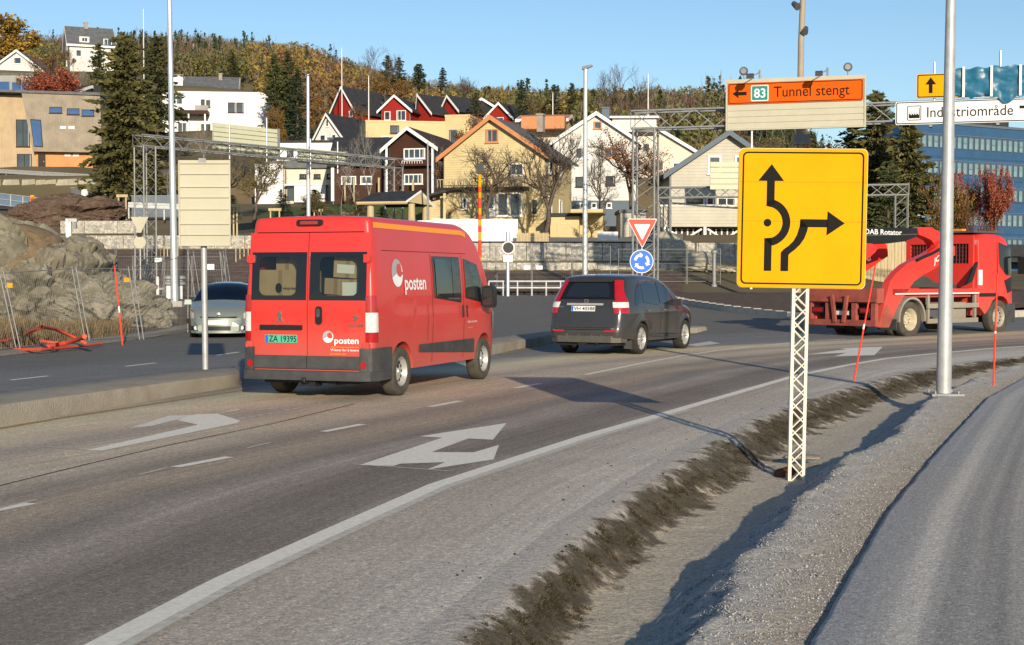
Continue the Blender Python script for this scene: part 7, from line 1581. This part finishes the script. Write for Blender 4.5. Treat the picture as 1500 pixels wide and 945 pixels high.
for a in (91, 103, 94, 106): y_ = 186 if a in (91, 103) else 225; t.box('vent_cover', a, y_, a + 8.5, y_ + 4, -1.22 if y_ < 200 else -.32, -1.153 if y_ < 200 else -.253, 'trim')
t.chimney(129, 121, 140, 141, 2, 'chimd', .7) if hasattr(t, 'roof') else MB().bx(t.X(129), t.X(140), 2, 2.7, t.Z(141), t.Z(121)).build('chimney', M['chimd'], t.t)
h = House('grey_block', 'grey flat block with blue window band above the timber house', -30, 49, 140, 172, 110, 110, 8, 'foundation', 'rgrey', 0, 'flat', over=.3); h.win(-22, 119, 15, 135, 'galvd', 'bpane', 1, fr=.08); h.win(17, 120, 46, 135, 'galvd', 'bpane', 1, fr=.08)
House('dark_shed', 'low dark roof right of the grey block', 48, 102, 150, 168, 138, 121, 9, 'foundation', 'rdark', -14, 'x')
h = House('hilltop_house', 'white hilltop house with grey slate roof and dormer against the sky', 106, 163, 118, 250, 65, 36, 8.5, 'hwhite', 'rgrey', 22, 'x', over=.5)
h.box('dormer', 119, 54, 132, 64, .2, 3, 'hwhite'); h.win(121.5, 55, 130, 62, mull=1, y=.2); h.win(150, 56, 161, 66, mull=1, y=-.1); h.win(114, 74, 122, 84); h.win(143, 74, 153, 84, mull=1); h.chimney(128, 29, 133, 38, 3.5)
for y_, z_ in ((2.2, 3.6), (5.5, 3.6), (4, 6.2)): h.side('L', y_, z_, .9, 1.3)
h = House('white_house', 'white gabled house at the left edge below the golden tree', -14, 64, 140, 205, 104, 75, 9, 'hwhite', 'rgrey', 0, rpx=26); h.win(20, 84, 32, 94)
h = House('white_house', 'small white house high on the ridge beside the short flag pole', 268, 287, 112, 262, 97, 92, 7, 'hwhite', 'rdark', 0, 'x'); h.win(271, 99, 276, 104); h.win(279, 99, 284, 104)
h = House('white_house', 'far white gabled house seen under the gantry beam', 1019, 1050, 215, 190, 186, 170, 8, 'hwhite', 'rgrey', -18, rpx=1029); h.win(1026, 180, 1031, 189); h.chimney(1033, 165, 1038, 176, 3)
h = House('white_house', 'white house showing through the spruces behind the yellow lane sign', 1270, 1335, 300, 135, 262, 228, 8, 'hwhite', 'rgrey', -20, rpx=1292); h.win(1283, 262, 1296, 276)
# sheds, shelter, hoardings
h = House('yellow_shed', 'pale yellow flat shed right of the yellow house', 806, 848, 354, 96, 317, 317, 4, 'hyel2', 'rdark', -6, 'flat', over=.5); h.box('shed_door', 816, 326, 836, 354, -.05, -.004, 'hyel'); h.box('lean_to_roof', 838, 308, 884, 313, -1.5, 3, 'hyel'); h.box('lean_to_wall', 846, 313.2, 882, 356, 1.2, 3, 'hyel')
h = House('grey_shed', 'small beige shed behind the give way sign', 909, 946, 352, 94, 312, 312, 4, 'hbeige', 'rgrey', 0, 'flat', over=.25); h.box('shed_door', 922, 322, 934, 352, -.05, -.004, 'foundation')
t = thing('log_shelter', 'open log shelter with dark gabled roof behind the van', 'shelter', P(582, 330, 92)); s = F / 92; zz = lambda py: ZY(py, 92) - t.location.z; xx = lambda px: (px - 582) / s
mb = MB(); mb.add([(xx(527), -1.8, zz(300)), (xx(600), -1.8, zz(299)), (xx(616), .4, zz(281)), (xx(549), .4, zz(284)), (xx(633), 1.6, zz(301)), (xx(560), 3, zz(301))], [(0, 1, 2, 3), (3, 2, 4, 5)])
mb.add([(x, y, z + .12) for x, y, z in mb.v[:6]], [(0, 1, 2, 3), (3, 2, 4, 5)]); mb.f += [(0, 1, 7, 6), (1, 2, 8, 7), (2, 4, 10, 8), (0, 3, 9, 6)]; mb.mi += [0] * 4; mb.build('roof', M['rdark'], t)
MB().path([(xx(527), -1.85, zz(300)), (xx(600), -1.85, zz(299))], .09, 4).build('eave_board', M['hyel2'], t); MB().add([(xx(600), -1.82, zz(298)), (xx(616), .3, zz(282)), (xx(633), 1.5, zz(300)), (xx(600), -1.7, zz(298) - .05)], [(0, 1, 2)]).build('gable_board', M['hyel2'], t)
MB().path([(xx(599), -1.9, zz(298)), (xx(616), .28, zz(280.5)), (xx(634), 1.6, zz(301))], .1, 4).build('barge_board', M['trim'], t)
for px, y_ in ((546, -1.4), (605, -1.3), (622, 1.2)): MB().tube((xx(px), y_, -1.5), (xx(px), y_, zz(300)), .28, .22, 9).build('log_post', M['fwood'], t, 60)
t = thing('porch', 'small dark porch roof left of the yellow house', 'shelter', P(640, 345, 97)); s = F / 97; zz = lambda py: ZY(py, 97) - t.location.z
MB().prism([(-32 / s, zz(291)), (14 / s, zz(279)), (16 / s, zz(282)), (-32 / s, zz(294))], -1, 2, 'xz').build('roof', M['rdark'], t)
for px in (-12, 12): MB().bx(px / s - .08, px / s + .08, -.8, -.6, -.5, zz(284)).build('post', M['hyel2'], t)
MB().bx(-12 / s, 12 / s, .5, .6, -.5, zz(292)).build('back_wall', M['hyel'], t)
t = thing('white_hoarding', 'white boarded hoarding below the yellow house', 'hoarding', (PXX(684, 87), 87, 3.6)); s = F / 87
for k in range(7):
    a, b = 612 + k * 21, 632.5 + k * 21; top_ = ZY(321 if k > 0 else 323, 87) - 3.6; MB().bx((a - 684) / s, (b - 684) / s, -.03, .03, -.5, top_ + .02 * (k % 2)).build('panel', M['white'], t)
t = thing('picket_fence', 'pale yellow picket fence right of the white hoarding', 'fence', (PXX(780, 86), 86, 3.6))
for k in range(22): MB().bx(-.95 + k * .088, -.95 + k * .088 + .07, -.02, .02, -.3, ZY(341, 86) - 3.6 - .01 * (k % 3)).build('picket', M['fwood'], t)
for z in (.1, .5): MB().bx(-1, 1.02, .021, .06, z, z + .09).build('rail', M['fwood'], t)
t = thing('plank_fence', 'tall timber plank fence behind the red lorry', 'fence', (PXX(1330, 84), 84, H(PXX(1330, 84), 84)))
zt = ZY(354, 84) - t.location.z
for k in range(44): MB().bx(-3.6 + k * .2, -3.6 + k * .2 + .185, -.02 + .012 * (k % 2), .02 + .012 * (k % 2), -.3, zt + random.uniform(-.03, .03)).build('plank', M['fwood'], t)
for z in (.4, zt - .35): MB().bx(-3.65, 5.3, .04, .12, z, z + .12).build('rail', M['dtrim'], t)
o = MB().bx(-.6, .6, -.02, .02, 0, .5).build('banner', M['white'], None, None, (PXX(890, 84.2), 84.2, ZY(352, 84.2))); tag(o, 'small white banner hung above the gabion wall', 'banner')
t = thing('gantry_panel', 'beige slatted panel before the beige house on the smaller gantry', 'sign', (PXX(1063, 87.4), 87.4, ZY(278, 87.4)))
for k in range(5): MB().prism([(0, k * .34 + .01), (-.05, k * .34 + .02), (-.02, k * .34 + .32), (0, k * .34 + .33), (.08, k * .34 + .33), (.08, k * .34 + .01)], -.98, .98, 'yz').build('slat', MATS['green_beige'], t)
o = thing('dark_post', 'thick dark post at the right end of the soil bed', 'post', (PXX(1046, 76), 76, H(PXX(1046, 76), 76))); MB().lathe([(.16, -.2), (.16, .1), (.10, .12), (.10, 1.75), (.17, 1.77), (.17, 1.9), (0, 1.95)], n=12).build('shaft', M['galvd'], o, 40)
# blue office block
ux = Vector((.86, .5103, 0)); p0 = Vector((PXX(1336, 143), 143, 0)); ORZ = math.atan2(ux.y, ux.x); zb = H(p0.x, p0.y) - .5; zt = ZY(179, 143) - zb
t = thing('office_block', 'long dark blue office block with rows of tall windows', 'building', (p0.x, p0.y, zb), ORZ); L = 32
MB().bx(0, L, 0, 4.5, -2, zt).build('wall', M['office'], t); MB().bx(-.1, L + .1, -.1, 4.6, zt + .002, zt + .25).build('parapet', M['rblue'], t); MB().bx(6, 15, 1, 4, zt + .252, zt + 1.3).build('plant_room', M['rdark'], t)
WMO, wpm = None, mat('office_glass', (.16, .25, .27), .08, var=.35, scale=.9, spec=.9)
for r_ in range(5):
    zc_ = ZY(205, 143) - zb - 2.58 * r_
    if zc_ < 1.2: continue
    MB().bx(.3, L - .3, -.03, -.004, zc_ + .72, zc_ + .80).build('string_course', M['rblue'], t)
    for k in range(37):
        x = .6 + .84 * k
        if WMO is None:
            f = MB(); ring2(f, rrect(-.33, .33, -.62, .62, .01, 1), rrect(-.27, .27, -.55, .55, .008, 1), -.004, .08); fo = f.build('window', M['rblue'], t); po = MB().add([(-.28, -.03, -.56), (.28, -.03, -.56), (.28, -.03, .56), (-.28, -.03, .56)], [(0, 1, 2, 3)]).build('pane', wpm, fo); WMO = (fo.data, po.data)
            f2 = MB(); ring2(f2, rrect(-.33, .33, -.62, .62, .01, 1), rrect(-.27, .27, -.55, .55, .008, 1), -.004, .08); f2.bx(-.27, .27, -.08, -.004, -.08, .0); f2 = f2.build('window', M['rblue'], t); WM2 = f2.data; f2.location = (x, 0, zc_); bpy.data.objects.remove(f2)
        else:
            fo = link('window', WM2 if (k * 7 + r_ * 3) % 5 == 1 else WMO[0], t); po = link('pane', WMO[1], fo)
        fo.location = (x, 0, zc_)
MB().bx(8, 28, -2.5, -.006, 1.6, 3.4).build('ground_floor_canopy', M['rdark'], t)
# a second dark car waiting at the far right
x = PXX(1503, 72); dup(K, (x, 72, R(72) + .05), -1.9, 'dark car cut by the right edge behind the lorry cab')
# ------------------------------------------------------------------ vegetation
LEAF = tint_mat('foliage', .8, .3, .2); NEED = tint_mat('needles', .85, .12, .2)
def quads(Pc, D, L, Wd, up=None):
    """leaf quads: centres, directions, lengths, widths"""
    n = len(Pc); rn = rng.normal(size=(n, 3)); S = np.cross(D, rn); S /= np.linalg.norm(S, axis=1, keepdims=True) + 1e-9
    a = D * (L / 2)[:, None]; b = S * (Wd / 2)[:, None]
    V = np.stack([Pc - a - b * .5, Pc - b + a * .1, Pc + a, Pc + b + a * .1], 1)          # a kite: pointed at the tip
    return V.reshape(-1, 3), (4 * np.arange(n)[:, None] + np.arange(4)[None])
def unit(v): return v / (np.linalg.norm(v, axis=-1, keepdims=True) + 1e-9)
def tubes_mesh(name, segs, m, n=4):
    V, Fq = [], []
    for p0, p1, r0, r1 in segs:
        d = p1 - p0; L = np.linalg.norm(d)
        if L < 1e-6: continue
        d = d / L; a = np.cross(d, (0, 0, 1.) if abs(d[2]) < .9 else (1., 0, 0)); a /= np.linalg.norm(a); b = np.cross(d, a); o = len(V)
        for p, r in ((p0, r0), (p1, r1)):
            for k in range(n): t = 2 * math.pi * k / n; V.append(p + (a * math.cos(t) + b * math.sin(t)) * r)
        for k in range(n): Fq.append((o + k, o + (k + 1) % n, o + n + (k + 1) % n, o + n + k))
    return nmesh(name, np.array(V), Fq, m, True)
def conifer_mesh(seed, r=.24, dens=1., c=(.045, .062, .024), c2=(.12, .12, .04), h=10., bare=.08, ragged=.25):
    g = np.random.default_rng(seed); segs = [(np.array((0, 0, -.5)), np.array((0, 0, h * .55)), .018 * h, .011 * h), (np.array((0, 0, h * .55)), np.array((.0, 0, h * .985)), .011 * h, .001 * h)]
    C, D, Lh, Wd, T = [], [], [], [], []; z = bare * h; lev = 0
    while z < h * .985:
        f = 1 - z / h; Lm = r * h * (f ** .72) * (1 if z > h * .2 else .75 + z / h); nb = int(g.integers(5, 9))
        for k in range(nb):
            a = g.uniform(0, 2 * math.pi); L = Lm * g.uniform(1 - 2 * ragged, 1 + ragged) + .12; dr = g.uniform(-.28, .10) + .35 * (1 - f) ** 2; d = np.array((math.cos(a), math.sin(a), dr)); d /= np.linalg.norm(d); p0 = np.array((0, 0, z + g.uniform(-.12, .12))); p1 = p0 + d * L + np.array((0, 0, -.05 * L * L))
            if L > .5: segs.append((p0, p0 + (p1 - p0) * .8, .004 * h * f + .006, .004))
            ns = max(3, int(L * 7 * dens)); s = g.uniform(.10, 1.0, ns) ** .8; Cc = p0[None] + (p1 - p0)[None] * s[:, None]; sp = (.12 + .22 * (1 - s))[:, None] * min(1.2, L)
            off = g.normal(size=(ns, 3)) * sp * np.array((1, 1, .33)); Cc = Cc + off; dd = unit(d[None] * .8 + off * 1.6 + g.normal(size=(ns, 3)) * .35 + np.array((0, 0, -.15)))
            C.append(Cc); D.append(dd); Lh.append(g.uniform(.30, .62, ns)); Wd.append(g.uniform(.10, .24, ns)); t = g.uniform(0, 1, (ns, 1)) * (.35 + .65 * g.uniform()); T.append(np.array(c)[None] * (1 - t) + np.array(c2)[None] * t)
        z += h * .030 * (.75 + .7 * f) / max(.8, dens ** .4); lev += 1
    V, Fq = quads(np.concatenate(C), np.concatenate(D), np.concatenate(Lh), np.concatenate(Wd))
    return nmesh('crown', V, Fq, NEED, tint=np.repeat(np.concatenate(T), 4, 0)), tubes_mesh('trunk', segs, M['bark'])
def broad_mesh(seed, h=10., spread=.55, leaves=2600, cols=((.3, .12, .02),), bark='bark', depth=5, r0=.02, leafs=(.16, .30), first=.25, up=.55, nk=(2, 4), thin=1.):
    g = np.random.default_rng(seed); segs, tips = [], []
    def grow(p, d, L, r, k):
        n = 3; q = p
        for i in range(n):
            d2 = unit(d + g.normal(size=3) * .16 + np.array((0, 0, .05))); q2 = q + d2 * L / n; segs.append((q, q2, r * (1 - .25 * i / n), r * (1 - .25 * (i + 1) / n))); q, d = q2, d2
            if k >= 2: tips.append(q)
            if k >= 1 and i < n - 1 and k < depth and g.uniform() < .55: grow(q, unit(d + g.normal(size=3) * .75), L * g.uniform(.45, .65), r * .42, k + 1)
        if k >= depth: return
        m_ = int(g.integers(nk[0], nk[1]))
        for _ in range(m_):
            s_ = spread * g.uniform(.5, 1.3); nd = unit(d * 1.0 + unit(g.normal(size=3)) * s_ + np.array((0, 0, up * .25))); grow(q, nd, L * g.uniform(.62, .85), r * .60, k + 1)
    grow(np.array((0, 0, -.3)), np.array((g.normal() * .04, g.normal() * .04, 1.)), h * first, r0 * h, 0)
    z = max(s[1][2] for s in segs); k = h / z; segs = [(a * k, b * k, max(ra, .006) * k, max(rb, .005) * k) for a, b, ra, rb in segs]; tr = tubes_mesh('trunk', segs, M[bark], 4 if thin >= 1 else 3)
    if not leaves: return None, tr
    tp = np.array(tips) * k; ix = g.integers(0, len(tp), leaves); Pc = tp[ix] + g.normal(size=(leaves, 3)) * .22; dd = unit(g.normal(size=(leaves, 3)) + np.array((0, 0, -.3))); cl = np.array(cols); cc = cl[(ix * 7 // 11) % len(cl)] * g.uniform(.55, 1.35, (leaves, 1))
    V, Fq = quads(Pc, dd, g.uniform(*leafs, leaves), g.uniform(leafs[0] * .7, leafs[1] * .7, leaves)); return nmesh('crown', V, Fq, LEAF, tint=np.repeat(cc, 4, 0)), tr
def tree(meshes, name, label, px, ytop, Y, cat='tree', wide=1., group=None, ybase=None):
    cr, tr_ = meshes; x = PXX(px, Y); z0 = H(x, Y) - .1
    if ybase: z0 = min(z0, ZY(ybase, Y))
    h_ = ZY(ytop, Y) - z0; t = thing(name, label, cat, (x, Y, z0), random.uniform(0, 6.28), group); s = h_ / 10.; t.scale = (s * wide, s * wide, s)
    link('trunk', tr_, t)
    if cr: link('crown', cr, t)
    return t
S1_ = conifer_mesh(1, .27, 2.6, ragged=.34, c=(.06, .066, .022), c2=(.20, .17, .058)); S2_ = conifer_mesh(2, .20, 1.5); S3_ = conifer_mesh(3, .16, 1.2, c=(.02, .04, .02), c2=(.05, .07, .03)); S4_ = conifer_mesh(4, .24, 1.6, ragged=.4, c=(.04, .05, .02), c2=(.11, .10, .03))
SPR = 'spruces on the hillside'
tree(S1_, 'spruce_tree', 'huge ragged spruce between the timber house and the white villa', 184, 47, 125, wide=1.02)
tree(S4_, 'spruce_tree', 'dark spruce just right of the huge spruce, behind the white mast', 233, 52, 152, wide=1.1, group=SPR)
tree(S4_, 'spruce_tree', 'small loose spruce left of the huge spruce before the hilltop house', 148, 62, 190, wide=.9, group=SPR)
for px, yt, Y, mm, wd, lab in ((404, 78, 172, S2_, 1.0, 'left spire of the spruce pair right of the white villa'), (424, 74, 174, S2_, 1.1, 'right spire of the spruce pair right of the white villa'), (437, 100, 170, S3_, 1.1, 'short spruce leaning against the spruce pair'), (343, 76, 235, S4_, 1.2, 'spruce on the ridge above the dark roofed house'), (328, 80, 250, S2_, 1.2, 'spruce farther left on the ridge above the dark roofed house'),
    (569, 80, 240, S4_, 1.0, 'ragged spruce on the skyline beside the round bare tree'), (586, 83, 238, S3_, 1.3, 'thin spruce on the skyline above the red house'), (614, 93, 235, S2_, 1.6, 'broad spruce on the skyline, rounder than its neighbours'), (649, 98, 240, S3_, 1.2, 'lone small spruce on the skyline above the right red gables'), (697, 135, 195, S4_, 1.3, 'dark pine by the long dark roof'), (716, 126, 225, S4_, 1.3, 'round dark pine on the skyline right of the red gables'),
    (764, 116, 190, S3_, 1.3, 'slim spruce left of the far white flag pole'), (812, 123, 185, S3_, 1.4, 'spruce right behind the far white flag pole'), (837, 121, 182, S2_, 1.2, 'broad spruce left of the grey street lamp'), (869, 131, 180, S3_, 1.3, 'spruce right of the grey street lamp'), (853, 128, 186, S3_, 1.1, 'spruce hidden by the grey street lamp'), (901, 141, 165, S4_, 1.0, 'spruce behind the blue chimney of the white house'), (974, 150, 210, S3_, 1.3, 'faint far spruce above the gantry tower')):
    tree(mm, 'spruce_tree', lab, px, yt, Y, wide=wd, group=SPR)
tree(S1_, 'spruce_tree', 'large spruce rising behind the orange tunnel sign on the right', 1281, 131, 118, wide=1.0); tree(S1_, 'spruce_tree', 'dense spruce under the white gantry sign, left of the blue office', 1328, 172, 112, wide=1.05); tree(S4_, 'spruce_tree', 'shorter spruce half hidden by the yellow lane sign', 1246, 182, 122, wide=1.3); tree(S2_, 'spruce_tree', 'dark spruce between lane sign and lattice tower', 1300, 235, 104, wide=1.5)
GOLD = [(.42, .26, .04), (.48, .30, .05), (.33, .19, .03)]; RUST = [(.24, .095, .04), (.30, .12, .045), (.17, .075, .035)]; RED = [(.42, .11, .06), (.48, .15, .08), (.34, .08, .045)]; ORA = [(.36, .16, .03), (.33, .11, .03), (.28, .17, .03)]; OLI = [(.15, .14, .045), (.20, .165, .05), (.25, .17, .05)]; YOL = [(.22, .17, .03), (.14, .13, .03), (.30, .18, .03)]
B1 = broad_mesh(11, leaves=5200, cols=GOLD, spread=.8, depth=4, nk=(3, 4), first=.2, leafs=(.25, .5)); B2 = broad_mesh(12, leaves=2600, cols=RUST, spread=.75, depth=5, leafs=(.12, .24)); B3 = broad_mesh(13, leaves=9500, cols=RED, first=.13, spread=.6, depth=5, leafs=(.14, .28)); B4 = broad_mesh(14, leaves=7500, cols=ORA + YOL, first=.13, spread=.6, depth=5, leafs=(.14, .28)); B5 = broad_mesh(15, leaves=2600, cols=OLI, spread=.75, depth=5, leafs=(.12, .24))
N1 = broad_mesh(21, leaves=0, spread=.75, depth=6, r0=.016, nk=(2, 4)); N2 = broad_mesh(22, leaves=0, spread=.6, depth=6, r0=.011, bark='birch', nk=(2, 3), first=.3); N3 = broad_mesh(23, leaves=350, cols=OLI + GOLD, spread=.85, depth=6, r0=.015, first=.18, nk=(2, 4), leafs=(.06, .12)); N4 = broad_mesh(24, leaves=250, cols=RUST, spread=.45, depth=6, r0=.010, bark='birch', nk=(2, 3), first=.32, leafs=(.08, .14))
for mm, nm, lab, px, yt, Y, wd, yb in (
    (B1, 'golden_tree', 'broad golden tree on the skyline at the far left', 30, 25, 212, 1.35, 110), (B2, 'rust_tree', 'rust leaved tree below the hilltop house', 104, 72, 200, 1.1, None), (B2, 'rust_tree', 'dark rusty shrub tree right of the white gable at the left edge', 74, 78, 195, 1.3, None), (N4, 'birch_tree', 'pale bare birch before the hilltop house', 118, 78, 185, 1., None), (B3, 'red_tree', 'red leaved bush above the dark shed', 68, 106, 172, 1.6, None), (B4, 'autumn_tree', 'orange shrub left of the spruce, over the timber house roof', 108, 95, 176, 1.2, None),
    (B4, 'autumn_tree', 'yellow tree between the spruce pair and the white cottage', 446, 104, 178, 1.2, None), (B4, 'autumn_tree', 'orange birch right of the white villa', 424, 150, 160, .9, None), (B4, 'autumn_tree', 'golden tree on the ridge right of the small white house', 305, 82, 245, 1.4, None), (B5, 'olive_tree', 'olive tree behind the leftmost red gable', 522, 105, 225, 1.6, None), (B4, 'autumn_tree', 'yellow brown birches behind the red house with white windows', 560, 108, 215, 1.3, None), (N1, 'bare_tree', 'round bare tree on the skyline above the red houses', 551, 63, 235, .9, None), (B2, 'rust_tree', 'rusty tree behind the white cottage roof', 520, 150, 175, 1.0, None),
    (N1, 'bare_tree', 'purplish bare trees left of the lone skyline spruce', 668, 110, 235, 1.6, None), (B2, 'rust_tree', 'rust coloured bush above the ridge of the yellow house', 697, 162, 140, 1.4, None), (B5, 'olive_tree', 'thin olive tree left of the far spruces', 785, 140, 190, 1.3, None), (B4, 'autumn_tree', 'golden brown birch below the far spruces', 843, 150, 172, 1.2, None), (N1, 'bare_tree', 'tall thin bare tree behind the white house', 917, 88, 160, .8, None), (N1, 'bare_tree', 'second thin bare tree left of the tall bare tree', 895, 100, 165, .7, None), (N1, 'bare_tree', 'bare tree above the cream house', 965, 158, 180, 1.2, None), (N1, 'bare_tree', 'bare tree left of the far white house', 998, 168, 185, 1.2, None), (B2, 'rust_tree', 'rusty tree below the far white house', 1045, 190, 165, 1.2, None), (B2, 'rust_tree', 'dark rusty tree between the tan mast and the spruces', 1208, 188, 128, 1.1, None), (B5, 'olive_tree', 'olive tree just right of the beige house', 1150, 190, 125, 1.3, None), (B5, 'olive_tree', 'low olive tree behind the tan mast foot', 1125, 200, 130, 1.2, None)):
    tree((mm), nm, lab, px, yt, Y, wide=wd, ybase=yb)
tree(N3, 'bare_tree', 'bare spreading tree in front of the left half of the yellow house', 711, 205, 94, wide=1.25); tree(N3, 'bare_tree', 'bare spreading tree at the right corner of the yellow house', 794, 178, 92, wide=1.0); tree(N1, 'bare_tree', 'dark bare tree before the white gabled house', 893, 205, 102, wide=.9); tree(B2, 'rust_tree', 'rust leaved rowan behind the left gantry tower', 926, 188, 108, wide=1.0); tree(B2, 'rust_tree', 'second rust leaved rowan right of the gantry tower', 968, 205, 104, wide=.9); tree(B2, 'rust_tree', 'rusty bush at the left edge of the yellow house', 668, 225, 104, wide=.7)
tree(N2, 'birch_tree', 'slim white birch before the dark roofed wing', 540, 165, 113, wide=.75); tree(N2, 'birch_tree', 'leaning white birch left of the slim birch', 528, 195, 111, wide=.8); tree(N2, 'birch_tree', 'birch growing before the brown gable corner', 634, 195, 116, wide=.5); tree(N4, 'birch_tree', 'bare birch at the left end of the brown house', 500, 225, 112, wide=.7); tree(B5, 'olive_tree', 'half bare olive tree left of the white annex', 372, 218, 106, wide=1.15); tree(N2, 'birch_tree', 'thin birch below the white villa terrace', 298, 172, 148, wide=1.1); tree(N1, 'bare_tree', 'bare shrub tree below the white villa', 320, 185, 142, wide=1.3); tree(N1, 'bare_tree', 'reddish bare shrub right of the lattice tower', 255, 190, 140, wide=1.1); tree(N2, 'birch_tree', 'leaning birch behind the tall white mast', 244, 215, 118, wide=.9)
tree(B4, 'autumn_tree', 'yellow and orange tree left of the galvanised pole', 1366, 250, 112, wide=.65); tree(B3, 'red_tree', 'salmon red tree right behind the galvanised pole', 1396, 250, 118, wide=.5); tree(B3, 'red_tree', 'bright red tree in front of the blue office', 1443, 246, 116, wide=.55); tree(B2, 'rust_tree', 'low rusty bush between the two red trees', 1418, 300, 112, wide=1.3)
BG = 'garden bushes round the lawn'
for mm, px, yt, Y, wd, lab in ((S3_, 412, 277, 108, 1.6, 'small garden conifer left of the dark opening'), (S3_, 419, 284, 107, 1.8, 'low garden conifer touching the dark opening'), (S4_, 462, 277, 107, 2.2, 'garden juniper before the white store wall'), (B5, 470, 280, 106, 1.6, 'twiggy garden bush right of the juniper'), (B5, 520, 288, 104, 1.5, 'olive bush left of the log shelter'), (S3_, 560, 302, 100, 2.2, 'dark bush under the log shelter'), (B5, 650, 300, 98, 1.3, 'bush by the small porch'), (B5, 868, 318, 94, 1.7, 'bush under the yellow lean to roof'), (S4_, 340, 285, 108, 2., 'olive garden bush behind the beige sign back'), (S4_, 225, 262, 118, 2.2, 'dark shrub behind the lattice tower'), (B2, 280, 265, 114, 1.6, 'brown shrub behind the beige sign back')):
    tree(mm, 'garden_bush', lab, px, yt, Y, 'bush', wd, BG)
# far hillside wood: reads as one mass
Cc, Dd, Ll, Ww, Tt_ = [], [], [], [], []; cnt = 0; g = np.random.default_rng(77)
pal = {'brown': (.15, .092, .058), 'purple': (.15, .105, .088), 'gold': (.27, .19, .05), 'orange': (.22, .12, .05), 'olive': (.15, .145, .045), 'green': (.05, .07, .03)}
def inpad(x, y):
    for X, Y, r, pz in PADW:
        if math.hypot(x - X, y - Y) < r * 1.0: return True
        # keep the view of each house clear: nothing tall just before it
        if Y > 120 and 0 < Y - y < 70 and abs(x - X * y / Y) < r * 1.05: return True
    return False
tries = 0
while cnt < 3600 and tries < 30000:
    tries += 1; px = g.uniform(-180, 1330); Y = 430 - 290 * g.uniform() ** .8; x = PXX(px, Y)
    if inpad(x, Y): continue
    if px > 1080 and Y > 260: continue
    z = H(x, Y); nv = noise.noise((x * .022, Y * .018, 2)) + .35 * noise.noise((x * .11, Y * .11, 7))
    far = Y > 300
    kind = ('brown' if nv < .05 else 'purple') if far and g.uniform() < .72 else ('orange' if nv > .34 else 'gold' if nv > .12 else 'olive' if nv > -.16 else 'brown' if nv > -.30 else 'green')
    if far and kind == 'green': kind = 'purple'
    if g.uniform() < .012: kind = 'green'
    hh = (g.uniform(2.5, 5.) if far else g.uniform(2.8, 5.5)) * (1.35 if kind == 'green' else 1); n = 70 if not far else 44; ww = hh * (.33 if kind != 'green' else .22)
    if kind == 'green': zz_ = g.uniform(0, 1, n); rr_ = ww * (1 - zz_) * g.uniform(.4, 1, n)
    else: zz_ = g.uniform(.1, 1, n); rr_ = ww * np.sqrt(np.clip(1 - (zz_ * 1.9 - 1) ** 2, .06, 1)) * np.sqrt(g.uniform(.1, 1, n))
    a = g.uniform(0, 6.28, n); c = np.stack([x + rr_ * np.cos(a), Y + rr_ * np.sin(a), z + hh * zz_], -1)
    twig = kind in ('brown', 'purple'); d = unit(g.normal(size=(n, 3)) * (.45 if twig else 1) + np.array((0, 0, 1.2 if twig else .1)))
    Cc.append(c); Dd.append(d); Ll.append(g.uniform(.7, 1.6, n) * (1.2 if twig else .5)); Ww.append(g.uniform(.08, .2, n) if twig else g.uniform(.25, .55, n)); Tt_.append(np.array(pal[kind])[None] * g.uniform(.75, 1.6, (n, 1))); cnt += 1
for i_ in range(0, len(Cc), 1):                       # thin stems and twigs standing out of the crowns
    c0 = Cc[i_].mean(0); k_ = 7; top_ = Cc[i_][:, 2].max() - Cc[i_][:, 2].min(); cc_ = c0[None] + g.normal(size=(k_, 3)) * np.array((.7, .7, .2)); cc_[:, 2] += top_ * g.uniform(-.15, .45, k_)
    Cc[i_] = np.concatenate([Cc[i_], cc_]); Dd[i_] = np.concatenate([Dd[i_], unit(g.normal(size=(k_, 3)) * .22 + np.array((0, 0, 1)))]); Ll[i_] = np.concatenate([Ll[i_], g.uniform(1.4, 3.2, k_)]); Ww[i_] = np.concatenate([Ww[i_], g.uniform(.06, .13, k_)]); Tt_[i_] = np.concatenate([Tt_[i_], np.array((.24, .20, .17))[None] * g.uniform(.5, 1.2, (k_, 1))])
V_, Fq = quads(np.concatenate(Cc), np.concatenate(Dd), np.concatenate(Ll), np.concatenate(Ww)); stuff(link('hillside_wood', nmesh('hillside_wood', V_, Fq, LEAF, tint=np.repeat(np.concatenate(Tt_), 4, 0))))
